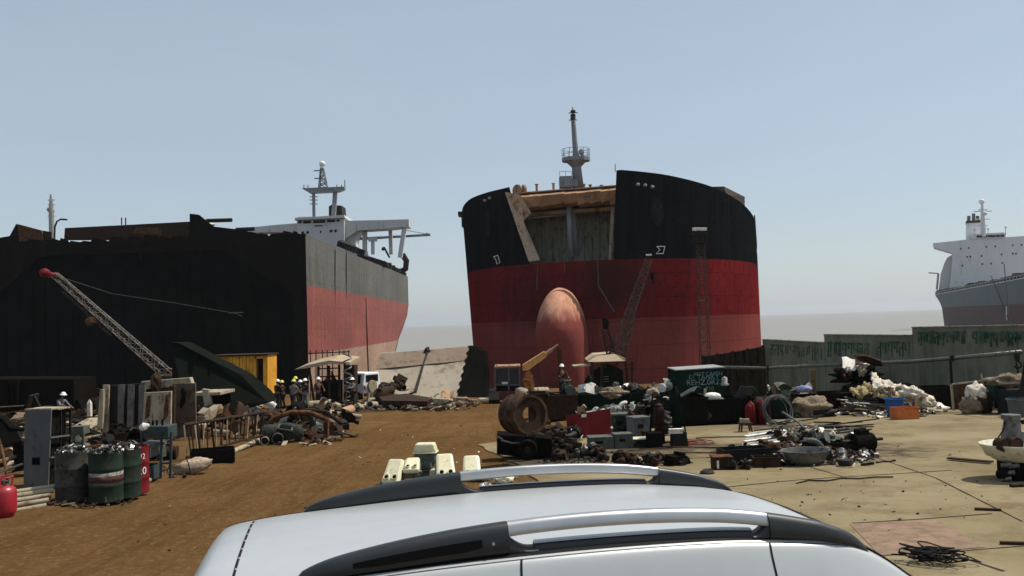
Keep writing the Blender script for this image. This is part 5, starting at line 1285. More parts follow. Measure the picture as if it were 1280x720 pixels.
rubble('mound_debris', (410, 512, 50, 5), 200, .08, .5, ['rust_dark', 'grease_black', 'dark_steel', 'beige_paint'], 'rubbish strewn round the feet of the helmeted workers', .3, 10)
rubble('dirt_litter', (520, 560, 110, 35), 60, .02, .07, ['beige_paint', 'rust_dark', 'rust', 'white_scrap'], 'scattered scraps on the dirt road', .01, 11)
rubble('dirt_litter', (360, 650, 230, 55), 260, .01, .035, ['rust_dark', 'rust', 'wood_plank'], 'scattered gravel on the near dirt road by the car', .005, 19)
rubble('dirt_litter', (350, 620, 200, 60), 70, .015, .05, ['rust_dark', 'rust', 'wood_plank'], 'scattered small stones on the near dirt road', .01, 12)
for i, (p0, p1, r, m_, lb) in enumerate((((445, 512), (480, 502), .1, 'beige_paint', 'long pale pole in front of the canopy hut'), ((575, 500), (595, 503), .08, 'beige_paint', 'pale rod on the ground at the dark end plate'), ((600, 502), (618, 503), .12, 'tarp_white', 'white bar lying left of the excavator'), ((360, 512), (402, 510), .12, 'rust_dark', 'dark beam at the workers feet'))):
    pipe_obj(gp(*p0, r), gp(*p1, r), r, 'pole', lb, m_, 'pole', False, n=8)

# canopy hut with lattice screen
ch = thing('canopy_hut', 'open hut with a pale sagging canopy and crossed lattice screen beside the workers', 'hut', gy(408, 56))
Y = 56
mb = MB(); mb.prism([P(368, 462, Y-1), P(385, 456, Y-1), P(412, 450.5, Y-1), P(437, 453, Y-1), (P(437, 455.5, Y-1)), P(412, 455, Y-1), P(385, 460, Y-1)], (0, 0, 0), (.1, 3.2, .25)); mb.build('canopy', pm('canopy_cloth', (.36, .28, .19), .85, 0, .2, (.2, .14, .09), .3, 1), ch, world=True)
for pts in (((386, 459), (393, 505)), ((398, 458), (398, 505)), ((411, 457), (412, 505)), ((431, 455), (432, 505)), ((424, 456), (424, 505))): mb = MB(); mb.beam(P(*pts[0], Y), P(*pts[1], Y), .14); mb.build('post', 'rust_dark', ch, world=True)
mb = MB()
for i in range(6): mb.beam(P(404+i*2, 478-0, Y+.3), P(413, 466+i*2.4-2, Y+.3), .06); mb.beam(P(414, 466+i*2.4-2, Y+.3), P(423-i*1.5, 480, Y+.3), .06)
for py in (461, 471, 478): mb.beam(P(399, py, Y+.3), P(425, py-1, Y+.3), .08)
mb.build('lattice_screen', 'rust_dark', ch, world=True)
mb = MB(); mb.prism([P(400, 477, Y+1), P(424, 476, Y+1), P(424, 508, Y+1), P(400, 508, Y+1)], (0, 0, 0), (0, 1.2, 0)); mb.build('back_board', 'grease_black', ch, world=True)
mb = MB(); mb.prism([P(432, 457, Y+1), P(443, 457, Y+1), P(443, 506, Y+1), P(432, 506, Y+1)], (0, 0, 0), (0, 1.2, 0)); mb.build('side_board', 'rust_dark', ch, world=True)
lad = thing('spiral_spring', 'upright coil of pale rings beside the canopy hut', 'spring', gy(433, 54))
mb = MB(); mb.tube([gy(433, 54)+V((.25*cos(t*.8), .25*sin(t*.8), .12*t*.8/1.3+.1)) for t in range(46)], .05, 5); mb.build('coil', 'grey_steel', lad, world=True)
g0 = thing('barrier_frame', 'thin rusty scaffold rail standing against the red hull above the hut', 'railing', gy(413, 60))
Y = 60
mb = MB(); mb.beam(P(386, 442, Y), P(437, 439.5, Y), .07); mb.build('rail', 'rust_dark', g0, world=True)
for px in (388, 395, 403, 409, 416, 424, 430, 436): mb = MB(); mb.beam(P(px, 505, Y), P(px, 437.5, Y), .06); mb.build('upright', 'rust_dark', g0, world=True)
# white jeep with covered spare wheel
jp = thing('parked_jeep', 'white jeep with round covered spare wheel parked behind the canopy hut', 'jeep', gy(463, 59), .9)
s = 1.0
def bxp(name, c, d, mat, par, rot=None, bev=.03, extra=None):
    mb = MB(); mb.box(c, d, rot); return mb.build(name, mat, par, bevel=bev)
mb = MB(); mb.prism([V((-.8, 0, .55)), V((.8, 0, .55)), V((.8, 0, 1.15)), V((.66, 0, 1.85)), V((-.66, 0, 1.85)), V((-.8, 0, 1.15))], (0, 0, 0), (0, 2.3, 0)); mb.box((0, 3.0, .85), (1.5, 1.5, .6)); mb.build('body', 'white_paint', jp, bevel=.06)
bxp('rear_window', (0, -.01, 1.5), (1.1, .03, .42), 'grease_black', jp, rotm(0, 0, 0), 0)
for x_ in (-1, 1): 
    mb = MB(); mb.prism([V((x_*.815, .3, 1.18)), V((x_*.815, 2.0, 1.18)), V((x_*.7, 2.0, 1.75)), V((x_*.7, .3, 1.75))], (0, 0, 0), (x_*.02, 0, 0)); mb.build('side_window', 'grease_black', jp)
bxp('bumper', (0, -.12, .5), (1.6, .2, .18), 'rust_dark', jp)
mb = MB(); mb.lathe([(0, 0), (.36, 0), (.38, .05), (.38, .2), (0, .2)], (-.1, -.02, 1.0), rotm(pi/2, 0, 0), 24); mb.build('spare_wheel_cover', 'beige_paint', jp, auto=40)
for x_ in (-.72, .72):
    for y_ in (.6, 2.9):
        mb = MB(); mb.lathe([(.15, -.1), (.34, -.1), (.36, 0), (.34, .1), (.15, .1), (.15, -.1)], (x_, y_, .36), rotm(0, pi/2, 0), 20); w_ = mb.build('wheel', 'dark_rubber', jp, auto=40)
        mb = MB(); mb.cyl((x_-.08, y_, .36), (x_+.08, y_, .36), .15, n=14); mb.build('rim', 'grey_steel', w_)
for x_ in (-.7, .7): bxp('tail_light', (x_, -.03, .95), (.12, .05, .25), 'red_paint', jp, bev=0)
jp.scale = (1.0, 1.0, 1.1)

# ------------------------------------------------------------------ cranes and the excavator
lc = thing('crawler_crane', 'lattice boom crane reaching up left before the sooty cut face', 'crane', gy(228, 56))
Y = 56
mb = MB(); mb.lattice(P(228, 484, Y), P(68, 343, Y), .62, .36, 22, .03, up=(0, 1, 0)); mb.build('boom', pm('boom_paint', (.22, .2, .17), .6, .1, .3, (.1, .07, .06), .4, 1.5), lc, world=True)
mb = MB(); mb.lattice(P(140, 416, Y+.5), P(80, 362, Y+.5), .4, .3, 7, .025, up=(0, 1, 0)); mb.build('jib', 'dark_steel', lc, world=True)
mb = MB(); mb.lathe([(0, -.3), (.26, -.22), (.3, 0), (.26, .22), (0, .3)], P(56, 341, Y), rotm(pi/2, 0, 0), 16); mb.cyl(P(56, 341, Y), P(70, 346, Y), .2, n=8); mb.build('boom_head', 'red_paint', lc, world=True, smooth=True)
mb = MB(); mb.ell(P(113, 402, Y), (.36, .2, .3), None, 10, 7, lump=.3); mb.build('winch', 'rust', lc, world=True)
mb = MB(); mb.tube([P(56, 340, Y), P(140, 367, Y-.5), P(200, 376, Y-.5), P(215, 378, Y-.6), P(296, 392, Y), P(303, 396, Y)], .025, 4); mb.build('hoist_rope', 'grey_steel', lc, world=True)
mb = MB(); mb.tube([P(286, 391, Y), P(304, 390.5, Y)], .04, 4); mb.build('rope_shackle', 'grey_steel', lc, world=True)
mb = MB(); c = gy(228, 56); mb.box(c+V((0, .5, 1.6)), (3, 3, 1.4)); mb.build('machinery_house', 'rust_dark', lc, world=True, bevel=.08)
mb = MB(); mb.beam(c+V((-.4, 0, 2)), P(213, 462, Y), .2); mb.beam(c+V((.5, 0, 2)), P(213, 462, Y), .2); mb.beam(c+V((-1.2, 0, 2.2)), P(219, 470, Y), .16); mb.build('gantry', 'orange_paint', lc, world=True)
for x_ in (-1.4, 1.4):
    mb = MB(); mb.prism([V((x_-.35, -1.8, .2)), V((x_-.35, -2.1, .5)), V((x_-.35, -1.8, .8)), V((x_-.35, 1.8, .8)), V((x_-.35, 2.1, .5)), V((x_-.35, 1.8, .2))], (0, 0, 0), (.7, 0, 0)); mb.v = [v+c+V((0, 0, -.15)) for v in mb.v]; mb.build('track', 'dark_rubber', lc, world=True)

mc = thing('crawler_crane', 'dark crawler crane with tan canopy and lattice boom before the red bow', 'crane', gy(762, 52))
Y = 52; c = gy(762, 52)
mb = MB(); mb.lattice(P(762, 462, Y), P(811, 324, Y+1), .7, .36, 19, .032, up=(0, 1, 0)); mb.build('boom', pm('boom_dark', (.1, .065, .05), .6, .1, .4, (.2, .17, .13), .35, 2.5), mc, world=True)
mb = MB(); mb.lattice(P(775, 452, Y+.8), P(792, 385, Y+1.2), .5, .3, 8, .03, up=(0, 1, 0)); mb.build('backstay_mast', 'boom_dark', mc, world=True)
mb = MB(); mb.lattice(P(765, 448, Y), P(756.5, 412, Y), .5, .35, 5, .03, up=(0, 1, 0)); gm = mb.build('gantry', 'dark_steel', mc, world=True)
mb = MB(); mb.prism([P(754, 411, Y), P(760, 412, Y), P(761, 402, Y), P(757, 397.5, Y), P(753, 398, Y)], (0, -.2, 0), (0, .2, 0)); mb.build('sheave_block', 'grease_black', mc, world=True)
mb = MB(); mb.tube([P(812, 321, Y+1), P(815, 345, Y+1)], .02, 4); mb.tube([P(815, 352, Y+1), P(816, 415, Y+1)], .015, 4); mb.tube([P(756, 398, Y), P(812, 321, Y+1)], .018, 4); mb.build('hoist_rope', 'dark_steel', mc, world=True)
mb = MB(); p = P(815, 345, Y+1); mb.box(p, (.2, .12, .4)); mb.tube([p+V((0, 0, -.2)), p+V((0, 0, -.3)), p+V((.1, 0, -.42)), p+V((0, 0, -.52)), p+V((-.12, 0, -.42))], .04, 6); mb.build('hook_block', 'grease_black', mc, world=True)
mb = MB(); mb.box(P(811, 318.5, Y+1), (.35, .1, .1)); mb.build('boom_head', 'white_paint', mc, world=True)
mb = MB(); mb.prism([P(735, 452, Y-1), P(744, 445, Y-.4), P(769, 443, Y-.4), P(782, 449, Y-1), P(782, 451, Y-1), P(744, 453, Y-1)], (0, -.2, 0), (0, 2.4, .1)); mb.prism([P(717, 457.5, Y-1), P(741, 455.5, Y-1), P(741, 457.5, Y-1), P(717, 459, Y-1)], (0, 0, 0), (0, 1.6, 0)); mb.build('canopy', 'canopy_cloth', mc, world=True)
for px, p2 in ((740, 742), (752, 752), (782, 786), (790, 790)): mb = MB(); mb.beam(P(px, 452, Y-1.1), P(p2, 500, Y-1.1), .13); mb.build('canopy_post', 'rust_dark', mc, world=True)
mb = MB(); mb.prism([P(736, 500, Y), P(778, 500, Y), P(778, 462, Y), P(762, 456, Y), P(742, 468, Y), P(734, 480, Y)], (0, -.5, 0), (0, 2.4, 0)); mb.build('machinery_house', 'grease_black', mc, world=True, bevel=.06)
mb = MB(); 
for py in (471, 474, 477): mb.beam(P(754.5, py, Y-.62), P(761, py-.4, Y-.62), .05, .02)
mb.build('vent_grille', 'pale_grey', mc, world=True)
for x_ in (-1.35, 1.35):
    mb = MB(); mb.prism([V((x_-.35, -1.8, .2)), V((x_-.35, -2.1, .55)), V((x_-.35, -1.8, .9)), V((x_-.35, 1.8, .9)), V((x_-.35, 2.1, .55)), V((x_-.35, 1.8, .2))], (0, 0, 0), (.7, 0, 0)); mb.v = [v+c+V((0, .6, -.15)) for v in mb.v]; mb.build('track', 'dark_rubber', mc, world=True)
mb = MB(); mb.tube([P(736, 464, Y-.8), P(739, 474, Y-.8), P(742, 471, Y-.8)], .06, 5); mb.build('exhaust_pipe', 'grey_steel', mc, world=True)
mb = MB(); 
for py in (449, 456, 461): mb.beam(P(780, py, Y-.9), P(791, py-.5, Y-.9), .04)
mb.build('side_ladder', 'rust_dark', mc, world=True)

# lattice access tower with basket
lt = thing('access_tower', 'slender lattice tower with a basket on top against the starboard bow', 'tower', gy(878, 74))
Y = 74
mb = MB(); mb.lattice(gy(879, Y), P(876, 303, Y), .8, .66, 19, .035, up=(0, 1, 0)); mb.build('lattice_mast', pm('tower_paint', (.07, .045, .04), .6, 0, .3, (.18, .14, .11), .35, 2), lt, world=True)
mb = MB(); p = [P(866, 303, Y-.6), P(884, 302, Y-.6), P(884, 290, Y-.6), P(866, 291, Y-.6)]
for dy in (0, 1.1):
    for i in range(4): mb.beam(p[i]+V((0, dy, 0)), p[(i+1) % 4]+V((0, dy, 0)), .1)
for i in range(4): mb.beam(p[i], p[i]+V((0, 1.1, 0)), .1)
for t in (.33, .66): mb.beam(lerp(p[0], p[1], t), lerp(p[3], p[2], t), .06)
mb.build('basket', 'dark_steel', lt, world=True)
mb = MB(); mb.prism([p[0], p[1], p[1]+V((0, 1.1, 0)), p[0]+V((0, 1.1, 0))], (0, 0, -.06), (0, 0, .03)); mb.build('basket_floor', 'dark_steel', lt, world=True)
for px in (870, 879): mb = MB(); mb.box(P(px, 286.5, Y-.4), (.6, .3, .28)); mb.build('floodlight', 'white_scrap', lt, world=True, bevel=.03)
mb = MB(); mb.beam(P(872, 376, Y-.5), P(881, 375, Y-.5), .07); mb.build('tie_bar', 'grey_steel', lt, world=True)

# excavator
ex = thing('excavator', 'orange excavator with glazed cab and raised yellow arm before the bow', 'excavator', gy(634, 50))
Y = 50; c = gy(634, 50)
mb = MB(); mb.prism([P(615, 500, Y), P(651, 500, Y), P(651, 488.5, Y), P(616, 489, Y)], (0, -.3, 0), (0, 3, 0)); mb.build('body', pm('exc_body', (.22, .07, .035), .7, 0, .3, (.08, .04, .03), .4, 2), ex, world=True, bevel=.06)
mb = MB()
for dy in (-.1, 1.4):
    for a_, b_ in (((618.5, 488), (619, 460)), ((650, 488), (649, 460)), ((619, 460), (649, 459)), ((618.5, 481), (650, 481)), ((636, 488), (636, 460))): mb.beam(P(*a_, Y+dy), P(*b_, Y+dy), .09)
for px in (619, 649): mb.beam(P(px, 460, Y-.1), P(px, 460, Y-.1)+V((0, 1.5, 0)), .08)
mb.build('cab_frame', 'grey_paint', ex, world=True)
mb = MB(); mb.prism([P(617.5, 460, Y-.2), P(650.5, 459, Y-.2), P(650.5, 456.5, Y-.2), P(618, 457.5, Y-.2)], (0, 0, 0), (0, 1.8, 0))
for px in (621, 637, 648): mb.box(P(px, 456.5, Y), (.12, .12, .12))
mb.build('cab_roof', 'rust_light', ex, world=True, bevel=.03)
gl, nt, b = nodes('cab_glass'); b.inputs['Base Color'].default_value = (.02, .03, .05, 1); b.inputs['Roughness'].default_value = .08; MATS['cab_glass'] = gl
for (x0, x1) in ((620, 635), (637, 649)):
    mb = MB(); mb.prism([P(x0, 480.5, Y-.05), P(x1, 480.5, Y-.05), P(x1, 461, Y-.05), P(x0, 461.5, Y-.05)], (0, 0, 0), (0, .03, 0)); mb.build('window', 'cab_glass', ex, world=True)
mb = MB(); mb.prism([P(620, 488, Y), P(649, 488, Y), P(649, 480.6, Y), P(620, 480.6, Y)], (0, 0, 0), (0, 1.4, 0)); mb.build('cab_panel', 'teal_paint' if False else 'grease_black', ex, world=True)
mb = MB(); mb.box(P(632, 479, Y+.5), (.5, .4, .5)); mb.build('seat', 'grease_black', ex, world=True)
mb = MB(); mb.box(P(631, 478.7, Y-.1), (.34, .05, .12)); mb.build('label_plate', 'white_scrap', ex, world=True)
oy = pm('arm_yellow', (.6, .3, .1), .55, 0, .2, (.3, .14, .05), .3, 2)
mb = MB(); mb.prism([P(657, 465, Y), P(663, 463, Y), P(672, 494, Y), P(660, 494, Y), P(653, 476, Y)], (0, -.25, 0), (0, .25, 0)); mb.build('boom', pm('arm_orange', (.36, .13, .05), .6, 0, .25, (.12, .05, .03), .35, 2), ex, world=True, bevel=.03)
mb = MB(); mb.prism([P(653, 463, Y), P(653, 456, Y), P(680, 439, Y), P(683, 441, Y), P(683, 446, Y), P(660, 463, Y)], (0, -.28, 0), (0, .28, 0)); mb.build('boom_extension', 'arm_yellow', ex, world=True, bevel=.03)
mb = MB(); mb.cyl(P(683, 442, Y), P(690, 437, Y), .13, n=10); mb.cyl(P(688, 438, Y), P(698, 431, Y), .08, n=10); mb.build('hydraulic_ram', 'rust_light', ex, world=True)
mb = MB(); mb.prism([P(696, 431, Y), P(702, 436, Y), P(704, 488, Y), P(699, 489, Y), P(696, 440, Y)], (0, -.16, 0), (0, .16, 0)); mb.build('dipper_arm', pm('arm_brown', (.1, .035, .02), .7, 0, .3), ex, world=True, bevel=.02)
for a_, b_ in (((655, 474), (662, 475)), ((662, 475), (666, 469)), ((663, 486), (668, 481))): mb = MB(); mb.cyl(P(*a_, Y-.4), P(*b_, Y-.4), .05, n=6); mb.build('hydraulic_hose', 'orange_paint', ex, world=True)
mb = MB(); mb.lathe([(0, -.3), (.3, -.3), (.33, 0), (.3, .3), (0, .3)], P(652, 491, Y-.5), rotm(0, pi/2, .4), 16); mb.build('roller', 'beige_paint', ex, world=True, smooth=True)
for x_ in (-.9, 1.5):
    mb = MB(); mb.prism([V((x_-.3, -1.6, .1)), V((x_-.3, -1.9, .4)), V((x_-.3, -1.6, .75)), V((x_-.3, 1.6, .75)), V((x_-.3, 1.9, .4)), V((x_-.3, 1.6, .1))], (0, 0, 0), (.6, 0, 0)); mb.v = [v+c+V((0, 1, -.1)) for v in mb.v]; mb.build('track', 'dark_rubber', ex, world=True)
for px, lab in ((674, 'pale roller drum left of its twin behind the dark skips'), (679, 'pale roller drum right of its twin behind the dark skips')):
    a = P(px, 489.5, 45); pipe_obj(a-V((.3, 0, 0)), a+V((.25, .2, 0)), .22, 'roller_drum', lab, 'beige_paint', 'roller', False)
    mb = MB(); mb.box((a.x, a.y+.1, (a.z-.2+gz(a.y))/2), (.3, .3, a.z-.2-gz(a.y))); solo(mb, 'support_block', 'dark block carrying the '+('left' if px == 674 else 'right')+' pale roller drum', 'block', 'grease_black')

# ------------------------------------------------------------------ middle yard
def bin_(px0, px1, py0, Y, d, name, label, mat, cat='skip', rim=True, py1=None, lean=0):
    a, c = P(px0, py0, Y), P(px1, py0+lean, Y); zb = gz(Y) if Y > 46 or a.x < slab_left(Y) else gz(Y)+.03
    h = (a.z+c.z)/2-zb; w_ = c.x-a.x; t = .03
    mb = MB()
    mb.box((w_/2, d/2, .03), (w_, d, .06)); mb.box((t/2, d/2, h/2), (t, d, h)); mb.box((w_-t/2, d/2, h/2), (t, d, h)); mb.box((w_/2, t/2, h/2), (w_-2*t, t, h)); mb.box((w_/2, d-t/2, h/2), (w_-2*t, t, h))
    if rim:
        for y in (-.02, d+.02): mb.box((w_/2, y, h-.03), (w_+.06, .06, .07))
        for k in range(1, max(2, int(w_/.7))): mb.box((w_*k/max(2, int(w_/.7)), -.02, h/2-.03), (.06, .05, h-.1))
    return solo(mb, name, label, cat, mat, (a.x, Y, zb))
SKG = None
bin_(846, 884, 497, 27, 1.4, 'steel_skip', 'black steel skip left of the reddish barrel, below the chalked bin', 'grease_black')
bin_(885, 944, 498, 27.2, 1.4, 'steel_skip', 'widest black skip, right behind the reddish lying barrel', 'grease_black')
bin_(946, 990, 500, 28.6, 1.4, 'steel_skip', 'black skip behind the wire coil and red cylinders', 'dark_green')
bin_(686, 722, 494, 31.5, 1.5, 'steel_skip', 'dark red-brown skip with a pale patch behind the red panel', 'rust_dark')
bin_(723, 760, 493, 32, 1.5, 'steel_skip', 'dark green skip with a pale blob in the middle row', 'dark_green')
bin_(761, 843, 491, 33.5, 1.5, 'steel_skip', 'long dark skip behind the pile of electric boxes', 'dark_green')
bin_(660, 684, 492, 32.5, 1.2, 'steel_skip', 'small dark red skip behind the big pipe ring', 'rust_dark')
for (a_, lab, m_) in (((708, 500, 718, 508), 'square of faded paint on the red-brown skip', 'grey_paint'), ((738, 498, 744, 501), 'pale blob of paint on the green skip', 'pale_grey')):
    pass
cbin = thing('chalked_bin', 'tall dark green steel bin with chalk writing beside the sheet fence', 'bin', gy(876, 33.5))
Y = 33.5
mb = MB(); mb.prism([P(845, 463, Y), P(905, 459, Y), V((P(905, 459, Y).x, Y, gz(Y))), V((P(845, 463, Y).x, Y, gz(Y)))], (0, 0, 0), (0, 1.8, 0)); mb.build('bin_shell', pm('bin_green', (.012, .035, .028), .7, 0, .3, (.02, .02, .015), .4, 1.5), cbin, world=True, bevel=.02)
mb = MB(); mb.prism([P(844.5, 463.5, Y), P(905.5, 459.5, Y), P(905.5, 458.3, Y), P(844.5, 462.3, Y)], (0, -.05, 0), (0, 1.85, 0)); mb.build('rim', 'pale_grey', cbin, world=True)
for txt, px, py, sz in (('BEST CAPTN', 885, 469.5, .2), ('D. TANKY', 880, 474, .26), ('REHZ.0R22', 881, 481, .3), ('720', 887, 488, .22)):
    m_, vs, fs = text_mb(txt, sz); p = P(px, py, Y); m_.add([v+p+V((0, -.012, 0)) for v in vs], fs); m_.build('chalk_writing', pm('chalk', (.2, .3, .3), .9, 0, .3, (.03, .06, .05), .45, 6, bmp=0), cbin, world=True)
solo(MB().lathe([(.0, .02), (.14, .0), (.16, .06), (.1, .1), (.11, .3), (.0, .36)], n=14), 'pump_cover', 'small pale cone standing between chalked bin and fence', 'cover', 'pale_grey', P(906, 482, 33), smooth=True)
mb = MB(); mb.ell((0, 0, .1), (.28, .24, .12), None, 16, 8); solo(mb, 'plastic_basin', 'white upturned basin on the rim of the widest black skip', 'basin', 'white_scrap', P(890.5, 499, 27.4), smooth=True)
mb = MB(); mb.box((0, 0, 0), (1.0, .3, .03)); solo(mb, 'flat_tray', 'flat pale tray laid across the widest black skip', 'tray', 'pale_grey', P(884, 498.6, 27.3))
mb = MB(); mb.box((0, 0, .15), (.08, .05, .34), rotm(0, .1, 0)); solo(mb, 'stick', 'short upright pale slat on the widest black skip', 'slat', 'beige_paint', P(881.5, 498, 27.4))
random.seed(8)
for i, (px, py, Y) in enumerate(((735, 491, 32.5), (747, 489, 32.6), (768, 488, 34), (780, 487, 34), (795, 488, 34), (806, 487, 34), (818, 489, 34), (830, 488, 34), (700, 492, 32), (712, 491, 32), (860, 496, 27.6), (872, 497, 27.7), (930, 497, 27.7), (958, 498, 29), (972, 496, 29), (983, 498, 29))):
    k = random.choice(['bent_sheet', 'machine_block', 'scrap_plate', 'pipe_valve', 'steel_bracket'])
    scrap(k, random.choice(['dark_steel', 'grey_paint', 'white_scrap', 'rust_dark', 'olive_grey']), P(px, py+1.5, Y), random.uniform(.4, .8), (random.uniform(-.4, .4), random.uniform(-.4, .4), random.uniform(0, 6)), 'resting on the '+('green skip' if px < 760 and px > 722 else 'long dark skip' if 760 < px < 845 else 'red-brown skip' if px < 723 else 'skip below the chalked bin' if px < 884 else 'widest black skip' if px < 945 else 'skip behind the wire coil'))
# whitish bundle
solo(lumps(MB(), (0, 0, .1), (.4, .3, .16), 4, .9, 26, 16), 'cloth_bundle', 'olive and white cloth bundle above the row of dark skips', 'bundle', 'sack', P(766, 495, 30.5), smooth=True)
mb = MB(); lumps(mb, (0, 0, .1), (.22, .2, .14), 9, .5); solo(mb, 'sandbag', 'pale rounded bag on the long dark skip beside a post', 'bag', 'beige_paint', P(816, 494, 30), smooth=True)

# pipe ring on black machinery
pr = thing('pipe_ring', 'big rusty flanged pipe ring standing on black machinery', 'pipe', P(652, 518, 19.3), .0)
q = rotm(pi/2, 0, 0) ; q = rotm(0, 0, .5) @ rotm(-.06, 0, 0) @ q
mb = MB(); mb.lathe([(.37, -.02), (.44, -.02), (.44, .06), (.41, .07), (.41, .3), (.435, .31), (.435, .35), (.41, .36), (.41, .6), (.43, .6), (.43, .66), (.37, .66), (.37, -.02)], (0, 0, 0), q, 40); mb.v = [v - q @ V((0, 0, .0)) for v in mb.v]; mb.build('ring_shell', pm('ring_rust', (.1, .055, .035), .75, .1, .4, (.04, .025, .018), .45, 3), pr, auto=35)
mb = MB(); mb.lathe([(.17, .60), (.375, .60), (.375, .62), (.17, .62), (.17, .60)], (0, 0, 0), q, 30); mb.build('end_disc', 'rust_dark', pr)
mb = MB()
for i in range(16):
    a = i*pi/8; p = V((.405*cos(a), .405*sin(a), -.04)); mb.cyl(q @ p, q @ (p+V((0, 0, .03))), .018, n=6)
mb.build('flange_bolts', 'rust_dark', pr)
pr.location = P(645, 517.5, 19.0)
bm2 = thing('scrapped_engine', 'black greasy engine frame with a wheel, under the big pipe ring', 'machine', gp(655, 576))
Y = gp(655, 576).y
mb = MB(); mb.prism([P(621, 568, Y+.1), P(690, 576, Y-.1), P(690, 548, Y-.1), P(621, 543, Y+.1)], (0, 0, 0), (0, .7, 0)); mb.build('frame', 'grease_black', bm2, world=True, bevel=.02)
mb = MB(); mb.lathe([(.05, -.06), (.2, -.07), (.24, 0), (.2, .07), (.05, .06)], P(659, 562, Y-.25), rotm(pi/2, 0, .2), 26); mb.build('wheel', 'grease_black', bm2, world=True, auto=40)
mb = MB(); mb.lathe([(0, -.09), (.07, -.09), (.07, .09), (0, .09)], P(659, 562, Y-.28), rotm(pi/2, 0, .2), 16); mb.build('hub', 'dark_steel', bm2, world=True)
for i, (a_, b_) in enumerate((((626, 550), (640, 554)), ((640, 554), (662, 553)), ((620, 545), (628, 549)))): mb = MB(); mb.beam(P(*a_, Y-.1), P(*b_, Y-.1), .035); mb.build('bracket', 'grey_steel', bm2, world=True)
mb = MB(); mb.tube([P(670+10*cos(t), 545+3.6*sin(t), Y+.1*sin(t)) for t in [i*pi/10 for i in range(20)]], .016, 6, close=True); mb.build('handwheel', 'olive_grey', bm2, world=True)
for i in range(3):
    mb = MB(); mb.tube([P(644+i*3, 553, Y-.2), P(650+i*4, 540+i, Y-.25), P(662+i*3, 538+i, Y-.2), P(668+i, 552, Y-.2)], .014, 5); mb.build('hose', 'dark_rubber', bm2, world=True)
mb = MB(); mb.cyl((0, 0, 0), (0, 0, .28), .11, n=14); mb.cyl((0, 0, .28), (0, 0, .29), .1, n=14); solo(mb, 'rusty_can', 'small square-shouldered rusty can right of the pipe ring', 'can', 'rust', gp(684, 545))
solo(MB().box((0, 0, .2), (.28, .05, .36)), 'rusty_plate', 'orange rusty plate standing right of the pipe ring', 'plate', 'rust', gp(683, 541), (.1, 0, .1))
BK = ['electric_motor', 'gear_casing', 'pipe_valve', 'machine_block', 'motor_cover', 'pipe_flange', 'pipe_elbow']
heap((700, 572, 34, 8), 24, .2, .42, BK, ['grease_black', 'dark_steel', 'rust_dark', 'grease_black'], ['beside the wheel of the black engine frame', 'between the engine frame and the grey boxes', 'before the white crumpled bags'], (0, .15), 51)
heap((742, 575, 24, 5), 12, .2, .36, BK, ['grease_black', 'dark_steel', 'grey_steel', 'rust_dark'], ['on the concrete before the electric boxes'], (0, .1), 52)
heap((815, 583, 48, 3.5), 16, .2, .4, BK, ['grease_black', 'dark_steel', 'rust_dark'], ['just past the car roof rail, left group', 'just past the car roof rail, right group'], (0, .06), 53)
rubble('oily_bits', (740, 576, 80, 9), 220, .03, .12, ['grease_black', 'dark_steel', 'rust_dark', 'grey_steel'], 'oily bits on the concrete before the electric boxes', .05, 13)
o = scrap('machine_block', 'grease_black', gp(845, 583), .5, (0, 0, .4), 'bulky, just past the front of the far roof rail')
# red panel
solo(MB().prism([V((-.6, 0, 0)), V((.62, 0, .0)), V((.64, 0, .78)), V((-.6, 0, .62))], (0, 0, 0), (0, .04, 0)), 'red_sheet', 'bright red sheet panel standing behind the electric boxes', 'panel', 'red_paint', gp(742, 551, .02)+V((-.1, .3, 0)), (-.1, 0, .05))
solo(MB().box((0, 0, .05), (.14, .02, .08)), 'paper_label', 'small white label stuck on the red panel', 'label', 'white_scrap', P(730, 522, gp(742, 551).y+.18))
# electric boxes
def ebox(px0, py0, px1, py1, dd, label, mat, rz=.0, lid='pale_grey', kind='electric_box', dY=0):
    Y = gp((px0+px1)/2, min(py1, 563)).y+dY; a = P(px0, py1, Y); w_, h_ = W(px1-px0, Y), W(py1-py0, Y)
    t = thing(kind, label, 'electric box', a+V((w_/2, 0, 0)), rz)
    mb = MB(); mb.box((0, dd/2, h_*.46), (w_, dd, h_*.9)); mb.build('case', mat, t, bevel=.012)
    mb = MB(); mb.box((0, dd/2, h_*.955), (w_*1.05, dd*1.05, h_*.09)); mb.build('lid', lid, t, bevel=.008)
    mb = MB(); mb.box((-w_*.1, -.012, h_*.6), (w_*.3, .02, h_*.18)); mb.build('nameplate', 'grease_black', t)
    for sx_ in (-1, 1): mb = MB(); mb.box((sx_*w_*.38, -.015, h_*.72), (.03, .03, h_*.2)); mb.build('latch', 'grey_steel', t)
    return t
ebox(737, 547, 768, 563, .45, 'dark grey electric box, lower left of the pile', 'olive_grey', .05, 'olive_grey')
ebox(739, 536, 766, 548, .4, 'dark grey electric box stacked on the lower left one', 'grey_paint', -.08, 'pale_grey', dY=.02)
ebox(769, 543, 792, 562, .4, 'green-grey electric box with two pale clips in the middle of the pile', 'olive_grey', .1, 'olive_grey')
ebox(791, 549, 812, 561, .4, 'low brown electric box right of the green-grey one', 'dark_steel', .0, 'cream_plastic')
ebox(742, 524, 762, 537, .35, 'small grey electric box topmost on the left of the pile', 'olive_grey', .2, 'olive_grey', dY=.3)
ebox(766, 518, 788, 545, .5, 'tall olive electric box behind the middle of the pile', 'green_paint', .0, 'olive_grey', dY=.9)
ebox(792, 522, 815, 550, .5, 'tall dark electric cabinet leaning behind the low brown box', 'grey_paint', .3, 'grey_paint', dY=.7)
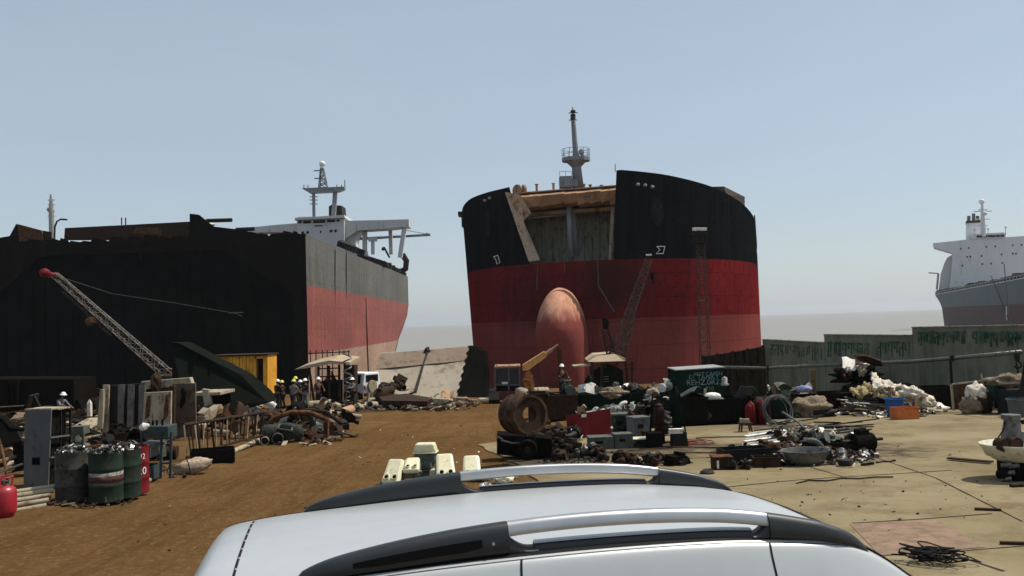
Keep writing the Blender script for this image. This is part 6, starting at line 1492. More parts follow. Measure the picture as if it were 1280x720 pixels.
heap((752, 532, 26, 7), 30, .22, .5, ['bent_sheet', 'scrap_plate', 'bent_sheet'], ['white_scrap', 'white_scrap', 'beige_paint', 'pale_grey'], ['lying on the stacked electric boxes'], (.35, .55), 54, .4)
heap((786, 532, 28, 8), 30, .2, .45, ['pipe_valve', 'bent_sheet', 'steel_bracket', 'pipe_elbow'], ['grey_steel', 'white_scrap', 'olive_grey', 'pale_grey'], ['among the tall boxes of the pile'], (.3, .7), 55, .4)
for i, (px, py, r_) in enumerate(((716, 556, .22), (712, 550, .18), (722, 549, .2))):
    solo(lumps(MB(), (0, 0, r_*.7), (r_*1.1, r_, r_*.85), 20+i, .6), 'plastic_bag', ['whitish crumpled bag left of the electric boxes, front one', 'whitish crumpled bag at the back left of the electric boxes', 'smaller whitish bag against the lower left electric box'][i], 'bag', 'tarp_white', gp(px, py), smooth=True)
heap((808, 540, 26, 8), 26, .25, .6, ['machine_block', 'steel_bracket', 'pipe_valve', 'electric_motor', 'bent_sheet', 'channel_bar'], ['grease_black', 'dark_steel', 'rust_dark', 'grease_black', 'grey_steel'], ['in the dark heap between electric boxes and trolley'], (.1, .9), 74, .6)
heap((700, 556, 24, 8), 20, .2, .5, ['machine_block', 'gear_casing', 'pipe_valve', 'electric_motor'], ['grease_black', 'dark_steel', 'rust_dark'], ['heaped right behind the black engine frame'], (.1, .45), 75, .5)
# bottle trolley right of pile
gt = thing('cylinder_trolley', 'dark gas welding trolley with tall cylinder and red hoses right of the boxes', 'trolley', gp(835, 560))
b0 = gp(835, 560)
mb = MB(); mb.lathe([(0, 0), (.115, 0), (.115, 1.15), (.09, 1.27), (.035, 1.33), (.035, 1.42), (0, 1.42)], b0+V((.28, .2, .05)), None, 18); mb.build('gas_bottle', 'dark_green', gt, world=True, smooth=True)
mb = MB(); mb.lathe([(0, 0), (.13, 0), (.13, .8), (.1, .95), (.03, 1.0), (0, 1.0)], b0+V((-.15, .25, .05)), None, 18); mb.build('gas_bottle', pm('maroon_paint', (.045, .01, .01), .6), gt, world=True, smooth=True)
mb = MB(); 
for x_ in (-.45, .5): mb.beam(b0+V((x_, .05, 0)), b0+V((x_*.7, .1, 1.3)), .035)
for z in (.1, .55, 1.0): mb.beam(b0+V((-.4, .05, z)), b0+V((.45, .05, z)), .03)
mb.build('frame', 'grease_black', gt, world=True)
for x_ in (-.35, .25): mb = MB(); mb.box(b0+V((x_, -.1, .2)), (.36, .36, .38)); mb.build('tool_box', 'grease_black' if x_ < 0 else 'dark_steel', gt, world=True, bevel=.02)
mb = MB(); mb.box(b0+V((.15, -.3, .42)), (.34, .05, .12), rotm(.3, 0, 0)); mb.build('label_plate', 'white_scrap', gt, world=True)
solo(MB().tube([(.5*t*cos(t*2.2)*.15, .4*t*.15*sin(t*2.2), .02+.01*(i % 3)) for i, t in enumerate([k*.35 for k in range(30)])], .012, 5), 'red_hose', 'red welding hose coiled on the concrete by the trolley', 'hose', 'red_paint', gp(862, 556))
heap((822, 528, 16, 5), 10, .2, .45, ['bent_sheet', 'pipe_valve', 'steel_bracket'], ['white_scrap', 'dark_steel', 'grey_steel'], ['above the welding trolley frame'], (.7, 1.0), 56, .5)
for i, (px, py, w_, lb) in enumerate(((850, 566, 1.25, 'large reddish cable loop flat on the concrete, nearest the trolley'), (868, 572, .9, 'smaller reddish cable loop overlapping the large one'))):
    mb = MB(); mb.tube([(w_*cos(t)*(1+.05*sin(3*t)), .42*w_*sin(t), .02+.01*sin(5*t)) for t in [k*pi/20 for k in range(40)]], .016, 5, close=True); solo(mb, 'cable_loop', lb, 'cable', 'rust', gp(px, py))
mb = MB(); mb.tube([(0, 0, .02), (.6, .1, .02), (1.4, -.05, .02), (2.2, .3, .02), (3.2, .2, .02), (3.8, .5, .02)], .015, 5); solo(mb, 'cable', 'thin dark cable running over the concrete from the trolley', 'cable', 'dark_rubber', gp(870, 550))
# lying barrel, small stand
br_ = drum(gp(890, 531)+V((.35, 0, .28)), 0, pm('barrel_red', (.13, .07, .06), .75, 0, .3, (.22, .16, .12), .4, 4), 'reddish barrel lying on its side before the widest black skip', None, h=.62, r=.25)
br_.rotation_euler = (0, -pi/2+.05, .25)
st = thing('small_stand', 'little dark red vice stand on the open concrete', 'stand', gp(932, 541))
for x_, y_ in ((-.12, -.1), (.12, -.1), (-.12, .1), (.12, .1)): mb = MB(); mb.beam((x_*1.3, y_*1.3, 0), (x_, y_, .22), .035); mb.build('leg', 'rust_dark', st)
mb = MB(); mb.box((0, 0, .24), (.36, .3, .05)); mb.build('top', 'rust_dark', st, bevel=.01); mb = MB(); mb.box((.02, 0, .31), (.2, .1, .12)); mb.box((-.12, 0, .33), (.06, .12, .12)); mb.build('vice', 'beige_paint', st, bevel=.01)
pipe_obj(gp(943, 540, .02), gp(966, 538, .02), .02, 'steel_rod', 'short dark bar lying right of the vice stand', 'dark_steel', 'rod', False)
# light fittings on the dirt by the car
def fitting(loc, rz, tilt, label, mat='cream_plastic', s=1.0, opened=True):
    t = thing('floodlight_housing', label, 'floodlight', loc, rz, None, rx=tilt)
    mb = MB(); w_, d_, h_ = .34, .22, .5
    mb.prism([V((-w_*.42, -.02, h_)), V((w_*.42, -.02, h_)), V((w_*.5, -.02, 0)), V((-w_*.5, -.02, 0))], (0, 0, 0), (0, d_*.55, 0)); mb.build('cover', mat, t, bevel=.045)
    mb = MB(); mb.prism([V((-w_*.46, d_*.52, h_*.98)), V((w_*.46, d_*.52, h_*.98)), V((w_*.52, d_*.52, 0)), V((-w_*.52, d_*.52, 0))], (0, 0, 0), (0, d_*.4, 0)); mb.build('back_case', 'olive_grey', t, bevel=.02)
    for x_ in (-.075, .075):
        mb = MB(); mb.lathe([(.055, 0), (.055, .035), (.045, .035), (.03, .012), (0, .01)], (x_, -.02, .1), rotm(pi/2, 0, 0), 16); mb.build('socket_ring', mat, t, smooth=True)
        mb = MB(); mb.cyl((x_, -.025, .1), (x_, -.05, .1), .032, n=14); mb.build('socket_hole', 'grease_black', t)
    for x_ in (-1, 1): mb = MB(); mb.box((x_*(w_*.5+.02), d_*.45, .08), (.05, .05, .06)); mb.build('hinge', 'grey_steel', t)
    t.scale = (s*1.1,)*3; return t
fitting(gp(487, 606, .03), -.25, -.75, 'cream floodlight housing tilted back, leftmost of the cluster on the dirt')
fitting(gp(514, 604, .25), .0, -1.2, 'cream floodlight housing lying flat on a dark case, front of the cluster', s=.85)
fitting(gp(558, 602, .06), .15, -.75, 'cream floodlight housing right of the stacked ones, leaning back', s=1.05)
fitting(gp(590, 602, .06), .05, -.8, 'cream floodlight housing at the right end of the cluster')
def fitcase(px0, py0, px1, py1, Y, label, lidm='cream_plastic', casem='olive_grey', dd=.32):
    a = P(px0, py1, Y); w_, h_ = W(px1-px0, Y), W(py1-py0, Y); t = thing('floodlight_housing', label, 'floodlight', a+V((w_/2, 0, 0)), -.08)
    mb = MB(); mb.box((0, dd/2, h_*.25), (w_*.9, dd*.9, h_*.5)); mb.build('back_case', casem, t, bevel=.02)
    mb = MB(); mb.box((0, dd/2, h_*.55), (w_*1.04, dd*1.04, h_*.08)); mb.build('flange', lidm, t, bevel=.01)
    mb = MB(); mb.prism([V((-w_*.5, 0, h_*.58)), V((w_*.5, 0, h_*.58)), V((w_*.4, 0, h_)), V((-w_*.4, 0, h_))], (0, dd*.05, 0), (0, dd*.95, 0)); mb.build('cover', lidm, t, bevel=.03); return t
Yf = gp(530, 598).y
fitcase(516, 556, 545, 581, Yf+.2, 'cream floodlight housing standing highest on top of the cluster')
fitcase(516, 578, 541, 603, Yf+.15, 'dark-cased floodlight housing carrying the topmost one', 'olive_grey')
fitcase(500, 578, 517, 600, Yf+.35, 'pale housing wedged behind the leftmost floodlight', 'beige_paint')
fitcase(536, 588, 552, 606, Yf-.1, 'small cream housing between the stacked pair and the leaning one', 'cream_plastic', 'beige_paint', .2)
for i, (px, py) in enumerate(((612, 601), (625, 600), (638, 599), (630, 606))):
    solo(lumps(MB(), (0, 0, .1), (.16, .13, .1), 40+i, .6), 'lamp_glass', ['cream lamp part just right of the floodlight cluster', 'cream lamp part second from the cluster by the rail', 'cream lamp part nearest the black engine frame', 'cream lamp part low behind the far roof rail'][i], 'lamp part', 'cream_plastic', gp(px, py), smooth=True)
heap((632, 612, 30, 6), 14, .12, .25, ['bent_sheet', 'motor_cover', 'pipe_elbow', 'scrap_plate'], ['white_scrap', 'cream_plastic' if False else 'beige_paint', 'bright_steel', 'green_paint'], ['seen through the gap under the far roof rail'], (0, .08), 57, .4)
rubble('slab_litter', (1050, 610, 220, 60), 150, .01, .06, ['rust_dark', 'dark_steel', 'beige_paint'], 'scattered chips and flakes over the open concrete', .005, 20)
rubble('broken_glass_bits', (700, 612, 60, 6), 120, .02, .07, ['white_scrap', 'dark_steel', 'bright_steel'], 'bright broken bits on the concrete beside the car', .02, 14)

# ------------------------------------------------------------------ scrap field on the slab
def basin(px, py, w_, d_, h_, label, mat, rz=0, sq=1.0, pale=None):
    mb = MB(); prof = [(0, 0), (.62, 0), (.8, .3), (.95, .85), (1.0, 1.0), (1.05, 1.0), (1.05, .94), (.98, .85)]
    inner = [(1.0, 1.0), (.94, .85), (.78, .34), (.6, .06), (0, .06)]
    mb.lathe([(r_, z) for r_, z in prof[:6]], n=26); mb.lathe(inner, n=26)
    for v in mb.v: v.x *= w_/2; v.y *= d_/2; v.z *= h_
    return solo(mb, 'oval_basin', label, 'basin', mat, gp(px, py), (.05, 0, rz), smooth=True)
basin(1007, 583, .95, .6, .3, 'large oval pale-rimmed metal basin at the front of the scrap field', 'grey_steel', .1)
basin(944, 584, .3, .3, .09, 'small round bowl in front of the scrap field', 'grey_steel')
def openbox(px, py, w_, d_, h_, label, mat, rz=0, name='metal_box', cat='box', tilt=0):
    mb = MB(); t = .015
    mb.box((0, 0, t), (w_, d_, 2*t))
    for sx_ in (-1, 1): mb.box((sx_*(w_/2), 0, h_/2), (t, d_, h_))
    for sy in (-1, 1): mb.box((0, sy*(d_/2), h_/2), (w_-t, t, h_))
    for sy in (-1, 1): mb.box((0, sy*(d_/2+.01), h_-.01), (w_+.05, .03, .02))
    return solo(mb, name, label, cat, mat, gp(px, py), (tilt, 0, rz))
openbox(930, 578, 1.0, .45, .28, 'dark trough-shaped tray at the left end of the scrap field', 'dark_steel', .15)
openbox(958, 585, .5, .3, .2, 'rusty open box between the dark tray and oval basin', 'rust_dark', -.1)
bx2 = thing('junction_box', 'brown junction box with two white stripes, front left of the scrap field', 'box', gp(902, 588))
mb = MB(); mb.box((0, 0, .12), (.36, .28, .24)); mb.build('case', 'rust_dark', bx2, bevel=.01); mb = MB(); mb.box((0, 0, .25), (.4, .32, .025)); mb.build('lid', 'rust', bx2, bevel=.008)
for x_ in (-.1, .09): mb = MB(); mb.box((x_, -.145, .11), (.04, .01, .15)); mb.build('stripe', 'white_scrap', bx2)
solo(MB().lathe([(0, 0), (.13, 0), (.14, .03), (.1, .06), (0, .06)], n=20), 'pan_cover', 'flat dark round lid lying nearest the car front', 'lid', 'dark_steel', gp(884, 594))
t = thing('round_canister', 'short dark canister on a pale plate in front of the scrap field', 'canister', gp(1057, 585))
mb = MB(); mb.lathe([(0, 0), (.17, 0), (.17, .02), (0, .02)], n=20); mb.build('plate', 'beige_paint', t); mb = MB(); mb.lathe([(0, .02), (.13, .02), (.13, .11), (.12, .13), (0, .13)], n=20); mb.build('body', 'dark_steel', t, auto=35)
solo(MB().beam((-.12, 0, .02), (.12, -.04, .05), .035, .05), 'iron_wedge', 'small dark wedge lying right of the canister on a plate', 'wedge', 'rust_dark', gp(1084, 584))
mb = MB(); mb.tube([(-.2, -.05, .015), (-.05, .03, .02), (.05, 0, .015), (.2, .1, .02)], .015, 5); mb.ell((-.2, -.05, .02), (.04, .03, .02)); mb.ell((.2, .1, .02), (.04, .03, .02)); solo(mb, 'twisted_rod', 'thin twisted rod right of the small wedge', 'rod', 'rust_dark', gp(1108, 580))
mb = MB(); mb.tube([(-.9, -.1, .015), (-.6, .1, .02), (-.3, 0, .015), (0, .12, .02), (.3, .02, .02), (.6, .1, .015), (.9, 0, .02)], .014, 5); solo(mb, 'rope_end', 'wavy dark rope lying beyond the pavement joint', 'rope', 'rust_dark', gp(1055, 603), (0, 0, .1))
for i in range(3): mb = MB(); mb.box((0, 0, .04), (.9+.1*i, .12, .03)); mb.box((0, .05, .06), (.9, .02, .06)); solo(mb, 'white_channel', ['white lamp channel lying over the dark tray, front one', 'white lamp channel behind the front one on the tray', 'white lamp channel highest on the left of the scrap field'][i], 'lamp channel', 'white_scrap', gp(952+i*3, 572-i*4, .22+.06*i), (.1, -.05, .35))
bm3 = thing('electric_motor', 'bulky black motor with stub shafts at the right end of the scrap field', 'motor', gp(1078, 567), .3); bm3.scale = (.72,)*3
mb = MB(); mb.cyl((-.35, 0, .3), (.35, 0, .3), .28, n=18); mb.box((0, 0, .05), (.6, .5, .1)); mb.build('casing', 'grease_black', bm3, bevel=.02); mb = MB(); mb.box((0, 0, .62), (.35, .3, .16)); mb.build('terminal_box', 'grease_black', bm3, bevel=.02); mb = MB(); mb.cyl((-.7, 0, .36), (.75, 0, .36), .05, n=10); mb.build('shaft', 'dark_steel', bm3)
FK = ['pipe_valve', 'pipe_flange', 'pipe_elbow', 'machine_block', 'bent_sheet', 'scrap_plate', 'steel_bracket', 'electric_motor', 'motor_cover', 'gear_casing', 'steel_pipe']
fw = ['among the left third of the scrap field', 'in the middle of the scrap field', 'near the big black motor in the scrap field']
heap((1002, 569, 78, 10), 72, .16, .5, FK, ['dark_steel', 'rust_dark', 'grease_black', 'grey_steel', 'rust', 'olive_grey'], fw, (0, .3), 58, .4)
heap((1020, 562, 50, 7), 26, .25, .6, ['bent_sheet', 'scrap_plate', 'steel_bracket', 'machine_block'], ['beige_paint', 'white_scrap', 'dark_steel', 'rust_dark'], ['heaped at the back of the scrap field, left', 'heaped at the back of the scrap field, right'], (.05, .45), 59, .7)
heap((925, 585, 40, 5), 12, .12, .3, FK, ['grease_black', 'dark_steel', 'rust_dark'], ['scattered round the striped junction box'], (0, .04), 60)
heap((985, 574, 80, 9), 60, .14, .38, FK, ['dark_steel', 'rust_dark', 'grease_black', 'grey_steel', 'rust'], ['loose near the oval basin, left side', 'loose behind the oval basin', 'loose between oval basin and black motor'], (0, .25), 73, .5)
rubble('scrap_field_bits', (1000, 573, 98, 12), 1300, .03, .16, ['dark_steel', 'rust_dark', 'grease_black', 'grey_steel', 'rust', 'white_scrap'], 'countless small metal bits of the scrap field on the slab', .22, 15)
random.seed(77)
for i in range(16):
    px, py = random.uniform(975, 1075), random.uniform(533, 546); a = random.uniform(-.5, .5); L_ = random.uniform(.6, 1.8)
    mb = MB(); mb.beam((-L_/2, 0, .03), (L_/2, 0, .03+random.uniform(0, .08)), random.uniform(.025, .06), .03); lab = f"{random.choice(['dark', 'bluish', 'bare', 'bent'])} steel bar among the loose bars before the wire coil"
    USED.setdefault(lab, []).append(solo(mb, 'steel_bar', lab, 'bar', random.choice(['dark_steel', 'grey_steel', 'grease_black']), gp(px, py, .02+.02*(i % 4)), (0, 0, a)))
solo(MB().box((0, 0, .03), (.5, .08, .06)), 'steel_bar', 'short black block lying left of the loose bars', 'bar', 'grease_black', gp(972, 549), (0, 0, .05))
rubble('scrap_field_bits', (1020, 540, 55, 6), 130, .03, .12, ['dark_steel', 'grey_steel', 'white_scrap'], 'small bits among the loose bars behind the scrap field', .04, 16)
# wire coil on edge, bottles
wc = thing('wire_coil', 'big loose coil of grey wire standing on edge by the black skips', 'coil', gy(969, 26.3))
for i in range(9):
    mb = MB(); r_ = .44+random.uniform(-.06, .06); a0 = random.uniform(-.15, .15)
    mb.tube([V((r_*cos(t), .1*sin(2*t+i)+a0, r_*sin(t)*1.02+.46)) for t in [k*pi/16 for k in range(32)]], .013, 5, close=True); mb.build('wire_turn', 'olive_grey' if i % 2 else 'grey_paint', wc)
wc.rotation_euler = (-.2, 0, .15)
mb = MB(); mb.tube([P(978, 515, 25.6), P(998, 528, 24.5), P(1004, 534, 23.5), P(1000, 538, 23), P(1006, 540, 22.5)], .03, 6); solo(mb, 'bent_tube', 'bent grey tube running down from the wire coil', 'tube', 'grey_steel', smooth=True)
for i, (px, py, h_) in enumerate(((936, 523, .75), (942, 524, .85), (948, 521, .8), (954, 520, .9), (930, 521, .7))):
    mb = MB(); mb.lathe([(0, 0), (.11, 0), (.11, h_*.8), (.09, h_*.9), (.03, h_*.95), (.03, h_), (0, h_)], n=16); solo(mb, 'gas_bottle', 'worn dark red gas bottle in the cluster left of the wire coil', 'gas bottle', 'maroon_paint' if i % 2 else 'rust_dark' if i == 1 else 'red_paint', gy(px, 26.6+.2*(i % 2)), (random.uniform(-.08, .08), random.uniform(-.08, .08), 0), group='red gas bottles left of the wire coil', smooth=True)
openbox(952, 527, .42, .3, .24, 'pale grey crate on the ground beside the red gas bottles', 'pale_grey', .05, 'plastic_crate', 'crate')
mb = MB(); mb.box((0, 0, .03), (1.3, .12, .04)); solo(mb, 'white_plank', 'white plank on the slab below the wire coil', 'plank', 'white_scrap', gp(977, 531), (0, 0, .12))
heap((985, 510, 26, 8), 16, .4, .9, ['bent_sheet', 'scrap_plate', 'bent_sheet', 'steel_bracket'], ['white_scrap', 'olive_grey', 'green_paint', 'pale_grey', 'rust_dark'], ['piled behind the wire coil'], (.2, .9), 62, .6)
for i, (px, py, rx_, m_, lb) in enumerate(((1012, 522, .7, 'sack', 'olive cloth heap right of the wire coil'), (1000, 517, .5, 'green_paint', 'green cloth lump behind the olive heap'), (1028, 522, .4, 'dark_steel', 'dark small sack between olive heap and stick bundle'))):
    solo(lumps(MB(), (0, 0, rx_*.4), (rx_, rx_*.6, rx_*.55), 60+i, .7, 22, 14), 'cloth_heap', lb, 'cloth heap', m_, gp(px, py), smooth=True)
solo(lumps(MB(), (0, 0, 0), (.25, .2, .12), 81, .6), 'blue_cloth', 'lilac crumpled cloth on the heap behind the wire coil', 'cloth', pm('lilac_cloth', (.25, .25, .42), .8), P(1005, 486, 30), smooth=True)
# dark back row under wall
bin_(1000, 1036, 496, 31.5, 1.2, 'low_black_bin', 'black bin under the wall behind the olive cloth heap', 'grease_black')
bin_(1037, 1066, 492, 31, 1.2, 'low_black_bin', 'black bin under the wall at the foot of the yellow cloth', 'grease_black')
bin_(1150, 1196, 484, 30.5, .8, 'low_black_bin', 'black bin between the white tarpaulin pile and brown board', 'grease_black')
solo(MB().prism([V((0, 0, 0)), V((.2, 0, 0)), V((.2, 0, 1.1)), V((0, 0, 1.1))], (0, 0, 0), (0, .1, 0)), 'wood_post', 'ochre wooden post against the wall above the black bins', 'post', pm('ochre_wood', (.2, .15, .07), .8), gy(1011, 36.5, .4))
# tarpaulin pile: a mound and draped sheets
def cloth(px, py, Y, w_, d_, h_, label, mat, seed, rz=0, tilt=0, cat='tarpaulin', name='white_tarpaulin', freq=3.2, amp=.3, n=38):
    mb = MB()
    for j in range(n):
        for i in range(n):
            x, y = i/(n-1)*2-1, j/(n-1)*2-1
            k = mnoise.noise(V((x*freq*.6, y*freq*.6, seed*3.7))); k2 = mnoise.noise(V((x*freq*1.7, y*freq*1.7, seed)))
            rr = max(0, 1-(abs(x)**2.4+abs(y)**2.4)); z = h_*(rr**.45)*(1+.5*k)+amp*h_*(abs(k2)*1.5)
            ed = 1+.22*mnoise.noise(V((atan2(y, x)*1.3, seed, 2)))
            mb.v.append(V((x*w_/2*ed+.15*k2, y*d_/2*ed+.1*k, max(z, .0)+.01*abs(k2))))
    for j in range(n-1):
        for i in range(n-1): mb.f.append((j*n+i, j*n+i+1, (j+1)*n+i+1, (j+1)*n+i)); mb.m.append(0)
    nv = len(mb.v); edge = list(range(n))+[r_*n+n-1 for r_ in range(1, n)]+[(n-1)*n+i for i in range(n-2, -1, -1)]+[r_*n for r_ in range(n-2, 0, -1)]
    for e in edge: mb.v.append(mb.v[e]-V((0, 0, .05)))
    for k in range(len(edge)): k2 = (k+1) % len(edge); mb.f.append((edge[k2], edge[k], nv+k, nv+k2)); mb.m.append(0)
    p = P(px, py, Y)
    return solo(mb, name, label, cat, mat, p, (tilt, 0, rz), smooth=True)
Y = 30.2
solo(lumps(MB(), (0, .5, .2), (1.7, .7, .6), 70, .9, 44, 26), 'rubbish_mound', 'dark rubbish mound carrying the pale tarpaulins against the wall', 'rubbish mound', 'grease_black', gy(1118, 30.8), (0, .12, 0), smooth=True)
def sheetdrape(pts, label, mat, seed, name='white_tarpaulin', cat='tarpaulin', th=.03, n=26, amp=.13):
    "pts: 4 pixel+depth corners (TL, TR, BR, BL); crumpled sheet between them"
    a, b_, c_, d_ = [P(*p) for p in pts]; mb = MB(); nrm = (b_-a).cross(d_-a).normalized(); o0 = (a+c_)/2
    for j in range(n):
        for i in range(n):
            u, v_ = i/(n-1), j/(n-1); p = lerp(lerp(a, b_, u), lerp(d_, c_, u), v_)
            k = mnoise.noise(V((u*4, v_*4, seed)))+.5*abs(mnoise.noise(V((u*11, v_*11, seed+3)))); e = mnoise.noise(V((u*9, v_*9, seed+9)))*.08
            mb.v.append(p-o0-nrm*amp*k*2+V((e, 0, e)))
    for j in range(n-1):
        for i in range(n-1): mb.f.append((j*n+i, (j+1)*n+i, (j+1)*n+i+1, j*n+i+1)); mb.m.append(0)
    o = solo(mb, name, label, cat, mat, o0, smooth=True); md = o.modifiers.new('Solid', 'SOLIDIFY'); md.thickness = th; return o
sheetdrape([(1087, 468, 30.6), (1128, 486, 30.4), (1140, 510, 29.2), (1092, 486, 29.6)], 'large pale tarpaulin spread smooth over the top of the mound', 'tarp_white', 3)
sheetdrape([(1062, 488, 30), (1087, 478, 30), (1090, 493, 29.4), (1068, 497, 29.4)], 'yellowish torn cloth at the left shoulder of the mound', 'cloth_yellow', 5, 'yellow_cloth', 'cloth')
sheetdrape([(1124, 480, 30.5), (1150, 490, 30.2), (1154, 503, 29.5), (1128, 500, 29.5)], 'crumpled pale tarpaulin in the middle right of the mound', 'tarp_white', 8)
sheetdrape([(1090, 485, 29.6), (1118, 486, 29.6), (1120, 500, 29.2), (1092, 497, 29.2)], 'shaded folded cloth under the large pale tarpaulin', 'sack', 12, 'folded_cloth', 'cloth')
for i, (px, py, r_, m_, lb) in enumerate(((1141, 492, .32, 'tarp_white', 'pale stuffed bag near the top right of the mound'), (1137, 500, .26, 'cloth_yellow', 'greenish yellow bag under the pale stuffed one'), (1152, 502, .4, 'tarp_white', 'big crumpled white bag right of the yellow bag'), (1163, 509, .4, 'white_scrap', 'bright white sack at the right foot of the mound'), (1147, 513, .3, 'tarp_white', 'small white bag beside the orange crate'), (1157, 514, .26, 'sack', 'brownish bag between small bag and bright sack'), (1130, 489, .25, 'sack', 'brown bag resting on the large tarpaulin'))):
    solo(lumps(MB(), (0, 0, 0), (r_*1.25, r_*.8, r_*.62), 90+i, .75, 26, 16), 'stuffed_bag', lb, 'bag', m_, P(px, py, 29.4+.1*i), (0, .25, 0), smooth=True)
heap((1075, 512, 24, 4), 6, .5, .9, ['bent_sheet', 'bent_sheet'], ['rust_dark', 'white_scrap', 'red_paint'], ['up on the dark rubbish by the wall top'], (1.5, 1.8), 63, .5)
solo(lumps(MB(), (0, 0, 0), (.75, .4, .26), 97, 1.2, 40, 22), 'rag_heap', 'reddish black rag heap highest against the wall', 'rag heap', 'grease_black', P(1072, 470, 32.5), smooth=True)
sheetdrape([(1052, 463, 32), (1062, 460, 32), (1064, 470, 31.6), (1055, 474, 31.6)], 'maroon and white rag on the highest rag heap', 'maroon_paint', 21, 'rag', 'rag')
sheetdrape([(1056, 461, 31.9), (1062, 461, 31.9), (1062, 465, 31.8), (1057, 465, 31.8)], 'small white rag glinting on the highest rag heap', 'white_scrap', 23, 'rag', 'rag')
sheetdrape([(1070, 459, 32), (1082, 462, 32), (1081, 468, 31.6), (1074, 464, 31.6)], 'folded pale rag right of the maroon one', 'beige_paint', 25, 'rag', 'rag')
heap((1105, 505, 50, 8), 34, .3, .9, ['bent_sheet', 'scrap_plate', 'bent_sheet', 'steel_bracket', 'angle_bar'], ['rust_dark', 'grease_black', 'dark_steel', 'beige_paint', 'sooty_rust'], ['on the left flank of the rubbish mound', 'on the right flank of the rubbish mound'], (.1, 1.5), 71, .7)
heap((1150, 516, 26, 4), 14, .2, .5, ['bent_sheet', 'scrap_plate'], ['tarp_white', 'white_scrap', 'beige_paint'], ['among the white bags beside the orange crate'], (.05, .5), 72, .8)
rubble('mound_litter', (1110, 518, 60, 6), 260, .04, .25, ['rust_dark', 'beige_paint', 'dark_steel', 'white_scrap'], 'shredded litter at the foot of the tarpaulin mound', .3, 17)
rubble('mound_litter', (1000, 516, 50, 8), 260, .04, .25, ['rust_dark', 'olive_grey', 'dark_steel', 'white_scrap'], 'shredded litter round the wire coil', .4, 18)
# tubs and crates
mb = MB(); mb.lathe([(0, .0), (.24, 0), (.3, .6), (.33, .6), (.33, .57), (.3, .56), (.27, .55), (.22, .05), (0, .05)], n=26); solo(mb, 'blue_tub', 'blue plastic tub standing before the tarpaulin pile', 'tub', 'blue_plastic', gp(1119, 522), auto=35)
openbox(1131, 525, .72, .42, .38, 'orange-brown crate overlapping the foot of the blue tub', 'orange_plastic', .1, 'plastic_crate', 'crate')
random.seed(31)
for i in range(22):
    x_ = random.uniform(-.6, .6); z = random.uniform(0, .42); mb = MB(); L_ = random.uniform(.9, 1.5); mb.cyl((-L_/2, 0, 0), (L_/2, 0, -.22), .028, n=7); solo(mb, 'stick', 'pale stick in the loose bundle left of the blue tub', 'stick', 'wood_plank' if i % 2 else 'grey_steel', gp(1084, 519)+V((x_*.5, random.uniform(-.3, .4), z+.16)), (0, random.uniform(-.1, .1), random.uniform(-.25, .25)), group='loose bundle of sticks left of the blue tub')
# right end: board, sacks, rolls, tub
mb = MB(); Yb = 29.0; mb.prism([P(1191, 512, Yb), P(1240, 508, Yb), P(1247, 474, Yb), P(1189, 481, Yb)], (0, 0, 0), (0, .05, 0)); bb = thing('brown_board', 'large brown board with pale edge leaning on the wall', 'board', gy(1215, Yb))
mb.build('board', 'brown_board', bb, world=True); mb = MB(); mb.beam(P(1190, 480.5, Yb), P(1250, 473.5, Yb), .05); mb.beam(P(1189, 481, Yb), P(1192, 513, Yb), .06); mb.build('edge_strip', 'beige_paint', bb, world=True)
solo(MB().tube([P(1226, 467, 28.3), P(1231, 490, 28.2), P(1235, 506, 28.0)], .03, 6), 'broom_handle', 'pale stick leaning before the brown board', 'stick', 'beige_paint')
for i, (px, py, r_, m_, lb) in enumerate(((1222, 492, .34, 'tarp_white', 'pale frayed bag on top of the two sacks by the brown board'), (1214, 507, .36, 'sack', 'brown full sack left below the frayed bag'), (1227, 504, .36, 'rust_dark', 'dark sack right below the frayed bag'), (1236, 505, .16, 'tarp_white', 'small knotted white bag hanging at the stick foot'))):
    solo(lumps(MB(), (0, 0, 0), (r_, r_*.8, r_*(.95 if i < 3 else 1.8)), 110+i, .5, 22, 16), 'stuffed_sack', lb, 'sack', m_, P(px, py, 28.2), smooth=True)
for i, (px0, px1, py, r_, m_, lb) in enumerate(((1240, 1266, 487, .2, 'teal_plastic', 'green plastic roll, upper of the two by the sacks'), (1241, 1268, 497, .2, 'teal_paint' if False else 'teal_plastic', 'green plastic roll, lower of the two by the sacks'))):
    pipe_obj(P(px0, py, 28.3), P(px1, py-1, 28.3), r_, 'plastic_roll', lb, m_, 'roll', False, n=18)
pipe_obj(P(1238, 506, 28.3), P(1272, 505, 28.3), .12, 'plastic_roll', 'dark roll lying under the two green rolls', 'grease_black', 'roll', False, n=14)
solo(lumps(MB(), (0, 0, 0), (.65, .4, .22), 130, .8, 24, 14), 'burlap_heap', 'tan burlap piled over the dark bin at the right edge', 'burlap', 'sack', P(1262, 476, 28), smooth=True)
solo(MB().box((0, 0, -.35), (.85, .6, .95)), 'dark_bin', 'dark teal bin under the tan burlap at the right edge', 'bin', pm('dark_teal', (.012, .03, .034), .6), P(1268, 490, 27.7), bevel=.03)
mb = MB(); mb.lathe([(0, 0), (.3, 0), (.36, .55), (.4, .55), (.4, .52), (.34, .5), (.28, .04), (0, .04)], n=26); solo(mb, 'grey_tub', 'grey round tub standing at the right edge before the bins', 'tub', 'grey_paint', gp(1276, 522), auto=35)
mb = MB(); mb.tube([P(1255, 330, 40), P(1262, 400, 34), P(1270, 440, 28)], .02, 5); mb.tube([P(1270, 452, 28), P(1275, 475, 28)], .03, 5)
hk = thing('hoist_hook', 'heavy hook block hanging on a thin rope at the right edge', 'hook', P(1271, 446, 28)); mb.build('rope', 'dark_rubber', hk, world=True)
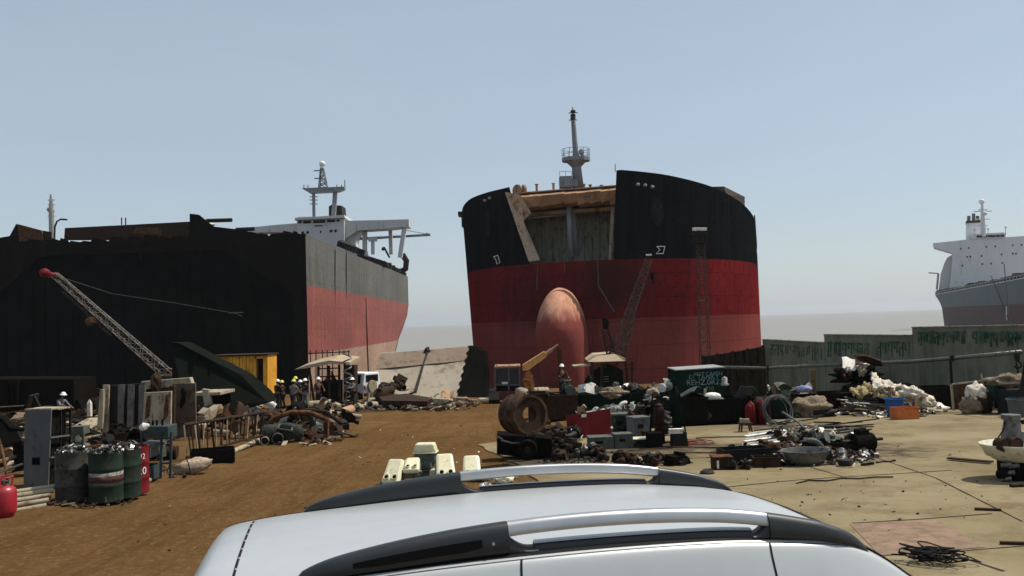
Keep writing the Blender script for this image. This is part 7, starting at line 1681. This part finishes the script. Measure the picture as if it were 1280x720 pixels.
mb = MB(); p = P(1271, 446, 28); mb.box(p, (.14, .1, .26)); mb.tube([p+V((0, 0, -.12)), p+V((.12, 0, -.2)), p+V((.12, 0, -.32)), p+V((0, 0, -.4)), p+V((-.1, 0, -.3))], .035, 7); mb.build('hook_block', 'dark_steel', hk, world=True)
solo(MB().beam(P(1275, 500, 27), P(1286, 425, 27), .08), 'derrick_leg', 'dark slanting derrick leg cut by the right edge', 'post', 'dark_steel')
# machine on the white shell
ms = thing('engine_on_tray', 'greasy engine heaped on a white shell tray at the right edge', 'machine', gp(1268, 601))
c = gp(1268, 601)
mb = MB(); mb.lathe([(0, 0), (.55, .02), (.7, .12), (.78, .3), (.81, .3), (.78, .26), (.7, .1), (0, .06)], c+V((.28, 0, .3)), None, 32)
for v in mb.v: v.y = c.y+(v.y-c.y)*.7
mb.build('shell_tray', 'cream_plastic' if False else pm('tray_white', (.55, .52, .4), .5, 0, .15, (.3, .24, .16), .3, 4), ms, world=True, smooth=True)
random.seed(9)
mb = MB(); mb.cyl(c+V((-.02, 0, .58)), c+V((.02, 0, 1.02)), .17, .12, 16); mb.cyl(c+V((.0, 0, 1.0)), c+V((0, 0, 1.08)), .15, n=14); mb.build('pump_body', 'grey_steel', ms, world=True, auto=40)
mb = MB(); mb.tube([c+V((.15, -.05, .95)), c+V((.28, -.05, .98)), c+V((.32, -.05, .8)), c+V((.28, -.05, .6))], .04, 8); mb.build('bent_hose', 'rust_dark', ms, world=True, smooth=True)
for dx, r_ in ((-.32, .11), (-.12, .12), (.33, .1), (.5, .12)): mb = MB(); mb.lathe([(0, -.08), (r_, -.08), (r_, .08), (0, .08)], c+V((dx, -.25, .62)), rotm(pi/2, 0, .2), 16); mb.build('pulley', 'rust_dark', ms, world=True, auto=40)
mb = MB(); mb.box(c+V((.4, .1, .66)), (.36, .3, .2), rotm(0, .1, .2)); mb.build('filter_box', 'pale_grey', ms, world=True, bevel=.02)
mb = MB(); mb.tube([c+V((-.3, -.1, .7)), c+V((-.18, -.1, .86)), c+V((-.1, 0, .98))], .012, 5); mb.build('rod', 'dark_steel', ms, world=True)
mb = MB(); mb.box(c+V((.25, 0, .15)), (.8, .5, .3)); 
for x_ in (-.3, .1, .5): mb.cyl(c+V((x_, -.3, .12)), c+V((x_, -.12, .12)), .09, n=10)
mb.build('engine_block', 'grease_black', ms, world=True, bevel=.02)
for k, (dx, dz) in enumerate(((-.35, .28), (-.3, .15), (-.36, .05), (-.22, .26))): mb = MB(); mb.cyl(c+V((dx, -.25, dz)), c+V((dx+.14, -.3, dz+.02)), .04, n=8); mb.build('pipe_stub', 'grey_steel', ms, world=True)
mb = MB(); a, b_ = gp(1186, 577, .04), gp(1240, 582, .04); mb.beam(a-(a+b_)/2, b_-(a+b_)/2, .14, .03); solo(mb, 'steel_plate', 'narrow dark plate on the slab left of the engine tray', 'plate', 'rust_dark', (a+b_)/2)
solo(MB().box((0, 0, .02), (.18, .1, .05)), 'iron_scrap', 'small dark iron piece in front of the engine tray', 'iron piece', 'rust_dark', gp(1271, 611), (0, 0, .1))
solo(MB().beam((-.15, 0, .02), (.15, -.12, .02), .05, .03), 'iron_strip', 'short dark strip on the open slab beyond the pink plate', 'strip', 'rust_dark', gp(1232, 640))
solo(MB().beam((-.2, 0, .02), (.2, -.1, .02), .05, .03), 'iron_strip', 'dark strip at the right edge below the engine tray', 'strip', 'rust_dark', gp(1272, 683))
# black cable tangle by the car
random.seed(14)
cbt = thing('cable_tangle', 'tangle of black cables lying on the slab at the car front', 'cables', gp(1172, 708))
for i in range(16):
    r1, r2 = random.uniform(.08, .3), random.uniform(.05, .14); ox, oy = random.uniform(-.14, .14), random.uniform(-.08, .08); ph = random.uniform(-.6, .3)
    mb = MB(); q = rotm(random.uniform(-.15, .15), random.uniform(-.1, .1), -.5+ph*.3); mb.tube([q @ V((r1*cos(t)+.02*sin(3*t+i), r2*sin(t), .02*sin(2*t+i)))+V((ox, oy, .04+.008*i)) for t in [k*pi/14 for k in range(28)]], .008, 5, close=True); mb.build('cable', 'dark_rubber', cbt, smooth=True)
mb = MB(); mb.box((-.32, .2, .05), (.14, .03, .012), rotm(0, 0, -.3)); mb.build('cable_end', 'grease_black', cbt)
heap((1150, 700, 12, 6), 4, .08, .14, ['scrap_plate', 'pipe_elbow'], ['dark_steel'], ['beside the black cable tangle'], (0, .02), 64)
finish_groups()
# ------------------------------------------------------------------ the silver car in front of the camera
def car_paint():
    m, nt, b = nodes('silver_paint'); v = coords(nt, (1, 1, 1), False)
    d = noise(nt, v, 2.2, 5, .6); f = noise(nt, v, 300, 2, .5)
    nt.links.new(ramp(nt, d, [(.3, (.5, .52, .525)), (.75, (.41, .425, .43))]), b.inputs['Base Color'])
    b.inputs['Metallic'].default_value = .25
    nt.links.new(ramp(nt, d, [(.35, (.3,)*3), (.7, (.44,)*3)]), b.inputs['Roughness'])
    b.inputs['Coat Weight'].default_value = .35; b.inputs['Coat Roughness'].default_value = .18
    MATS['silver_paint'] = m
car_paint()
def simple(name, col, rough, metal=0, coat=0):
    m, nt, b = nodes(name); v = coords(nt, (1, 1, 1), False); d = noise(nt, v, 5, 4, .5)
    nt.links.new(ramp(nt, d, [(.35, tuple(c*.93 for c in col)), (.7, tuple(min(1, c*1.08) for c in col))]), b.inputs['Base Color'])
    nt.links.new(ramp(nt, d, [(.3, (rough*.95,)*3), (.7, (min(1, rough*1.15),)*3)]), b.inputs['Roughness'])
    b.inputs['Metallic'].default_value = metal; b.inputs['Coat Weight'].default_value = coat; MATS[name] = m
simple('trim_black', (.013, .016, .019), .42); simple('rail_silver', (.46, .47, .48), .34, .75); simple('car_glass', (.012, .016, .018), .06); simple('seam_black', (.008, .008, .009), .6)
simple('tyre_rubber', (.018, .018, .018), .85); simple('light_clear', (.5, .5, .5), .1); simple('light_red', (.35, .01, .01), .2)
CAR = V((.19, 3.92, gz(3.9)+.02)); CRZ = radians(12.5)
car = thing('silver_car', 'silver estate car with black-ended roof rails right in front of the viewer', 'car', CAR, CRZ)
ST = [(-1.82, .62, .35, .62, .8), (-1.79, .8, .45, .7, .84), (-1.73, 1.1, .5, .95, .86), (-1.63, 1.38, .53, 1.04, .88), (-1.54, 1.60, .56, 1.07, .89), (-1.47, 1.715, .585, 1.08, .9), (-1.3, 1.745, .60, 1.08, .905), (-1.0, 1.765, .61, 1.07, .91),
      (-.5, 1.785, .62, 1.06, .915), (0, 1.79, .62, 1.05, .915), (.5, 1.775, .615, 1.04, .915), (.9, 1.735, .6, 1.03, .91), (1.08, 1.69, .59, 1.02, .91), (1.3, 1.55, .6, 1.01, .91), (1.6, 1.33, .64, 1.0, .905), (1.85, 1.13, .7, .99, .9),
      (2.1, 1.06, .68, .95, .88), (2.4, .98, .62, .88, .84), (2.55, .86, .5, .76, .79), (2.62, .6, .35, .58, .72)]
def cr(t, a, b_, c, d): return .5*((2*b_)+(-a+c)*t+(2*a-5*b_+4*c-d)*t*t+(-a+3*b_-3*c+d)*t**3)
def stn(x):
    x = max(ST[0][0], min(ST[-1][0]-1e-6, x))
    for i in range(len(ST)-1):
        if x < ST[i+1][0]:
            t = (x-ST[i][0])/(ST[i+1][0]-ST[i][0]); g = [ST[max(0, i-1)], ST[i], ST[i+1], ST[min(len(ST)-1, i+2)]]
            return [cr(t, *[q[k] for q in g]) for k in range(1, 5)]
def prof(x):
    zr, hr, zb, hw = stn(x)
    zb = min(zb, zr-.05); gh = zr-zb
    return [(hw-.06, .28), (hw-.01, .42), (hw, .7), (hw-.005, zb-.08), (hw-.03, zb), (hr+(hw-hr)*.42, zb+gh*.55), (hr+.035, zr-.1*min(1, gh*2)), (hr-.01, zr-.045), (hr-.09, zr-.028), (hr*.5, zr-.008), (0, zr)]
def spt(x, v):
    "point of the body skin at length x and profile parameter v in 0..10 (right side, y negative)"
    pr_ = prof(x); v = max(0, min(9.9999, v)); i = int(v); t = v-i
    g = [pr_[max(0, i-1)], pr_[i], pr_[i+1], pr_[min(10, i+2)]]
    return cr(t, *[q[0] for q in g]), cr(t, *[q[1] for q in g])
def roofz(x, y):
    zr, hr, zb, hw = stn(x); a = abs(y)
    lo, hi = 6.0, 10.0
    for _ in range(24):
        md_ = (lo+hi)/2
        if spt(x, md_)[0] > a: lo = md_
        else: hi = md_
    return spt(x, lo)[1]
NX, NV = 150, 60
xsn = [ST[0][0]+(ST[-1][0]-ST[0][0])*i/NX for i in range(NX+1)]
def skinpatch(x0, x1, v0, v1, side, nx=24, nv=10, off=.004, shape=None):
    mb = MB()
    for i in range(nx+1):
        for j in range(nv+1):
            u, w = i/nx, j/nv; x = x0+(x1-x0)*u; v = v0+(v1-v0)*w
            if shape: x, v = shape(x, v, u, w)
            y, z = spt(x, v); y2, z2 = spt(x, v+.05); dn = V((y2-y, z2-z)) if False else None
            ty, tz = (y2-y), (z2-z); L_ = math.hypot(ty, tz) or 1; ny, nz = tz/L_, -ty/L_
            mb.v.append(V((x, side*(y+ny*off), z+nz*off)))
    for i in range(nx):
        for j in range(nv):
            a = i*(nv+1)+j; f = (a, a+1, a+nv+2, a+nv+1); mb.f.append(f if side < 0 else f[::-1]); mb.m.append(0)
    return mb
mb = MB()
WHX = (-1.22, 1.72)
for side in (-1, 1):
    n0 = len(mb.v)
    for x in xsn:
        for j in range(NV+1):
            y, z = spt(x, 10*j/NV); mb.v.append(V((x, side*y, z)))
    for i in range(NX):
        for j in range(NV):
            a = n0+i*(NV+1)+j; f = (a, a+1, a+NV+2, a+NV+1)
            c = (mb.v[f[0]]+mb.v[f[2]])/2
            if any((c.x-wx)**2+(c.z-.36)**2 < .4**2 and c.z < .9 and abs(c.y) > .5 for wx in WHX): continue
            mb.f.append(f if side < 0 else f[::-1]); mb.m.append(0)
body = mb.build('body', 'silver_paint', car, smooth=True)
bm_ = bmesh.new(); bm_.from_mesh(body.data); bmesh.ops.remove_doubles(bm_, verts=bm_.verts, dist=.0005); bmesh.ops.recalc_face_normals(bm_, faces=bm_.faces); bm_.to_mesh(body.data); bm_.free()
# floor pan and wheel arch liners
mb = MB(); mb.box((.3, 0, .32), (4.3, 1.3, .06)); mb.build('floor_pan', 'trim_black', car)
for side, nm in ((-1, 'r'), (1, 'l')):
    for wx in WHX:
        y = side*.8
        mb = MB(); mb.lathe([(.19, -.1), (.33, -.11), (.35, -.07), (.355, 0), (.35, .07), (.33, .11), (.19, .1), (.19, -.1)], (wx, y, .355), rotm(pi/2, 0, 0), 36); w_ = mb.build('wheel', 'tyre_rubber', car, auto=40)
        mb = MB(); mb.lathe([(0, -.02), (.05, -.03), (.06, .0), (.19, .06), (.2, .09), (.21, .09), (.21, -.08), (0, -.08)], (wx, y, .355), rotm(pi/2*(-side) if side > 0 else pi/2, 0, 0), 30)
        for k in range(5): a = k*2*pi/5; mb.beam((wx+.04*cos(a), y+side*.07, .355+.04*sin(a)), (wx+.19*cos(a), y+side*.09, .355+.19*sin(a)), .05, .03)
        rm2 = mb.build('rim', 'rail_silver', w_, auto=40)
        mb = MB(); mb.lathe([(.4, -.02), (.43, -.02), (.43, .02), (.4, .02), (.4, -.02)], (wx, side*.9, .36), rotm(pi/2, 0, 0), 40); mb.v = [v for v in mb.v]; mb.build('wheel_arch', 'trim_black', car, auto=30)
        mb = MB(); mb.lathe([(.0, -.25), (.41, -.25), (.41, .16), (.4, .16), (.4, -.24), (0, -.24)], (wx, side*.74, .36), rotm(pi/2*(-side), 0, 0) if False else rotm(pi/2, 0, 0), 30); mb.build('arch_liner', 'seam_black', car)
# side glass and seams
def gshape(x, v, u, w): return x, v
for side in (-1, 1):
    skinpatch(-.28, .82, 4.35, 5.6, side, shape=lambda x, v, u, w: (x-(.30*w if u > .5 else 0)*((u-.5)*2), v)).build('front_side_window', 'car_glass', car, smooth=True)
    skinpatch(-1.12, -.34, 4.35, 5.6, side).build('rear_side_window', 'car_glass', car, smooth=True)
    skinpatch(-1.54, -1.2, 4.5, 5.6, side, shape=lambda x, v, u, w: (x+.14*w*(1-u), v)).build('quarter_window', 'car_glass', car, smooth=True)
    for xa, xb in ((-1.16, -1.16), (-.33, -.31), (.66, .66)):
        mb = skinpatch(xa-.004, xa+.004, 1, 6.75, side, 1, 40, .002, shape=lambda x, v, u, w: (x+.012*(v-6) if v > 6 else x, v)); mb.build('door_seam', 'seam_black', car)
        mb = skinpatch(-1.18, 1.02, 6.72, 6.78, side, 60, 1, .002); mb.build('door_seam', 'seam_black', car, smooth=True)
    mb = skinpatch(-1.62, 1.06, 7.02, 7.32, side, 70, 2, .003); mb.build('roof_ditch_trim', 'seam_black', car, smooth=True)
    for dx in (-1.05, -.2): mb = skinpatch(dx, dx+.2, 3.2, 3.4, side, 6, 2, .03); mb.build('door_handle', 'silver_paint', car, smooth=True)
    mb = MB(); mb.ell((.82, side*1.03, 1.08), (.09, .12, .08), None, 16, 10, sq=.7); mb.beam((.85, side*.88, 1.03), (.84, side*.96, 1.05), .05); mb.build('wing_mirror', 'silver_paint', car, smooth=True)
# windscreen, rear window, hatch seam
def acr(x0, x1, v0, nx, off, dv=None):
    mb = MB(); nv = 16
    for i in range(nx+1):
        x = x0+(x1-x0)*i/nx
        for j in range(-nv, nv+1):
            s_ = -1 if j < 0 else 1; v = 10-(10-v0)*abs(j)/nv; y, z = spt(x, v); mb.v.append(V((x+off*.8 if x0 > 0 else x-off*.8, s_*y, z+off)))
    m_ = 2*nv+1
    for i in range(nx):
        for j in range(m_-1): a = i*m_+j; mb.f.append((a, a+1, a+m_+1, a+m_)); mb.m.append(0)
    return mb
acr(1.09, 1.82, 7.2, 20, .006).build('windscreen', 'car_glass', car, smooth=True)
acr(1.055, 1.085, 7.1, 2, .004).build('windscreen_trim', 'trim_black', car, smooth=True)
acr(-1.86, -1.62, 7.2, 12, .006).build('rear_window', 'car_glass', car, smooth=True)
acr(-1.338, -1.328, 7.2, 1, .0018).build('hatch_seam', 'seam_black', car)
for k in range(9):
    y = -.5+k*.125; mb = MB(); mb.box((-1.333, y, roofz(-1.333, y)+.002), (.007, .02, .003)); mb.build('seam_clip', 'rail_silver', car)
mb = MB(); mb.box((2.6, 0, .5), (.08, 1.3, .22)); mb.build('front_grille', 'trim_black', car, bevel=.02)
for side in (-1, 1):
    mb = MB(); mb.ell((2.42, side*.62, .78), (.14, .16, .08), rotm(0, .2, side*-.3), 16, 10, sq=.6); mb.build('headlight', 'light_clear', car, smooth=True)
    mb = MB(); mb.ell((-1.86, side*.74, .98), (.06, .09, .2), None, 14, 10, sq=.6); mb.build('tail_light', 'light_red', car, smooth=True)
mb = MB(); mb.box((2.64, 0, .42), (.02, .5, .12)); mb.build('number_plate', 'white_paint', car); mb = MB(); mb.box((-1.985, 0, .66), (.02, .5, .12)); mb.build('number_plate', 'white_paint', car)
# wavy aerial lead / wire lying over the roof
# roof rails: black foot, silver bar over a gap, black foot
RY = .575
def rail(side):
    y0 = side*RY
    def ht(x):
        t = (x+1.12)/2.24
        return .122*min(1, (sin(pi*max(0, min(1, t)))**.4))*1.0
    def section(x, w_, z0, z1, flip=False):
        "rounded cross-section ring"
        pts = []
        for a in range(12):
            t = a*2*pi/12+pi/12; cx = math.copysign(abs(cos(t))**.6, cos(t)); cz = math.copysign(abs(sin(t))**.6, sin(t))
            inw = -.012*(cz+1)/2
            pts.append(V((x, y0+side*inw+w_/2*cx*(1-.18*(cz+1)/2), z0+(z1-z0)*(cz+1)/2)))
        return pts
    def loft(rings):
        mb = MB(); n = len(rings[0])
        for r_ in rings: mb.v += r_
        for i in range(len(rings)-1):
            for j in range(n): mb.f.append((i*n+j, i*n+(j+1) % n, (i+1)*n+(j+1) % n, (i+1)*n+j)); mb.m.append(0)
        mb.f += [tuple(range(n))[::-1], tuple(range((len(rings)-1)*n, len(rings)*n))]; mb.m += [0, 0]; return mb
    def base(x): return roofz(x, RY)-.006
    par = None
    ra_, rb_ = -1.12, -.36; fa, fb = .68, 1.12
    # rear foot
    rings = [section(x, .022+.055*min(1, (x-ra_)/.15+.05), base(x), base(x)+max(.006, ht(x))) for x in [ra_+(rb_-ra_)*i/28 for i in range(29)]]
    foot = loft(rings).build('rail_foot', 'trim_black', car, auto=50)
    # hooked nose of the rear foot running below the bar
    rings = [section(x, .06, base(x), base(x)+.02+.05*max(0, 1-(x-rb_)/.09)**2) for x in [rb_-.01+.12*i/8 for i in range(9)]]
    loft(rings).build('foot_nose', 'trim_black', foot, auto=50)
    rings = [section(x, .022+.055*min(1, (fb-x)/.15+.05), base(x), base(x)+max(.006, ht(x))) for x in [fa+(fb-fa)*i/22 for i in range(23)]]
    f2 = loft(rings).build('rail_foot', 'trim_black', car, auto=50)
    rings = [section(x, .06, base(x), base(x)+.02+.05*max(0, 1-(fa-x)/.07)**2) for x in [fa+.01-.08*i/7 for i in range(8)]][::-1]
    loft(rings).build('foot_nose', 'trim_black', f2, auto=50)
    bar = loft([section(x, .048, base(x)+ht(x)-.052, base(x)+ht(x)) for x in [rb_+(fa-rb_)*i/40 for i in range(41)]]).build('rail_bar', 'rail_silver', car, auto=50)
    loft([section(x, .03, base(x)+.03, base(x)+.037) for x in [rb_+.1+(fa-rb_-.17)*i/30 for i in range(31)]]).build('base_lip', 'rail_silver', car, auto=50)
    loft([section(x, .05, base(x), base(x)+.031) for x in [rb_+.1+(fa-rb_-.17)*i/30 for i in range(31)]]).build('base_strip', 'trim_black', car, auto=50)
    if side < 0:   # moulded recess and screw cover on the near rear foot
        rings = []
        mb = MB()
        for i in range(21):
            x = -.92+.46*i/20; h_ = ht(x); k = min(1, (i+.5)/4, (20.5-i)/3)
            for z_ in (.28, .62): mb.v.append(V((x, y0-.0335, base(x)+h_*(z_ if z_ > .5 else .28+.1*(1-k)))))
        for i in range(20): mb.f.append((2*i, 2*i+1, 2*i+3, 2*i+2)); mb.m.append(0)
        mb.build('recess', 'seam_black', foot, smooth=True)
        mb = MB(); mb.cyl((-.42, y0-.03, base(-.42)+.05), (-.42, y0-.036, base(-.42)+.05), .006, n=10); mb.build('screw', 'rail_silver', foot)
rail(-1); rail(1)

car.scale = (1.035, 1.02, 1.032)
# ------------------------------------------------------------------ workers
def person(loc, rz, label, shirt, trousers, helmet='white_paint', pose='stand', group=None, lean=0.0, arm=(.35, .2), h=1.7, group_=None):
    t = thing('person', label, 'person', loc, rz, group)
    k = h/1.7
    hip = .92*k; J = {}
    sl_ = sin(lean); cl = cos(lean)
    def tors(z, x=0, y=0): return V((x, -(z)*sl_+y, hip+z*cl))
    pel, belly, chest, neck, head = tors(0), tors(.2*k), tors(.4*k), tors(.56*k), tors(.72*k)
    stride = .12 if pose == 'walk' else .03
    def build_skin(name, verts, edges, rad, mat, parent, sub=1):
        me = bpy.data.meshes.new(name); me.from_pydata([tuple(v) for v in verts], edges, []); me.update()
        me.materials.append(MATS[mat]); o = bpy.data.objects.new(name, me); COL.objects.link(o); o.parent = parent
        md = o.modifiers.new('Skin', 'SKIN'); md.use_smooth_shade = True
        for i, r_ in enumerate(rad): sv = me.skin_vertices[0].data[i]; sv.radius = (r_, r_*.85) if not isinstance(r_, tuple) else r_; sv.use_root = (i == 0)
        s_ = o.modifiers.new('Sub', 'SUBSURF'); s_.levels = sub; s_.render_levels = sub
        return o
    vs = [pel, belly, chest, neck, neck+V((0, -.01, .06*k))]; rd = [.13, .12, (.16, .11), .06, .055]; ed = [(0, 1), (1, 2), (2, 3), (3, 4)]
    tr_v, tr_e, tr_r = [pel], [], [.155]; sh_v, sh_e, sh_r = [tors(-.02), belly, chest, tors(.5*k)], [(0, 1), (1, 2), (2, 3)], [(.165, .12), (.15, .11), (.185, .125), (.12, .09)]
    for s_ in (-1, 1):
        h0 = pel+V((s_*.095, 0, -.05)); kn = V((s_*.11, -.04-s_*stride*.6, .49*k)); an = V((s_*.12, .03-s_*stride, .08)); toe = an+V((0, -.15, -.045))
        n = len(vs); vs += [h0, kn, an, toe]; rd += [.1, .065, .045, .04]; ed += [(0, n), (n, n+1), (n+1, n+2), (n+2, n+3)]
        m_ = len(tr_v); tr_v += [h0, kn, an+V((0, 0, .03))]; tr_r += [.12, .085, .07]; tr_e += [(0, m_), (m_, m_+1), (m_+1, m_+2)]
        sh = tors(.46*k, s_*.19); a1 = arm[0] if s_ < 0 else arm[1]
        el = sh+V((s_*.07, -sin(a1)*.27, -cos(a1)*.27))*k; fo = a1*1.9; wr = el+V((s_*-.01, -sin(fo)*.24, -cos(fo)*.24))*k; hd = (wr-el).normalized(); pm_ = wr+hd*.07
        n = len(vs); vs += [sh, el, wr, pm_]; rd += [.06, .042, .028, (.036, .02)]; ed += [(2, n), (n, n+1), (n+1, n+2), (n+2, n+3)]
        sd = V((0, 1, 0)) if abs(hd.y) < .7 else V((1, 0, 0))
        for q_, fl in enumerate((.07, .08, .075, .06)):
            b0 = pm_+sd*(.013*(q_-1.5))+hd*.02; b1 = b0+hd*fl*.5; b2 = b1+hd*fl*.4+V((-s_*.015, 0, 0)); m0 = len(vs); vs += [b0, b1, b2]; rd += [.009, .009, .007]; ed += [(n+3, m0), (m0, m0+1), (m0+1, m0+2)]
        th0 = wr+hd*.03-sd*.03; th1 = th0+hd*.035-sd*.02; m0 = len(vs); vs += [th0, th1]; rd += [.011, .009]; ed += [(n+2, m0), (m0, m0+1)]
        m_ = len(sh_v); sh_v += [sh, el, wr-hd*.02]; sh_r += [.085, .062, .05]; sh_e += [(2, m_), (m_, m_+1), (m_+1, m_+2)]
    body_ = build_skin('body', vs, ed, rd, 'skin', t)
    build_skin('shirt', sh_v, sh_e, sh_r, shirt, t); build_skin('trousers', tr_v, tr_e, tr_r, trousers, t)
    hc = head+V((0, -.02, -.0))
    # head with face
    mb = MB(); mb.ell(hc, (.076, .095, .115), None, 20, 14)
    for v in mb.v:
        d = v-hc
        if d.z < -.03 and d.y < 0: v.x = hc.x+d.x*.85
    mb.ell(hc+V((0, -.098, -.015)), (.013, .02, .024), None, 8, 6); mb.ell(hc+V((0, -.088, -.058)), (.025, .01, .008), None, 8, 5)
    for s_ in (-1, 1): mb.ell(hc+V((s_*.078, .005, -.01)), (.012, .02, .03), None, 8, 6)
    hdo = mb.build('head', 'skin', t, smooth=True)
    for s_ in (-1, 1): mb = MB(); mb.ell(hc+V((s_*.03, -.087, .008)), (.012, .008, .008), None, 8, 6); mb.build('eye', 'hair', hdo, smooth=True)
    mb = MB(); mb.ell(hc+V((0, .02, .01)), (.082, .09, .11), None, 16, 10); mb.v = [V((v.x, max(v.y, hc.y-.03), v.z)) for v in mb.v]; mb.build('hair', 'hair', t, smooth=True)
    mb = MB(); n_ = 20
    mb.lathe([(.155, .0), (.15, .012), (.118, .012), (.112, .06), (.085, .11), (.04, .133), (0, .138)], hc+V((0, -.005, .045)), rotm(lean*.4, 0, 0), n_)
    for v in mb.v:
        if v.z < hc.z+.075 and v.y < hc.y-.1: v.y -= .03
    mb.build('helmet', helmet, t, smooth=True)
    for s_ in (-1, 1):
        an = V((s_*.12, .03-s_*stride, .08)); mb = MB(); mb.ell(an+V((0, -.06, -.035)), (.055, .14, .05), None, 14, 8, sq=.8); mb.cyl(an+V((0, .02, 0)), an+V((0, .02, .07)), .058, n=12); mb.build('boot', 'grease_black', t, smooth=True)
    return t
pm('cloth_dark', (.02, .022, .026), .9, 0, .3); pm('cloth_grey', (.22, .23, .24), .9, 0, .2, (.12, .11, .1), .3, 4); pm('cloth_brown', (.09, .06, .04), .9, 0, .3); pm('cloth_blue', (.035, .045, .07), .9, 0, .3); pm('cloth_maroon', (.06, .02, .02), .9, 0, .3); pm('helmet_yellow', (.65, .6, .12), .4, 0, .1, amt=.1); pm('helmet_white', (.75, .75, .72), .4, 0, .1, amt=.1)
GP_ = 'helmeted workers gathered by the canopy hut'
def pg(px, Y): return gy(px, Y, .0)+V((0, 0, 0))
person(pg(345, 52.5), 2.6, 'leftmost worker of the group in dark clothes and white helmet, seen from behind', 'cloth_dark', 'cloth_dark', 'helmet_white', group=GP_)
person(pg(351, 53.3), -2.0, 'worker in maroon shirt half behind the leftmost one', 'cloth_maroon', 'cloth_dark', 'helmet_yellow', group=GP_, h=1.62)
person(pg(364, 50.5), 2.9, 'worker in light grey shirt leaning forward, seen from behind', 'cloth_grey', 'cloth_blue', 'helmet_yellow', 'walk', GP_, .15, (.5, .9), 1.68)
person(pg(367.5, 53.4), .6, 'tallest worker with yellow helmet just behind the light grey shirt', 'cloth_dark', 'cloth_brown', 'helmet_yellow', group=GP_, h=1.84)
person(pg(380, 52.4), -.4, 'worker in black facing the camera between two pale canopy posts', 'cloth_dark', 'cloth_grey', 'helmet_white', group=GP_, arm=(.9, .3))
person(pg(396, 51.8), .5, 'worker right of the canopy post in grey collar and white helmet', 'cloth_brown', 'cloth_dark', 'helmet_white', group=GP_, arm=(.3, .6), h=1.76)
person(pg(373, 54.6), 1.4, 'worker deepest in the group, mostly hidden, in brown', 'cloth_brown', 'cloth_dark', 'helmet_white', group=GP_, h=1.6)
person(pg(439, 53), -.8, 'worker with pale sleeves on the far side of the coil spring', 'cloth_grey', 'cloth_dark', 'helmet_white', group=None, arm=(1.0, .8), h=1.66)
person(pg(700, 46.0)+V((0, 0, .35)), .2, 'lone worker with white helmet below the hanging excavator arm', 'cloth_dark', 'cloth_dark', 'helmet_white', arm=(.8, .7))
person(P(74, 497, 41.5)-V((0, 0, 1.5)), 1.2, 'worker in pale clothes bending in the darkness under the left ship', 'cloth_grey', 'cloth_grey', 'helmet_white', 'walk', None, .35, (.8, .6))
# a plank platform carries the two workers who stand above the litter
for (px, Y, dz, lab) in ((700, 46.0, .35, 'low dark plank stage under the lone worker at the excavator'),):
    p = pg(px, Y); solo(MB().box((0, 0, dz/2), (1.4, 1.0, dz)), 'plank_stage', lab, 'stage', 'rust_dark', p, bevel=.03)
p = P(74, 497, 41.5)-V((0, 0, 1.5)); solo(MB().box((0, 0, (gz(41.5)-p.z)/2), (2.6, 1.4, max(.05, p.z-gz(41.5)))), 'plank_stage', 'low dark stage under the bending worker at the far left', 'stage', 'rust_dark', p, bevel=.02)

if HAZE:
    mb = MB(); mb.box((0, 2000, 20), (22000, 16000, 110)); hz = mb.build('haze', 'haze_air'); hz['kind'] = 'stuff'; hz['label'] = 'thin pale sea haze over the whole shore'
